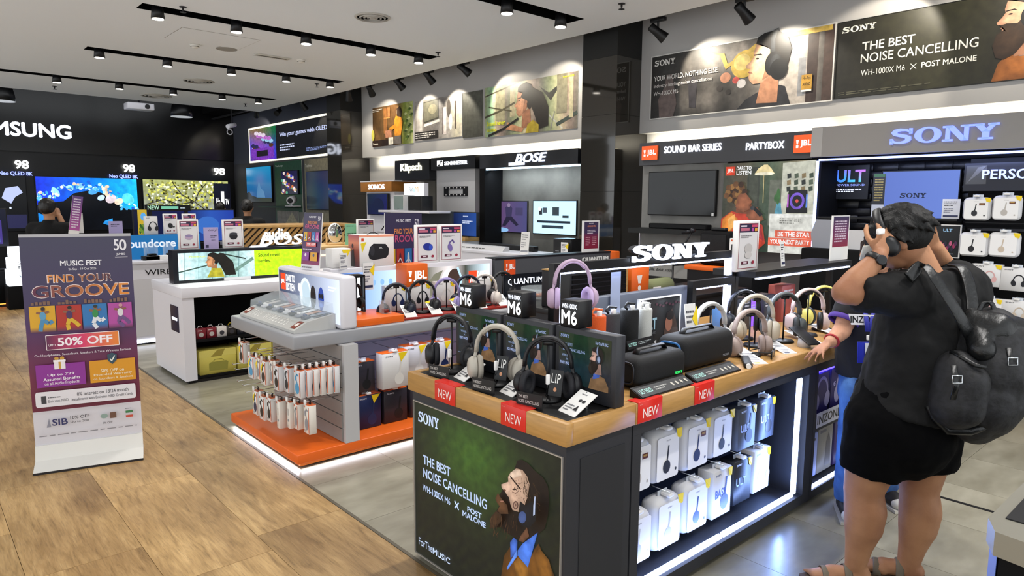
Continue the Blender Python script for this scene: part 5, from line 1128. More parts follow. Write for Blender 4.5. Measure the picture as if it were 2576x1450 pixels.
# orange display shelf and headphones along the island
sh = T('display_shelf', 'low orange and red display shelf on the island counter', 'shelf', (2.20, 3.98, .8305)); MB().rbox(0, 0, 0, .37, .36, .05, .004).obj('step', ORANGE, sh); MB().rbox(.375, .02, 0, 1.5, .36, .018, .004).obj('mat', mat('red_mat', '#8f2016', .4), sh)
def jcard(label, x, y, z, stk=True): 
    t = T('price_card', label, 'price card', (x, y, z), group='price cards on the island', rot=(R_(-55), 0, R_(-8))); MB().box(-.045, 0, 0, .045, .003, .13).obj('card', PAPER, t); pr = Print(.09, .13); pr.blur(.1, .3, .9, .9, '#66666c', 5, int(x * 10)); pr.obj('print', PRINT, t, (-.045, -.0003, 0)); 
    if stk: MB().prism([(-.05, .13), (.03, .15), (.0, .10)], -.004, -.002).obj('sticker', YELLOW, t)
zs = .849
hps = [(2.60, 1.07, '#1c2130', 'navy blue headphones, leftmost of the row on the island', 0, None), (2.82, 1.08, '#1a1a1e', 'black headphones second along the island row', 0, None), (3.04, 1.078, '#8c80b4', 'lavender headphones third along the island row', 0, '#a79cc8'), (3.245, 1.088, '#20253a', 'dark blue headphones fourth along the island row', 0, None), (3.41, 1.086, '#d8cfc6', 'white gaming headset with orange accents on the island', 0, '#c8c0bc')]
for k, (x, zt, c, lab, sw, cu) in enumerate(hps):
    hp_on_stand(lab, (x, 4.13, zs), R_(-25), zt, c, True, cu, 1.2, -.75, boom=(k == 4)); 
    if k < 4: jcard('white price card before the ' + lab.split(',')[0].split(' headphones')[0] + ' island headphones', x + .05, 4.01, zs, k in (1, 2))
jcard('white price card before the white gaming headset', 3.53, 4.02, zs)
hp_on_stand('black headset at the left end of the gaming panel', (3.66, 4.2, zs - .018), R_(-20), 1.084, '#15161a', True, None, 1.15, -.7)
t = T('lit_showcase', 'tall black framed lit panel with hanging headset beside orange step', 'display', (2.25, 4.25, .8815)); MB().box(0, 0, 0, .012, .1, .26).box(.16, 0, 0, .172, .1, .26).box(0, 0, .25, .172, .1, .262).box(.012, .09, 0, .16, .1, .25).obj('frame', BLACK, t); MB().box(.125, .02, .01, .145, .03, .24).obj('led_bar', led('led_white', '#f0f4ff', 4), t)
headphones('dark headset hanging in the black frame', (2.345, 4.24, 1.08), R_(20), '#1b1a1e', s=.85, spread=.05)
t = T('acrylic_cup', 'small clear acrylic holder on the orange step', 'holder', (2.49, 4.1, .8815)); MB().box(-.03, -.03, 0, .03, .03, .004).box(-.03, -.03, .004, -.028, .03, .09).box(.028, -.03, .004, .03, .03, .09).box(-.028, .028, .004, .028, .03, .09).obj('walls', CLEAR, t); MB().rbox(-.02, -.02, .0045, .02, .02, .03, .006).obj('earbud_case', mat('dark_red_case', '#6a2018', .3), t)
MB().ell((3.9, 4.05, .85), .001, .001, .001) if False else None
# boxes behind the headphones
for k, (x, c) in enumerate(((2.70, 'navy'), (2.92, 'black'), (3.15, 'white'), (3.56, 'white'))):
    hang_box('white headphone carton standing behind %s' % ['the navy island headphones', 'the black island headphones', 'the lavender island headphones', 'the white gaming headset'][k], (x, 4.30, .849), R_(-10), .16, .19, .075, 'box', c, True, 'headphone_carton', 'cartons behind the island headphones', tabs=False)
# turntable-like glass ring display
t = T('glass_display', 'clear smoked display dome before the gaming panel', 'display', (4.05, 4.15, .8305)); MB().lathe([(.2, 0), (.2, .02), (.19, .03), (.001, .03)], 32).obj('base', BLACK, t); MB().lathe([(.17, .031), (.17, .11), (.168, .11), (.168, .031)], 32).obj('ring', CLEAR, t); MB().rbox(-.07, -.04, .031, .05, .04, .06, .01).obj('earbud_case', mat('copper_case', '#9a5a3a', .3, .6), t)
# ---- things on top of the spine
YT = 1.176
bx = T('speaker_carton', 'white JBL speaker carton with black boombox picture', 'box', (2.495, 4.455, YT)); w, h, d = .295, .235, .16
MB().rbox(0, 0, 0, w, d, h, .003, 1).obj('body', PAPER, bx); pr = Print(w, h); pr.rect(0, .93, 1, 1, '#f0a080'); pr.rect(.06, .8, .13, .9, '#d8502a')
pr.poly([(.25, .38), (.3, .62), (.4, .72), (.75, .7), (.85, .55), (.83, .35), (.75, .25), (.4, .2), (.28, .25)], '#15151a'); pr.ell(.36, .5, .07, .16, '#2a2a30'); pr.text('JBL', .56, .55, .66, .61, '#c8c8c8', .02); pr.poly([(.04, .74), (.2, .78), (.08, .45)], '#e8d020'); pr.obj('print', PRINT, bx)
pr = Print(d, h); pr.vgrad(0, 0, 1, 1, [(0, '#5a2a3a'), (.5, '#a04a3a'), (.75, '#e08a68'), (1, '#b05a6a')]); pr.poly([(.2, 0), (.3, .5), (.5, .55), (.6, 0)], '#2a1a2a'); pr.ell(.4, .65, .09, .07, '#3a2028'); pr.obj('side_print', PRINT, bx, (0, d, 0), (0, 0, RX)); MB().tube([(.1, .06, h), (.13, .06, h + .012), (.17, .06, h + .012), (.2, .06, h)], .004, 6).obj('carry_strap', BLACK, bx)
price_card('white price card with yellow sticker before the boombox carton', (2.56, 4.446, YT - .17), .085, .2, 0, 1, sticker=True)
t = T('white_carton', 'plain white carton at the left end of the island spine', 'box', (2.30, 4.5, YT)); MB().rbox(0, 0, 0, .15, .1, .14, .003, 1).obj('body', PAPER, t); MB().prism([(.08, .13), (.15, .13), (.11, .06)], -.003, -.001).obj('sticker', YELLOW, t)
price_card('white price card leaning on the plain white carton', (2.36, 4.44, YT), .07, .11, .2, 0)
def frame_sign(label, loc, w, h, rz, style, d=.03):
    """white framed product sign with purple sale header"""
    t = T('product_sign', label, 'sign', loc, rz, 'framed product signs'); MB().rbox(0, 0, 0, w, d, h, .003, 1).obj('frame', PAPER, t)
    pr = Print(w, h); m_ = .07; pr.rect(m_, .05, 1 - m_, .95, '#8a3a48'); pr.rect(m_ + .02, .065, 1 - m_ - .02, .935, '#dcdadb'); pr.rect(m_ + .02, .77, 1 - m_ - .02, .935, '#2a1f42'); pr.rect(.13, .80, .52, .86, '#c06a80'); pr.rect(.13, .88, .4, .91, '#e8dce8'); pr.rect(.62, .87, .88, .92, '#c84a6a'); pr.rect(.62, .79, .72, .85, '#b04aa0'); pr.rect(.76, .79, .88, .85, '#e0a03a')
    pr.blur(.15, .66, .7, .72, '#7a787c', 2, style)
    if style == 0: pr.ell(.52, .42, .22, .1, '#1f2f90', -.15); pr.ell(.64, .40, .08, .08, '#3050c0')
    elif style == 1: pr.line([(.4, .35), (.42, .52), (.55, .58), (.62, .5)], .012, '#6a5a9a'); pr.ell(.44, .38, .1, .11, '#7a6aaa', .4)
    elif style == 2: pr.ell(.5, .42, .2, .09, '#b8a0b8'); pr.ell(.5, .46, .18, .04, '#8f80a8')
    elif style == 3: pr.ell(.5, .42, .2, .12, '#15151a'); pr.ell(.5, .5, .2, .05, '#33343a')
    elif style == 4: pr.ell(.5, .45, .18, .1, '#c0bcba'); pr.ell(.5, .32, .16, .07, '#cac6c4')
    elif style == 5: pr.ell(.45, .44, .13, .07, '#c8c4c0'); pr.ell(.58, .4, .04, .08, '#dcd8d6')
    else: pr.ell(.48, .42, .17, .13, '#18181c', .4); pr.ell(.72, .36, .08, .03, '#222222')
    pr.rect(.2, .14, .5, .2, '#5a1a30'); pr.text('99', .3, .15, .42, .19, '#ffffff', .02) if False else pr.rect(.28, .155, .44, .185, '#d8c8d0'); pr.ell(.72, .17, .06, .035, '#9a2a40'); pr.obj('print', PRINT, t); return t
frame_sign('framed sign with blue boombox picture above the island', (3.005, 4.48, YT), .215, .30, 0, 0)
frame_sign('framed sign with lavender headphone picture above the island', (3.235, 4.48, YT), .225, .30, 0, 1)
# slanted purple sale card on the display head
def sale_card(label, loc, w, h, rz, tilt, full=True, glow=False):
    t = T('sale_card', label, 'sign', loc, rot=(tilt, 0, rz)); MB().box(0, 0, 0, w, .008, h).obj('board', PAPER, t); pr = Print(w, h)
    pr.vgrad(.0, .09, 1, 1, [(0, '#8a2a5a'), (.25, '#5a2a58'), (.5, '#3f2c58'), (1, '#35304e')]); pr.rect(0, 0, 1, .09, '#e0dee2'); pr.text('MUSIC FEST', .3, .91, .7, .94, '#f0eef4', .02); pr.text('50', .8, .86, .92, .94, '#e8e4ec', .02)
    pr.text('FIND YOUR', .25, .80, .75, .85, '#e08a50', .03); pr.text('GROOVE', .12, .72, .88, .79, '#c8507a', .03)
    for i, c in enumerate(('#d8a828', '#b03028', '#2a70b0', '#b04a98')): pr.rect(.08 + .22 * i, .5, .27 + .22 * i, .66, c); pr.ell(.175 + .22 * i, .57, .03, .05, ['#4a7aa8', '#5a2030', '#d8dce0', '#e8dce4'][i]); pr.line([(.12 + .22 * i, .53), (.175 + .22 * i, .57), (.24 + .22 * i, .52)], w * .02, '#e8e4e8')
    pr.rect(.25, .41, .8, .48, '#d85a5a'); pr.text('50% OFF', .32, .425, .74, .465, '#ffffff', .02); pr.blur(.1, .34, .9, .38, '#e0d0e0', 1, 2); pr.rect(.1, .16, .45, .31, '#8a3a98'); pr.rect(.53, .16, .9, .31, '#dca028'); pr.ell(.27, .26, .05, .03, '#f0e8e8'); pr.ell(.71, .26, .05, .03, '#4a5a78'); pr.blur(.1, .02, .9, .07, '#77757c', 1, 5)
    pr.obj('print', PRINT, t); return t
sale_card('leaning purple sale card on the white display head', (2.10, 4.58, 1.177), .20, .40, R_(-78), R_(-6))
# purple stand board behind
t = sale_card('tall purple music fest board behind the framed signs', (3.42, 5.62, .55), .42, 1.0, 0, 0); MB().box(.18, .01, -.5, .24, .05, .3).box(.02, -.1, -.549, .4, .16, -.53).obj('stand', PAPER, t)
# ================================================================== white earbud island
wi = T('white_island', 'white island counter with open black shelves and lit picture', 'island', (1.83, 6.43, 0))
MB().box(0, 0, .03, .10, .93, .785).obj('end_panel', WHITE, wi); MB().rbox(-.005, -.01, .786, 1.9, .95, .88, .004).obj('top', WHITE, wi); MB().box(.03, .03, 0, 1.87, .9, .0295).obj('plinth', BLACK, wi); MB().box(1.78, 0, .03, 1.88, .93, .785).obj('end_panel', WHITE, wi)
MB().box(.10, .45, .03, 1.78, .47, .785).obj('back_panel', MATTEB, wi)
for z in (.035, .37): MB().box(.101, .02, z, 1.779, .449, z + .02).obj('shelf', MATTEB, wi)
pr = Print(.18, .2)
o = MB().box(-.004, .12, .46, -.0005, .35, .70).obj('screen', mat('navy_screen', '#1a2040', .15), wi); MB().box(-.0055, .16, .565, -.0042, .31, .59).obj('lit_bar', led('led_white', '#f0f4ff', 4), wi)
lb = T('lit_picture', 'black framed lit picture of woman and lime panel on island', 'lightbox', (1.875, 6.80, .8805)); MB().box(0, 0, 0, 1.34, .14, .31).obj('frame', mat('navy_black', '#10131c', .3), lb)
pr = Print(1.25, .255); 
def bgl(u, v): return (.62, .86, .9) if u < .57 else (.72, .92, .06)
pr.hgrad(0, 0, .57, 1, [(0, '#d8f2f4'), (.3, '#a8cfd0'), (.7, '#8fb4ac'), (1, '#cdeaf0')]); pr.rect(.57, 0, 1, 1, '#bcec18')
for i in range(5): pr.line([(.04 + .1 * i, 0), (.05 + .1 * i, 1)], .006, '#5f8a8c')
pr.line([(0, .3), (.2, .5), (.35, .9)], .012, '#3a5048'); pr.line([(.36, .1), (.56, .7)], .03, '#6a8a80'); pr.line([(.3, .95), (.5, .7)], .012, '#2c3a34')
head_profile(pr, .245, .42, .13, '#c0885e', '#171310', shade='#9c6a48'); pr.poly([(.25, .92), (.33, .95), (.40, .6), (.42, .1), (.34, .1), (.30, .5)], '#17130f'); pr.poly([(.2, .05), (.24, .4), (.31, .38), (.33, .05)], '#a8a02a'); pr.text('Momentum', .08, .82, .2, .9, '#c8d828', .01)
pr.text('Sound never', .60, .74, .78, .88, '#2a3a10', .01); pr.text('settles.', .60, .52, .70, .64, '#2a3a10', .01); pr.obj('picture', attr_mat('photo_glow2', .2, 1.5, 25), lb, (.045, -.001, .028))
light('picture_glow', 'AREA', (2.5, 6.74, 1.03), 3, (.9, 1, .8), target=(2.5, 5.7, .7), size=(1.2, .22))
def bud_display(label, px, w=.26):
    q = hit(px[0], px[1], 'z', .8805); t = T('earbud_display', label, 'display', (q.x, q.y, .8805), group='earbud displays on the white island')
    MB().rbox(-w / 2, -.07, 0, w / 2, .07, .03, .003).obj('plinth', WHITE, t); s_ = MB().rbox(-.08, -.045, .0305, .08, .05, .06, .004).obj('step', PAPER, t)
    MB().box(-.055, -.02, .0605, .055, .05, .061).obj('lit_plate', led('plate_glow', '#f4ffe0', 1.4), t)
    MB().rbox(-.03, .0, .0615, .03, .035, .08, .008).obj('earbud_case', BLACK, t); MB().ell((-.012, .015, .09), .009, .009, .011, 10, 6).ell((.014, .015, .09), .009, .009, .011, 10, 6).obj('earbuds', DMETAL, t)
    MB().prism([(-.05, .061), (-.05, .15), (.055, .061)], -.075, -.073, 'x').prism([(-.05, .061), (-.05, .15), (.055, .061)], .073, .075, 'x').box(-.073, -.0495, .061, .073, -.0475, .15).obj('acrylic_cover', CLEAR, t); return t
bud_display('white earbud display under acrylic, leftmost before the lit woman', (518, 705)); bud_display('white earbud display under acrylic, second on the white island', (592, 703)); bud_display('white earbud display under acrylic before the lime panel', (672, 697)); bud_display('white earbud display under acrylic at right of lime panel', (735, 690), .2)
q = hit(628, 694, 'z', .8805); price_card('grey price card standing before the lime panel', (q.x, q.y, .8805), .06, .10, 0, 1, dark=True); q = hit(702, 690, 'z', .8805); price_card('grey price card at right before the lime panel', (q.x, q.y, .8805), .05, .09, 0, 2, dark=True)
# goods on the island shelves
for k in range(5):
    x = 1.96 + k * .092; t = T('earbud_box', ['maroon earbud box, leftmost on the black shelf', 'maroon earbud box, second on the black shelf', 'white earbud box on the black shelf', 'gold lidded black box on the black shelf', 'dark earbud box at right on the black shelf'][k], 'box', (x, 6.50, .3905), group='small boxes on the white island shelf')
    MB().rbox(0, 0, 0, .085, .07, .095, .002, 1).obj('body', mat('ebox_%d' % k, ['#7a1f2a', '#7a1f2a', '#d8d2cc', '#2a2622', '#20222a'][k], .4), t); pr = Print(.085, .095); pr.ell(.5, .4, .25, .22, '#c0bab4' if k < 2 else '#3a3a40'); pr.blur(.15, .75, .85, .88, '#e0d8d0', 1, k); pr.obj('print', PRINT, t); MB().tube([(.02, .035, .095), (.03, .035, .115), (.055, .035, .115), (.065, .035, .095)], .003, 6).obj('handle', PAPER if k != 3 else YELLOW, t)
for k, (x, w) in enumerate(((1.965, .33), (2.31, .33), (2.66, .33))):
    t = T('speaker_carton', ['yellow speaker carton, leftmost on the low black shelf', 'yellow speaker carton, middle of the low black shelf', 'yellow speaker carton, right end of the low black shelf'][k], 'box', (x, 6.47, .0555), group='yellow cartons on the low shelf'); MB().rbox(0, 0, 0, w, .24, .225, .003, 1).obj('body', mat('yellow_carton', '#cdbf5a', .5), t)
    pr = Print(w, .225); pr.rect(0, .72, 1, 1, '#d8cb6a'); pr.poly([(.3, .72), (.5, 1), (.7, 1), (.6, .72)], '#9a8a3a'); pr.poly([(.25, .15), (.75, .12), (.78, .45), (.72, .5), (.3, .5), (.25, .44)], '#8f8a3c'); pr.line([(.35, .52), (.42, .6), (.6, .6), (.66, .52)], .006, '#8f8a3c'); pr.obj('print', PRINT, t)
# signs on top of the lit picture
ZL = 1.191
for (lab, tl, br, st) in (('framed sign with lilac earbud case on the white island', (447, 553), (502, 628), 2), ('framed sign with black earbud case on the white island', (559, 553), (614, 626), 3)):
    loc, w, h = rectB(tl, br, 6.86); frame_sign(lab, (loc[0], 6.86, ZL), w, loc[2] + h - ZL, 0, st)
loc, w, h = rectB((512, 577), (551, 630), 6.85); t = T('lilac_card', 'lilac Arabic lettered card between two framed signs', 'sign', (loc[0], 6.85, ZL)); MB().box(0, 0, 0, w, .01, h).obj('card', mat('lilac', '#a89cc4', .5), t); pr = Print(w, h); pr.text('تمارا', .3, .78, .88, .95, '#2a2440', .01); pr.blur(.45, .5, .92, .64, '#2a2440', 2, 4); pr.blur(.5, .38, .92, .44, '#4a4460', 1, 6); pr.rect(.1, .06, .3, .2, '#3a3450'); pr.obj('print', PRINT, t)
t = T('letter_sign', 'glowing slanted white BOS letters on the white island', 'sign', (2.62, 6.9, ZL)); LG = led('letter_ice', '#e8f2ff', 1.5)
letters('lettering', 'BOSE', .60, .108, .012, LG, t, (.11, 0, .012), .012, .22); MB().prism([(0, 0), (.16, 0), (.2, .014), (.03, .014)], -.03, 0).obj('swoosh', LG, t); MB().box(0, .001, 0, .7, .02, .01).obj('rail', BLACK, t)
# ================================================================== soundcore island
so = T('soundcore_island', 'white wireless audio island behind the roll-up banner', 'island', (1.90, 8.6, 0)); MB().box(0, 0, .06, 1.3, .9, .93).obj('body', WHITE, so); MB().rbox(-.01, -.02, .9305, 1.3, .92, .965, .003).obj('top', WHITE, so); MB().box(.02, -.01, .02, 1.28, .85, .0595).obj('glow_strip', led('foot_glow', '#e8ecff', 2.2), so); MB().box(.03, .0, 0, 1.27, .84, .0195).obj('plinth', BLACK, so)
letters('lettering', 'WIRELESS', .50, .062, .003, BLACK, so, (.17, -.0005, .80), .0)
for k in range(2): MB().box(.02 + k * .65, -.006, .10, .64 + k * .65, -.0005, .76).obj('door', mat('door_white', '#d2cfd2', .35), so)
loc, w, h = rectB((306, 593), (505, 634), 8.85); ss = T('soundcore_sign', 'blue lit soundcore sign panel on the white island', 'sign', (loc[0], 8.85, .9655))
MB().box(0, 0, 0, w, .1, loc[2] + h - .9655).obj('panel', mat('sign_blue', '#1f6ea8', .4), ss); pr = Print(w, loc[2] + h - .9655); pr.rect(0, 0, 1, 1, '#1d6fae'); pr.text('soundcore', .01, .48, .67, .82, '#e8f2ff', .03); pr.obj('print', GLOW, ss)
zt = loc[2] + h + .001
for lab, tl, br, st in (('white carton with black headphones picture on the blue sign', (363, 548), (398, 594), 9), ('framed sign with black earbud pair on the blue sign', (410, 538), (448, 590), 6), ('framed sign partly hidden behind the lilac earbud sign', (458, 538), (495, 590), 3)):
    l2, w2, h2 = rectB(tl, br, 8.88)
    if st == 9:
        t = hang_box(lab, (l2[0] + w2 / 2, 8.87, zt), 0, w2, h2, .06, 'box', 'black', False, 'headphone_carton', 'goods on the soundcore sign', tabs=False)
    else: frame_sign(lab, (l2[0], 8.88, zt), w2, l2[2] + h2 - zt, 0, st)
for k, (px, nm) in enumerate((((352, 648), 'left'), ((390, 655), 'middle'), ((425, 652), 'right'))):
    q = hit(px[0], px[1], 'z', .966); t = T('earbud_display', 'small %s acrylic earbud display on the wireless island' % nm, 'display', (q.x, 8.68, .9655), group='displays on the wireless island'); MB().rbox(-.09, -.05, 0, .09, .05, .05, .004).obj('plinth', BLACK if k == 0 else PAPER, t); MB().box(-.06, .03, .0505, .06, .034, .19).box(-.06, -.03, .0505, -.057, .03, .14).obj('acrylic_back', CLEAR, t); MB().rbox(-.035, -.02, .0505, .035, .02, .075, .01).obj('earbud_case', BLACK, t)
t = T('headphone_screen', 'dark blue screen with headphones behind the banner edge', 'television', (1.65, 8.75, .966)); MB().rbox(0, 0, .0, .30, .04, .30, .004).obj('body', BLACK, t); pr = Print(.28, .26); pr.vgrad(0, 0, 1, 1, [(0, '#1c2248'), (1, '#3f4a98')]); pr.obj('screen', GLOW, t, (.01, -.001, .02)); MB().box(.05, -.02, -.966, .25, .06, -.0005).obj('stand', BLACK, t)
# ================================================================== sudio counter
su = T('sudio_counter', 'counter with diagonal wooden slats and glowing sudio letters', 'counter', (3.36, 9.0, 0)); MB().box(0, .03, 0, 1.7, .7, 1.30).obj('body', mat('counter_dark', '#2c2620', .6), su); MB().rbox(-.01, -.01, 1.3005, 1.71, .72, 1.335, .003).obj('top', OAK, su)
SLW = mat('slat_wood', '#a9814c', .5, var=.15, vscale=10)
def clip(poly, ax, val, keep):
    out = []
    for i in range(len(poly)):
        a, b_ = poly[i], poly[(i + 1) % len(poly)]; ia = (a[ax] - val) * keep >= 0; ib = (b_[ax] - val) * keep >= 0
        if ia: out.append(a)
        if ia != ib:
            t_ = (val - a[ax]) / (b_[ax] - a[ax]); out.append((a[0] + (b_[0] - a[0]) * t_, a[1] + (b_[1] - a[1]) * t_))
    return out
for k in range(30):
    x = -.6 + k * .085; P_ = [(x, .72), (x + .05, .72), (x + .63, 1.30), (x + .58, 1.30)]
    P_ = clip(clip(P_, 0, .01, 1), 0, 1.69, -1)
    if len(P_) > 2: MB().prism(P_, 0, .029).obj('slat', SLW, su)
sl_, sw_, sh_ = rectB((663, 577), (728, 603), 9.0); letters('lettering', 'sudio', sw_, sh_ + .01, .015, LG, su, (sl_[0] - 3.36, -.001, sl_[2]), .015)
o = MB().box(0, -.005, .0, 1.7, .029, .71).obj('lower_panel', WHITE, su)
wc = T('wood_counter', 'warm lit wooden counter carrying the round mirror', 'counter', (3.75, 7.9, 0)); MB().box(0, 0, 0, 1.35, .7, 1.06).obj('body', WHITE, wc); MB().rbox(-.01, -.01, 1.0605, 1.36, .72, 1.10, .003).obj('top', mat('pale_wood', '#d8b27a', .45), wc); MB().box(0, -.004, .98, 1.35, -.0005, 1.0).obj('led_strip', led('led_warm', '#ffd28a', 3), wc)
q = hit(843, 616, 'z', 1.1015); mi = T('round_mirror', 'round table mirror in a pale wooden stand', 'mirror', (q.x, q.y, 1.1015)); MB().rbox(-.11, -.05, 0, .11, .05, .02, .004).obj('foot', MATS['pale_wood'], mi); [MB().box(a, -.01, .0, a + .015, .01, .16).obj('fork', MATS['pale_wood'], mi) for a in (-.125, .11)]
MB().lathe([(.11, -.008), (.118, 0), (.11, .012), (.001, .012)], 32, M=Matrix.Translation((0, 0, .15)) @ Matrix.Rotation(R_(90), 4, 'X') @ Matrix.Diagonal((.85, 1.1, 1, 1))).obj('rim', PAPER, mi); MB().lathe([(.104, .0), (.104, .0145), (.001, .0145)], 32, M=Matrix.Translation((0, 0, .15)) @ Matrix.Rotation(R_(90), 4, 'X') @ Matrix.Diagonal((.85, 1.1, 1, 1))).obj('glass', mat('mirror_glass', '#d0d2d4', .03, 1), mi)
l2, w2, h2 = rectB((868, 570), (905, 612), 8.0); t = T('mint_card', 'mint green printed card standing beside the round mirror', 'sign', (l2[0], 8.0, 1.1015)); MB().box(0, 0, 0, w2, .008, h2 + .05).obj('card', mat('mint', '#8fd0a8', .5), t); pr = Print(w2, h2 + .05); pr.blur(.1, .85, .9, .92, '#2a5a40', 1, 2); pr.blur(.12, .4, .85, .58, '#1c4a34', 2, 3); pr.obj('print', PRINT, t)
l2, w2, h2 = rectB((897, 552), (942, 612), 7.95); frame_sign('framed sign with white earbud picture beside the mint card', (l2[0], 7.94, 1.1015), w2, l2[2] + h2 - 1.1015, 0, 5)
# screens and goods in the middle distance
t = tvB('low wide television with blue screen beyond the white islands', 3.05, 4.75, .92, 1.48, 13.2, lambda pr: (pr.hgrad(0, 0, 1, 1, [(0, '#0c1230'), (.5, '#141c50'), (.75, '#2c58b8'), (1, '#2440a8')]), pr.ell(.72, .5, .12, .3, '#3a70c8')), GLOW); MB().rbox(.3, -.1, -.92, 1.4, .3, -.02, .01).obj('stand', MATTEB, t)
l2, w2, h2 = rectB((345, 528), (372, 590), 11.0); t = T('poster_board', 'yellow and green printed board with blue balloon beyond soundcore', 'sign', (l2[0], 11.0, .0)); MB().box(0, 0, 0, w2, .03, l2[2] + h2).obj('board', BLACK, t); pr = Print(w2, h2); pr.rect(0, 0, 1, 1, '#c8a828'); 
for i in range(14): pr.ell(.2 + .6 * ((i * 7) % 9) / 9, .1 + .3 * ((i * 5) % 7) / 7, .12, .07, ['#2a5a20', '#6a8a28'][i % 2])
pr.ell(.6, .72, .3, .16, '#58a8e8'); pr.obj('print', GLOW, t, (0, -.001, l2[2]))
l2, w2, h2 = rectB((365, 515), (480, 531), 12.8); t = T('shelf_talker', 'dark strip sign reading NEW beyond the framed signs', 'sign', (l2[0], 12.8, l2[2])); MB().box(0, 0, 0, w2, .05, h2).obj('strip', BLACK, t); pr = Print(w2, h2); pr.text('NEW', .05, .2, .3, .85, '#b8e8c8', .02); pr.rect(.34, .3, .72, .75, '#7ac8a8'); pr.blur(.76, .3, .95, .7, '#b8c8d0', 1, 3); pr.obj('print', GLOW, t); MB().box(.05, .0, -l2[2], .1, .04, -.0005).box(w2 - .1, 0, -l2[2], w2 - .05, .04, -.0005).obj('posts', BLACK, t)
l2, w2, h2 = rectB((263, 556), (299, 584), 9.2); t = T('lilac_card', 'lilac lettered card standing above the roll-up banner', 'sign', (l2[0], 9.0, .966)); MB().box(0, 0, 0, w2, .012, l2[2] + h2 - .966).obj('card', mat('lilac', '#a89cc4', .5), t); pr = Print(w2, h2); pr.blur(.15, .5, .85, .8, '#3a3450', 2, 2); pr.obj('print', PRINT, t, (0, -.0005, l2[2] - .966))
# ================================================================== Sony counter
CZT = .888
OAKC = mat('counter_oak', '#b98d51', .4, var=.16, vscale=9, stretch=(1, 1, 10), bump=.03, bscale=60)
SLATE = mat('counter_slate', '#2b2c31', .5, bump=.04, bscale=250); INSET = mat('black_felt', '#0c0c0e', .6)
em = T('counter_end', 'wood rimmed counter end with lit green poster facing the aisle', 'counter', (1.675, 2.575, 0), RX)   # local x -> -y
W_, D_ = .995, .385
MB().box(.015, .016, .03, W_ - .015, D_ - .003, .804).obj('body', SLATE, em); MB().box(.03, .04, 0, W_ - .03, D_ - .03, .0295).obj('plinth', BLACK, em)
MB().rbox(0, 0, .8045, W_, .035, CZT, .002, 1).obj('wood_rim', OAKC, em); MB().rbox(0, .0352, .8045, .03, D_, CZT, .002, 1).obj('wood_rim', OAKC, em); MB().rbox(W_ - .03, .0352, .8045, W_, D_, CZT, .002, 1).obj('wood_rim', OAKC, em); MB().rbox(.0302, D_ - .09, .8045, W_ - .0302, D_, CZT, .002, 1).obj('wood_rim', OAKC, em); MB().box(.0302, .0352, .8045, W_ - .0302, D_ - .0902, CZT - .004).obj('inset', INSET, em)
MB().box(W_ - .0148, .09, .10, W_ - .0125, .34, .74).obj('side_door', mat('counter_slate_b', '#26272b', .5), em)
# poster
pw, ph = .93, .725
pr = Print(pw, ph)
def bgp(u, v):
    k = math.exp(-((u - .45) ** 2 / .10 + (v - .80) ** 2 / .09)); n_ = .02 * math.sin(u * 61) * math.sin(v * 53)
    return (.10 + .13 * k + n_, .11 + .25 * k + n_, .07 + .05 * k)
pr.field(26, 20, bgp)
pr.text('', .03, .875, .20, .945, '#cfe0ff', sony=True)
pr.text('THE BEST', .07, .615, .29, .675, '#c4d8ff', .02); pr.text('NOISE CANCELLING', .07, .53, .555, .59, '#c4d8ff', .016); pr.text('WH-1000X M6', .065, .44, .29, .482, '#c4d8ff', .02)
pr.line([(.325, .44), (.355, .485)], .007, '#c4d8ff'); pr.line([(.325, .485), (.355, .44)], .007, '#c4d8ff'); pr.text('POST', .42, .462, .52, .495, '#c4d8ff', .05); pr.text('MALONE', .385, .42, .55, .455, '#c4d8ff', .05)
pr.text('ForThe', .03, .065, .145, .115, '#cfe0ff', .005); pr.text('MUSIC', .15, .065, .29, .105, '#cfe0ff', .02)
# figure of the print: bearded man in profile
def FU(pts):
    o = []
    for cx_, cy_ in pts:
        q = hit(1210 + cx_ * .3784, 1140 + cy_ * .3784, 'x', 1.675); o.append((min(1, (2.5425 - q.y) / .93), max(0, (q.z - .032) / .725)))
    return o
def FP(pts, c, **k): pr.soft(FU(pts), c, **k)
def FE(x, y, a_, b_, c, n=12): FP([(x + a_ * math.cos(2 * PI * i / n), y + b_ * math.sin(2 * PI * i / n)) for i in range(n)], c, hi=1.1, lo=.8)
pr.poly(FU([(228, 55), (260, 50), (300, 75), (340, 120), (400, 170), (432, 230), (440, 320), (432, 420), (410, 510), (370, 545), (310, 575), (260, 605), (200, 565), (160, 540), (120, 500), (65, 505), (75, 420), (105, 360), (105, 290), (130, 250), (180, 200)]), '#1b110b')
FP([(182, 630), (140, 690), (110, 900), (60, 1180), (560, 1180), (500, 900), (450, 760), (400, 680), (370, 610), (345, 640), (300, 740), (232, 690), (190, 720)], '#6d4413', hi=1.1, lo=.5)
FP([(345, 690), (385, 860), (480, 900), (440, 720), (375, 640)], '#80521a'); FP([(205, 735), (240, 900), (290, 900), (302, 770), (235, 700)], '#946222')
FP([(205, 568), (182, 600), (185, 705), (200, 695), (228, 660), (230, 590)], '#3f66c0'); FP([(232, 655), (265, 610), (365, 535), (350, 590), (325, 680), (300, 768), (234, 690)], '#4a7ae0', lo=.8); FP([(228, 650), (232, 690), (165, 785), (160, 770), (190, 715)], '#5d8be8')
FP([(295, 500), (310, 560), (270, 600), (240, 590), (250, 560), (280, 520)], '#6a4630')
FP([(225, 106), (185, 135), (169, 165), (172, 195), (124, 213), (127, 236), (150, 262), (163, 285), (176, 300), (185, 345), (200, 385), (240, 397), (266, 385), (285, 340), (302, 290), (312, 210), (297, 160), (266, 118)], '#c3a088', hi=1.2, lo=.72)
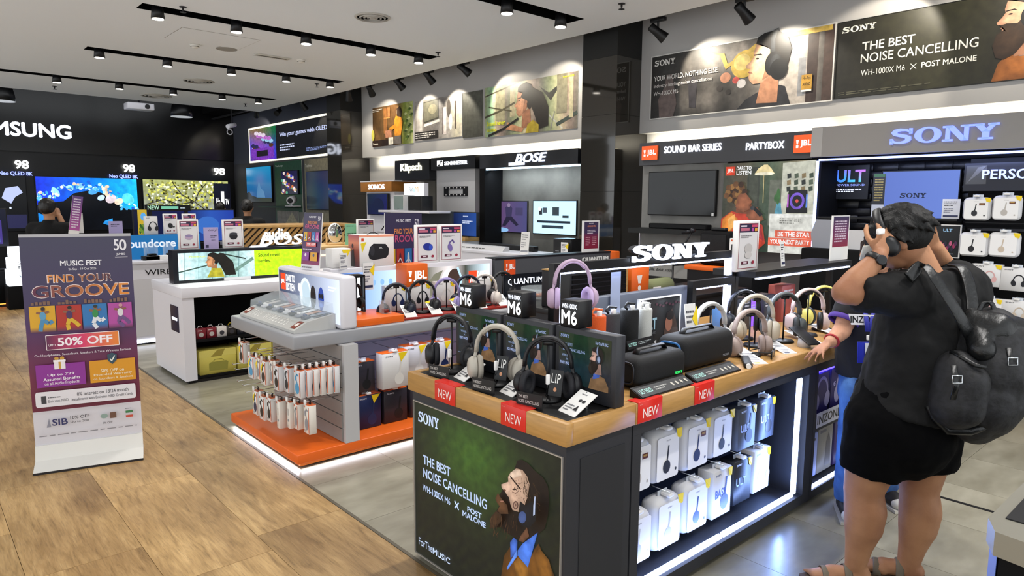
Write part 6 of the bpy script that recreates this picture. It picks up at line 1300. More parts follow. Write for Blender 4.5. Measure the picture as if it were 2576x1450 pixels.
FP([(217, 112), (186, 138), (177, 172), (212, 172), (262, 152), (252, 118)], '#d9bda6', lo=.9); FP([(172, 198), (126, 214), (129, 236), (152, 262), (166, 280), (192, 250), (196, 215)], '#cfab94', lo=.8); FE(148, 252, 9, 6, '#5a3426')
pr.line(FU([(186, 160), (215, 196), (256, 246)]), .007, '#2a1a14'); FE(214, 245, 14, 6, '#2a1c18'); pr.line(FU([(200, 262), (222, 272), (236, 262)]), .003, '#7a5a4c')
rn = random.Random(4)
for i in range(34): FE(rn.uniform(228, 302), rn.uniform(178, 312), rn.uniform(2, 5), rn.uniform(2, 5), rn.choice(['#5f4a44', '#7a6258', '#463834']), 6)
FE(239, 345, 18, 29, '#6a4a44'); FE(239, 345, 12, 21, '#b8937c'); FE(239, 345, 5, 9, '#7a5a50')
FP([(122, 262), (104, 300), (118, 332), (134, 352), (118, 380), (140, 402), (192, 402), (184, 345), (160, 318), (142, 296)], '#5c3b22'); FP([(78, 420), (66, 502), (110, 492), (152, 442), (142, 402), (110, 382)], '#3f2917'); FE(150, 318, 14, 5, '#9a6a58')
for i in range(46):
    x0 = rn.uniform(90, 260); y0 = rn.uniform(395, 520); pr.line(FU([(x0, y0), (x0 + rn.uniform(-16, 6), y0 + rn.uniform(20, 50))]), .0022, rn.choice(['#3a2413', '#24160c', '#553620', '#120b07']))
for i in range(40):
    x0 = rn.uniform(318, 425); y0 = 130 + (x0 - 318) * .8 + rn.uniform(0, 150); pr.line(FU([(x0, y0), (x0 + rn.uniform(-4, 18), y0 + rn.uniform(15, 40))]), .0025, rn.choice(['#33200f', '#1a100a', '#46301a', '#0d0805']))
FP([(310, 300), (345, 330), (390, 300), (420, 330), (415, 430), (370, 480), (320, 460), (296, 420)], '#121218'); FE(326, 408, 27, 40, '#45598e'); pr.poly(FU([(408, 270), (414, 272), (410, 390), (398, 398), (400, 330)]), '#b9c6e4')
pr.obj('lit_poster', attr_mat('poster_glow', .45, 1.1, 22), em, (.0325, .0148, .032))
f = MB(); 
for a in ((.028, .008, .028, .968, .0155, .0325), (.028, .008, .757, .968, .0155, .7615), (.028, .008, .0325, .0325, .0155, .757), (.9635, .008, .0325, .968, .0155, .757)): f.box(*a)
f.obj('poster_frame', mat('poster_frame_metal', '#b8b4ae', .35, .5), em)
# main module with open niche
mm = T('counter_module', 'wood topped counter module with lit niche of headphone boxes', 'counter', (2.063, 1.58, 0))
L1 = 1.577
MB().rbox(0, 0, .8045, L1, .03, CZT, .002, 1).obj('wood_edge', OAKC, mm); MB().box(0, .0302, .8045, L1, .99, CZT - .0005).obj('wood_top', OAKC, mm)
MB().box(.0, .012, .755, L1, .98, .804).obj('top_rail', SLATE, mm); MB().box(0, .012, .03, .052, .98, .7545).obj('side_panel', SLATE, mm); MB().box(L1 - .08, .012, .03, L1, .98, .7545).obj('side_panel', SLATE, mm); MB().box(.0525, .012, .03, L1 - .0805, .98, .085).obj('bottom_rail', SLATE, mm); MB().box(.03, .05, 0, L1 - .03, .95, .0295).obj('plinth', BLACK, mm); MB().box(.0525, .42, .0855, L1 - .0805, .44, .7545).obj('niche_back', mat('niche_blue_black', '#1c2230', .5), mm)
LEDW = led('led_cool', '#b4c8ff', 6)
MB().box(L1 - .145, .03, .10, L1 - .12, .05, .74).obj('led_strip', LEDW, mm); MB().box(.06, .03, .088, .72, .05, .106).obj('led_strip', LEDW, mm); MB().box(.735, .03, .088, L1 - .147, .05, .106).obj('led_strip', LEDW, mm)
light('niche_glow', 'AREA', (3.42, 1.64, .42), 4.2, (.25, .42, 1), target=(2.6, 1.8, .42), size=(.02, .6)); light('niche_glow', 'AREA', (2.85, 1.63, .115), 5, (.25, .42, 1), target=(2.85, 1.75, .7), size=(1.3, .02))
nb = [('white moulded case with silver headphones at the niche edge, upper row', 2.235, .43, 'case', 'silver', None, None, .235, 1.69), ('white moulded case with black headphones, upper row in the lit niche', 2.455, .425, 'case', 'black', None, 'plain', .24, 1.70), ('white moulded case with blue headphones, upper row in the lit niche', 2.69, .42, 'case', 'navy', None, None, .24, 1.70), ('white moulded case fourth in the upper niche row', 2.92, .42, 'case', 'black', None, 'plain', .235, 1.71),
      ('grey ULT headphone box, left of two in the upper niche row', 3.13, .42, 'box', 'black', 'grey', 'ULT', .22, 1.70), ('grey ULT headphone box beside the light strip, upper row', 3.35, .42, 'box', 'black', 'grey', 'ULT', .22, 1.71),
      ('white moulded case at the niche edge, lower row', 2.225, .125, 'case', 'silver', None, 'plain', .235, 1.67), ('white moulded case with pale headphones, lower row in the niche', 2.455, .12, 'case', 'silver', None, 'plain', .245, 1.68), ('white moulded case with blue headphones, lower row in the niche', 2.69, .12, 'case', 'blue', None, 'plain', .245, 1.69), ('white carton with blue headphones, lower row in the niche', 2.92, .125, 'box', 'blue', 'white', 'BASS', .24, 1.70),
      ('black ULT headphone box, lower row in the niche', 3.13, .13, 'box', None, 'black', 'ULT', .23, 1.71), ('tall white headphone carton beside the light strip, lower row', 3.345, .13, 'box', 'silver', 'white', None, .23, 1.72)]
for (lab, x, z, kind, hp, base, txt, h, y) in nb: hang_box(lab, (x, y, z), 0, .195 if kind == 'case' else .165, h, .105 if kind == 'case' else .09, kind, hp, z < .9 and x > 2.3, 'headphone_box', 'headphone boxes in the lit niche', txt, True, base)
# second module
m2 = T('counter_module', 'wood topped counter module with gaming boxes behind the clerk', 'counter', (3.642, 1.58, 0)); L2 = 1.35
MB().rbox(0, 0, .8045, L2, .03, CZT, .002, 1).obj('wood_edge', OAKC, m2); MB().box(0, .0302, .8045, L2, .99, CZT - .0005).obj('wood_top', OAKC, m2); MB().box(0, .012, .755, L2, .98, .804).obj('top_rail', SLATE, m2); MB().box(0, .012, .03, .03, .98, .7545).obj('side_panel', SLATE, m2); MB().box(L2 - .03, .012, .03, L2, .98, .7545).obj('side_panel', SLATE, m2); MB().box(.0305, .012, .03, L2 - .0305, .98, .075).obj('bottom_rail', SLATE, m2); MB().box(.0305, .4, .0755, L2 - .0305, .42, .7545).obj('niche_back', MATTEB, m2); MB().box(.0305, .012, .415, L2 - .0305, .399, .44).obj('shelf', SLATE, m2); MB().box(.03, .05, 0, L2 - .03, .95, .0295).obj('plinth', BLACK, m2)
pr = Print(L2 - .07, .085); pr.rect(0, 0, 1, 1, '#d8d8dc'); 
for k in range(4): pr.text('INZONE', .01 + .25 * k, .2, .24 + .25 * k, .8, '#16161a', .02)
pr.obj('shelf_strip', PRINT, m2, (.035, .0118, .43))
MB().box(.04, .02, .0765, L2 - .04, .035, .092).obj('led_strip', LEDW, m2); MB().box(.05, .03, .735, .35, .1, .7545).obj('purple_strip', led('led_violet', '#4a3cff', 5), m2)
for k in range(3):
    t = T('gaming_box', 'dark violet gaming headphone box, %s on the clerk side shelf' % ['first', 'second', 'third'][k], 'box', (3.69 + k * .26, 1.64, .4405), group='gaming boxes in the counter'); MB().rbox(0, 0, 0, .23, .12, .27, .003, 1).obj('body', mat('violet_carton', '#221c4a', .4), t); pr = Print(.23, .27); pr.rect(0, 0, 1, 1, '#251f55'); draw_phone(pr, .65, .3, .2, '#8f8aa8', False); pr.text('H5', .1, .62, .25, .72, '#b8b4e0', .02); pr.obj('print', PRINT, t)
for k, (x, w, h, c) in enumerate(((3.69, .12, .22, '#c9c3b8'), (3.82, .05, .26, '#aab8f0'), (3.88, .19, .29, '#8f8a80'), (4.1, .2, .3, '#3a2a5a'))):
    t = T('gaming_box', ['pale carton at left of the low counter shelf', 'slim bluish carton on the low counter shelf', 'grey carton with portrait on the low counter shelf', 'dark purple carton on the low counter shelf'][k], 'box', (x, 1.66, .0925), group='cartons on the low counter shelf'); MB().rbox(0, 0, 0, w, .14, h, .003, 1).obj('body', mat('lowcarton%d' % k, c, .45), t); pr = Print(w, h); pr.blur(.1, .8, .8, .92, '#55525a', 1, k); pr.poly([(.5, .1), (.55, .6), (.7, .8), (.85, .6), (.9, .1)], '#55504a' if k == 2 else c); pr.obj('print', PRINT, t)
# ---- M6 displays
SCR = attr_mat('screen_print', .08, .8, 30)
def m6_print(w, h, seed):
    pr = Print(w, h); pr.field(8, 6, lambda u, v: (.13 + .05 * math.sin(6 * u + seed), .17 + .05 * v, .17 + .05 * math.sin(5 * v)))
    pr.text('', .03, .90, .20, .965, '#9fb4e8', sony=True); pr.text('THE BEST', .06, .74, .28, .80, '#a8c0f0', .01); pr.text('NOISE CANCELLING', .06, .64, .52, .70, '#a8c0f0', .01); pr.text('WH-1000X', .07, .52, .27, .57, '#a8c0f0', .01); pr.text('X', .15, .45, .19, .49, '#a8c0f0', 0); pr.text('POST MALONE', .04, .36, .30, .42, '#b8ccff', .03); pr.text('ForTheMUSIC', .72, .88, .95, .94, '#b8ccff', .01)
    pr.poly([(.60, .0), (.64, .2), (.74, .32), (.9, .26), (.97, .1), (.97, 0)], '#8a6a4a'); pr.poly([(.68, .2), (.70, .36), (.82, .40), (.8, .26), (.74, .22)], '#4a68c0')
    head_profile(pr, .75, .44, h * .36, '#c8a090', '#1c1512', beard='#2a201a', cup='#2a3040', band='#8fa0c0', shade='#a07f74'); pr.rect(.02, .03, .5, .05, '#6f7f98'); return pr
for k, (ya, yb, nm) in enumerate(((2.568, 2.245, 'farthest from the corner'), (2.228, 1.922, 'middle of the three'), (1.905, 1.59, 'at the counter corner'))):
    w = ya - yb; t = T('video_display', 'dark grey tabletop video display, %s' % nm, 'display', (1.945, ya, CZT + .0003), RX, 'tabletop video displays'); MB().rbox(0, 0, 0, w, .055, .275, .003, 1).obj('housing', SLATE, t); p = m6_print(w * .86, .20, k); p.obj('screen', SCR, t, (w * .07, -.001, .055)); MB().rbox(w * .12, -.002, .022, w * .26, -.0002, .034, .004).obj('slot', BLACK, t); MB().cyl((w * .5, -.002, .027), (w * .5, -.0002, .027), .004).obj('sensor', BLACK, t)
    t = T('cube_sign', 'black cube sign with glowing M6 on the display %s' % nm, 'sign', (1.95, ya - w * .06, CZT + .2756), RX, 'glowing cube signs'); s_ = .098; MB().rbox(0, 0, 0, s_, .085, s_ + .01, .003, 1).obj('cube', BLACK, t); pr = Print(s_, s_ + .01); pr.text('M6', .08, .1, .94, .64, '#f4f8ff', .02); pr.text('WH-1000X', .1, .70, .92, .88, '#e8f0ff', .02); pr.obj('face', attr_mat('cube_glow%d' % k, .3, 2.4), t)
# ---- headphones on the end counter
def tag_card(label, loc, rz, w, h, txt, tilt=0, group=None):
    t = T('tent_card', label, 'sign', loc, rot=(tilt, 0, rz), group=group); MB().box(0, 0, 0, w, .004, h).obj('card', BLACK, t); pr = Print(w, h)
    if txt == 'best': pr.text('THE BEST', .08, .62, .45, .82, '#c8c4c0', .005); pr.text('NOISE CANCELLING', .08, .28, .88, .5, '#c8c4c0', .005)
    else: pr.text('LIP', .15, .5, .85, .85, '#e8e6e2', 0); pr.ell(.5, .25, .12, .08, '#c88a60')
    pr.obj('print', PRINT, t); return t
def info_card(label, loc, rz):
    t = T('info_card', label, 'price card', loc, rot=(0, 0, rz), group='white information cards'); Mx = Matrix.Rotation(R_(-58), 4, 'X'); MB().box(-.05, 0, 0, .05, .003, .125, M=Mx).obj('card', PAPER, t); MB().box(-.045, .10, 0, -.042, .105, .066).box(.042, .10, 0, .045, .105, .066).box(-.042, .1015, .0, .042, .1035, .004).obj('wire_leg', CHROME, t)
    pr = Print(.1, .125); pr.blur(.3, .82, .8, .9, '#66666c', 1, 3); pr.blur(.1, .1, .6, .4, '#77777c', 3, 4); pr.ell(.55, .6, .09, .06, '#26262a'); pr.ell(.75, .6, .09, .06, '#26262a'); pr.poly([(.6, .2), (.85, .2), (.72, .42)], '#26262a'); pr.obj('print', PRINT, t, (-.05, 0, 0), (R_(-58), 0, 0)); o = t.children[-1]; o.location = Mx @ Vector((-.05, -.0004, 0))
for k, (x, y, zt, c, cu, lab, col) in enumerate(((1.835, 2.455, 1.125, '#15161a', '#1c1d22', 'black noise cancelling headphones nearest the far corner', 0), (1.845, 2.15, 1.12, '#b4aea2', '#a9a296', 'pale grey noise cancelling headphones in the middle', 0), (1.85, 1.85, 1.115, '#141519', '#1d1d22', 'black noise cancelling headphones nearest the counter corner', 0))):
    rz = R_([-62, -58, -52][k])
    hp_on_stand(lab, (x, y, CZT - .0035), rz, zt + .012, c, True, cu, 1.16, [-.55, -.5, .5][k], base=.055)
    tag_card('black best noise cancelling card before the %s' % ['far black headphones', 'pale grey headphones', 'corner black headphones'][k], (1.712, [2.46, 2.155, 1.88][k], CZT - .0035), R_(-80), .12, .055, 'best', group='black lettered cards')
    info_card('white information card beside the %s' % ['far black headphones', 'pale grey headphones', 'corner black headphones'][k], (1.775, [2.325, 2.015, 1.68][k], CZT - .0035), R_(-100))
    if k: tag_card('small black LIP tag hanging by the %s' % ['', 'pale grey headphones', 'corner black headphones'][k], (1.80, [0, 2.115, 1.80][k], CZT + .035), R_(-70), .055, .10, 'lip', R_(-14), 'hanging tags')
    t = T('security_tether', 'white security tag clipped on the %s' % ['far black headphones', 'pale grey headphones', 'corner black headphones'][k], 'security tag', (x - .045, y - .045, CZT + .075)); MB().rbox(-.008, -.006, 0, .008, .006, .04, .004).obj('tag', PAPER, t); MB().tube([(0, 0, 0), (.01, .02, -.05), (.04, .03, -.0755)], .0015, 6).obj('cable', BLACK, t)
# ---- red NEW tags
REDT = mat('red_acrylic', '#d22a20', .3)
def new_tag(label, loc, rz, w=.145):
    t = T('new_tag', label, 'sign', loc, rz, 'red NEW tags'); MB().rbox(0, -.004, -.082, w, -.0005, .003, .004).box(0, -.0005, .0005, w, .05, .003).obj('tag', REDT, t); pr = Print(w, .082); pr.text('NEW', .2, .22, .84, .68, '#f4e8e4', .0); pr.blur(.05, .88, .25, .94, '#e08a80', 1, 2); pr.obj('print', PRINT, t, (0, -.0042, -.082)); return t
q = hit(1090, 960, 'z', CZT); new_tag('red NEW tag nearer the far end of the poster counter edge', (1.675, 2.36, CZT), RX); new_tag('red NEW tag near the poster counter corner', (1.675, 1.925, CZT), RX, .14)
new_tag('red NEW tag under the smaller black speaker', (2.07, 1.58, CZT), 0, .155); new_tag('red NEW tag under the larger black speaker', (2.455, 1.58, CZT), 0, .15)
# ---- divider, light frames, big sign
dv = T('counter_divider', 'grey upright divider panel along the counter middle', 'panel', (2.28, 2.10, CZT)); MB().rbox(0, 0, 0, .90, .05, .325, .003, 1).obj('panel', mat('divider_grey', '#5d636e', .5), dv)
fr = T('light_gantry', 'black frame edged with white light strips over the counter', 'frame', (2.08, 2.05, CZT)); LEDF = led('led_frame', '#c8d4ff', 7); FH = .505
for a in ((0, 0, 0, .035, .035, FH), (1.44, 0, 0, 1.475, .035, FH), (.035, 0, FH - .04, 1.44, .035, FH)): MB().box(*a).obj('bar', BLACK, fr)
MB().box(.036, .004, FH - .048, 1.439, .03, FH - .0405).obj('led_strip', LEDF, fr); MB().box(.036, .004, .02, .042, .03, FH - .05).obj('led_strip', LEDF, fr); MB().box(1.40, .004, FH - .14, 1.438, .03, FH - .05).obj('led_strip', LEDF, fr)
MB().box(1.05, 0, FH - .19, 1.44, .035, FH - .15).obj('bar', BLACK, fr); MB().box(1.05, 0, 0, 1.085, .035, FH - .1905).obj('bar', BLACK, fr); MB().box(1.40, .004, .0, 1.438, .03, FH - .20).obj('led_strip', LEDF, fr); MB().box(1.088, .004, FH - .198, 1.40, .03, FH - .191).obj('led_strip', LEDF, fr); MB().box(1.0855, .004, .0, 1.091, .03, FH - .2).obj('led_strip', LEDF, fr)
q0 = hit(1580, 668, 'y', 2.06); q1 = hit(1773, 603, 'y', 2.06)
sg = T('letter_sign', 'big glowing white letters standing on the black light frame', 'sign', (q0.x, 2.075, CZT + FH)); zt = hit(1770, 608, 'y', 2.06).z
letters('lettering', '', q1.x - q0.x, zt - (CZT + FH) + .02, .015, led('letter_sony', '#e4edff', 4), sg, (0, -.03, -.02), sony=True); letters('letter_bodies', '', q1.x - q0.x, zt - (CZT + FH) + .02, .03, mat('letter_return', '#20242c', .4), sg, (0, .0005, -.02 + .0), sony=True)
f2 = T('light_gantry', 'lower black shelf frame with light strip beyond the big letters', 'frame', (3.56, 2.05, CZT)); F2 = .39
for a in ((0, -.12, F2 - .035, 1.3, .15, F2), (1.26, 0, 0, 1.295, .035, F2 - .0355), (.0, 0, 0, .03, .035, F2 - .0355)): MB().box(*a).obj('bar', BLACK, f2)
MB().box(.03, -.125, F2 - .045, 1.26, -.1, F2 - .0355).obj('led_strip', LEDF, f2)
for x in (2.8, 3.9): light('frame_glow', 'AREA', (x, 1.98, CZT + .33), 3.5, (.75, .84, 1), target=(x, 1.8, CZT), size=(1.0, .02))
# ---- portable speakers
def tube_speaker(label, x, y, r, h, col, strap, glow=None):
    t = T('tube_speaker', label, 'speaker', (x, y, CZT), group='upright tube speakers'); m = mat('mesh_' + col, col, .8, bump=.4, bscale=500); MB().lathe([(r * .9, 0), (r, .006), (r, h - .006), (r * .92, h), (r * .8, h - .004), (.001, h - .004)], 24).obj('body', m, t); MB().tube([(r * .5, 0, h), (r * .9, 0, h + .02), (0, r * .3, h + .025), (-r * .8, 0, h + .012), (-r * .4, 0, h)], .006, 8).obj('strap', hp_mat(strap), t); MB().rbox(-.012, -r * .6, h - .004, .01, -r * .2, h + .02, .004).obj('security_tag', PAPER, t)
    if glow: MB().lathe([(r * 1.03, .0), (r * 1.03, .006), (r * .9, .006)], 24).obj('light_ring', led('green_ring', '#40c878', 2.5), t)
tube_speaker('orange tube speaker with cord loop behind the display', 2.222, 1.93, .042, .285, '#d8571c', '#e06a28'); tube_speaker('charcoal tube speaker beside the orange one', 2.341, 1.95, .042, .28, '#3a3a3e', '#17181b'); tube_speaker('black tube speaker between charcoal and pale ones', 2.447, 1.93, .043, .29, '#0f1012', '#17181b'); tube_speaker('pale grey tube speaker with green light ring', 2.545, 1.92, .036, .285, '#b9bab6', '#d8d6d2', True)
def field_speaker(label, x, y, L, D, H, ring):
    t = T('portable_speaker', label, 'speaker', (x, y, CZT)); MB().rbox(0, 0, .004, L, D, H, min(D, H) * .28, 6).obj('body', mat('mesh_black', '#0d0e10', .7, bump=.3, bscale=500), t); MB().tube([(L * .2, D / 2, H - .003), (L * .25, D / 2, H + .02), (L * .75, D / 2, H + .02), (L * .8, D / 2, H - .003)], 1, 8, flat=(.016, .005, (0, 1, 0))).obj('carry_handle', BLACK, t); MB().box(.04, .03, 0, L - .04, D - .03, .004).obj('feet', BLACK, t)
    pts = [(-.001, D * (.5 + .33 * math.copysign(abs(math.cos(a)) ** .5, math.cos(a))), H * (.5 + .33 * math.copysign(abs(math.sin(a)) ** .5, math.sin(a)))) for a in [2 * PI * i / 28 for i in range(28)]]; MB().tube(pts, .005, 8, closed=True).obj('end_ring', led('ring_blue', '#1a4a7a', .8) if ring else DMETAL, t)
    letters('lettering', '', .055, .011, .001, led('led_green', '#30c860', 1.2) if not ring else mat('grey_badge', '#7f8288', .4), t, (L * .72, -.0008, H * .25), sony=True); return t
field_speaker('smaller black portable speaker with green lettering', 2.20, 1.68, .35, .15, .135, False); field_speaker('larger black portable speaker with blue end ring', 2.59, 1.72, .43, .17, .165, True)
def strip_sign(label, x, y, w, rz=0):
    t = T('strip_sign', label, 'sign', (x, y, CZT), rz, 'sloped specification strips'); MB().prism([(0, 0), (.06, 0), (.06, .035), (0, .006)], 0, w, 'x').obj('wedge', BLACK, t); pr = Print(w - .01, .055); pr.rect(0, 0, 1, 1, '#3a3b3e'); pr.text('ULT FIELD', .04, .3, .27, .75, '#a8d8d0', .02); pr.blur(.32, .3, .6, .75, '#a8a8a4', 2, 2); 
    for i in range(4): pr.ell(.66 + .09 * i, .5, .02, .2, '#b8b4a8')
    pr.obj('print', PRINT, t, (.005, -.0006, .008), (R_(-65), 0, 0))
strip_sign('sloped specification strip before the smaller black speaker', 2.12, 1.60, .36); strip_sign('sloped specification strip before the larger black speaker', 2.50, 1.60, .36)
t = T('talker_strip', 'small dark specification strip on the smaller black speaker', 'sign', (2.23, 1.76, CZT + .158), rot=(R_(-15), 0, R_(4))); MB().box(0, 0, 0, .2, .004, .035).obj('strip', BLACK, t); pr = Print(.2, .035); pr.text('ULT FIELD', .05, .3, .35, .7, '#a8d8d0', .02); pr.blur(.4, .3, .95, .7, '#98a0a0', 2, 6); pr.obj('print', PRINT, t)
# ULT poster
w, h = .33, .30; pr = Print(w, h); pr.rect(0, 0, 1, 1, '#0b0c0e'); pr.text('', .05, .88, .27, .94, '#c8ccd0', sony=True); pr.text('ULT', .12, .48, .42, .68, '#8fb0c0', .03); pr.text('POWER SOUND', .12, .41, .4, .45, '#55585c', 0); pr.text('POST MALONE', .1, .24, .42, .3, '#d0d0d0', .03)
pr.poly([(.55, 0), (.6, .4), (.68, .7), (.8, .8), (.9, .6), (1, .3), (1, 0)], '#3a2a24'); pr.ell(.72, .55, .09, .14, '#8a5a48'); pr.ell(.75, .68, .1, .08, '#1c1412')
for i in range(8): pr.ell(.4 + .08 * i, .9 - .02 * (i % 3), .03, .02, '#4a2030')
board('ult_poster', 'framed black ULT poster standing before the grey divider', 'poster', (2.64, 2.02, CZT), w, h, 0, pr, GLOW, .015, frame=(.004, PAPER))
q = hit(1722, 858, 'y', 1.95); t = price_card('tall white price card with yellow sticker over the ULT poster', (2.93, 1.90, CZT), .075, .27, R_(-10), 2, R_(-8), sticker=True)
# ---- headphones along the counter
rowh = [('silver grey headphones behind the larger black speaker', 3.12, 1.93, 1.135, '#b9b9b6', '#a8a8a4', -20, 1.15), ('taupe headphones nearest the counter edge', 3.18, 1.74, 1.115, '#9a8880', '#8f7d76', -25, 1.15), ('beige headphones behind the taupe pair', 3.42, 1.84, 1.16, '#b5ac9a', '#a39a8a', -40, 1.2), ('black headphones behind the beige pair', 3.56, 1.99, 1.16, '#141519', '#1a1b20', -35, 1.15), ('charcoal headphones in the middle of the counter row', 3.66, 1.80, 1.155, '#4a4f50', '#3a3d3e', -30, 1.2), ('pale pink headphones with black cushions', 3.95, 1.80, 1.155, '#c9b4b0', '#15161a', -35, 1.2), ('yellow headphones at the far end of the counter row', 4.20, 1.82, 1.15, '#d8cc6a', '#15161a', -40, 1.15)]
for (lab, x, y, zt, c, cu, rz, s) in rowh: hp_on_stand(lab, (x, y, CZT), R_(rz), zt, c, True, cu, s, -.45, base=.06)
headphones('lilac pink headphones hanging on the light frame corner', (2.13, 1.99, 1.405), R_(-28), '#b9a0b8', '#c8b0d8', s=1.0, swivel=.3)
for k, (x, y, rz) in enumerate(((3.02, 1.62, -30), (3.36, 1.64, -30), (3.72, 1.66, -25), (4.05, 1.66, -20))):
    t = T('flat_price_card', 'long white price card lying on the counter, %s from the speakers' % ['first', 'second', 'third', 'fourth'][k], 'price card', (x, y, CZT + .001), group='long flat price cards', rot=(R_(-82), 0, R_(rz))); MB().box(0, -.001, 0, .075, .003, .24).obj('card', PAPER, t); pr = Print(.075, .24); pr.blur(.1, .1, .9, .92, '#8a8a90', 9, k); pr.rect(.1, .02, .5, .08, '#2a2f52' if k else '#e8d020'); pr.obj('print', PRINT, t, (0, -.0014, 0))
t = T('sunglasses', 'pair of black sunglasses lying on the wooden counter', 'sunglasses', (3.23, 1.635, CZT + .001), R_(20))
for sx in (-.035, .035): MB().rbox(sx - .028, -.004, 0, sx + .028, .004, .042, .012, 3).obj('lens', GLASSB, t)
MB().cyl((-.01, 0, .03), (.01, 0, .03), .003, .003, 8).obj('bridge', BLACK, t)
for sx in (-.062, .062): MB().tube([(sx, 0, .034), (sx, .07, .03), (sx * .95, .12, .012)], .003, 6).obj('temple', BLACK, t)
t = T('phone_stand', 'dark phone lying on a grey wedge stand near the hand', 'phone', (3.62, 1.66, CZT), R_(-25)); MB().lathe([(.035, 0), (.03, .05), (.001, .05)], 20).obj('stand', LGREY, t); MB().rbox(-.04, -.09, -.004, .04, .09, .005, .004, M=Matrix.Translation((0, 0, .06)) @ Matrix.Rotation(R_(22), 4, 'X')).obj('phone', BLACK, t)
t = T('remote_control', 'slim black handset lying beside the larger speaker', 'remote', (3.0, 1.65, CZT + .001), R_(-55)); MB().rbox(-.02, -.09, 0, .02, .09, .022, .006).obj('body', BLACK, t); MB().cyl((0, -.092, .011), (0, -.105, .011), .012, .012, 12).obj('cap', PAPER, t)
# coloured goods behind the row
for k, (x, y, w, h, c) in enumerate(((3.80, 2.12, .16, .2, '#2a2c34'), (4.0, 2.16, .12, .16, '#7a4ad8'), (4.15, 2.14, .14, .19, '#3a3c44'), (4.36, 2.12, .18, .24, '#9a4a44'), (3.68, 2.14, .1, .15, '#5a8ac8'))):
    t = T('gadget_box', ['black gadget carton under the low light frame', 'glowing violet gadget block under the low light frame', 'dark gadget carton right of the violet block', 'brick red printed carton behind the yellow headphones', 'small blue carton at the left under the low light frame'][k], 'box', (x, y, CZT), group='goods under the low light frame'); MB().rbox(-w / 2, 0, 0, w / 2, .1, h, .004, 1).obj('body', mat('gad%d' % k, c, .4, emit=1.2 if k == 1 else 0), t); pr = Print(w, h); pr.blur(.1, .6, .9, .9, '#c8c8d0', 3, k); pr.obj('print', PRINT, t, (-w / 2, -.0005, 0))
# things standing on the low frame
ZF = CZT + F2 + .0005
l2, w2, h2 = rectB((1853, 556), (1902, 668), 2.0); frame_sign('tall framed sign with grey speaker picture on the low light frame', (l2[0], 1.99, ZF), w2, l2[2] + h2 - ZF, 0, 4, .03)
t = price_card('narrow tilted price card on the low light frame', (4.02, 2.0, ZF), .055, .155, R_(5), 1, R_(-6))
l2, w2, h2 = rectB((2096, 543), (2132, 645), 2.0); t = T('sale_strip', 'tall clear framed purple sale strip near the elbow', 'sign', (l2[0], 2.0, ZF)); MB().box(0, 0, 0, w2, .01, l2[2] + h2 - ZF).obj('board', PAPER, t); pr = Print(w2, l2[2] + h2 - ZF); pr.vgrad(.05, .3, .95, .98, [(0, '#8a2440'), (.5, '#6a2a58'), (1, '#302c50')]); pr.blur(.15, .4, .9, .9, '#d8c8d8', 9, 3); pr.obj('print', PRINT, t)
# ---- goods on the table behind the counter
pt = T('party_table', 'dark table behind the wooden counter carrying party speakers', 'table', (3.0, 2.80, 0)); MB().box(0, 0, 0, 2.0, .5, .96).obj('body', mat('table_dark', '#232326', .5), pt); MB().rbox(-.02, -.02, .9605, 2.02, .52, .995, .004).obj('top', BLACK, pt)
t = T('ribbed_speaker', 'black ribbed speaker box with pale edge behind the light frame', 'speaker', (3.03, 2.85, .9955)); MB().rbox(0, 0, 0, .56, .25, .235, .006).obj('body', BLACK, t)
for k in range(7): MB().box(.015, -.006, .015 + k * .03, .53, -.0005, .037 + k * .03).obj('rib', MATTEB, t)
MB().box(.535, -.004, .0, .55, -.0005, .235).obj('edge', OAK, t); MB().box(0, 0, .2355, .56, .25, .242).obj('top_cap', OAK, t)
t = T('jbl_block', 'orange block with white exclamation mark behind the counter', 'display block', (3.64, 2.86, .9955)); MB().rbox(0, 0, 0, .19, .2, .25, .003, 1).obj('block', ORANGE, t); pr = Print(.19, .25); pr.poly([(.3, .7), (.6, .7), (.52, .48), (.38, .48)], '#f0e8e0'); pr.ell(.45, .36, .09, .07, '#f0e8e0'); pr.obj('mark', PRINT, t)
t = T('portable_speaker', 'olive green boombox speaker behind the grey divider', 'speaker', (3.85, 2.9, .9955)); MB().cyl((0, .06, .065), (.34, .06, .065), .06, .06, 24).obj('body', mat('olive_mesh', '#6f7550', .8, bump=.3, bscale=400), t); MB().cyl((-.02, .06, .065), (0, .06, .065), .05, .058, 24).cyl((.34, .06, .065), (.36, .06, .065), .058, .05, 24).obj('end_caps', BLACK, t); MB().box(.1, .02, 0, .24, .1, .01).obj('foot', BLACK, t)
price_card('plain pale card before the olive boombox', (3.90, 2.84, .9955), .085, .085, 0, 0)
for k, (x, yy) in enumerate(((3.12, 2.9), (3.35, 2.88))): t = price_card('white price card lying on the ribbed speaker, %s' % ['left', 'right'][k], (x, yy, 1.238), .07, .11, R_(-30), k, R_(-70), sticker=True)
l2, w2, h2 = rectB((1516, 682), (1552, 752), 2.04); t = T('acrylic_sheet', 'tall curved translucent plastic sheet in the light frame', 'holder', (2.50, 2.085, CZT)); MB().box(0, 0, .0, .07, .003, .44).obj('sheet', mat('frosted', '#b8c4e0', .3, trans=.3), t)
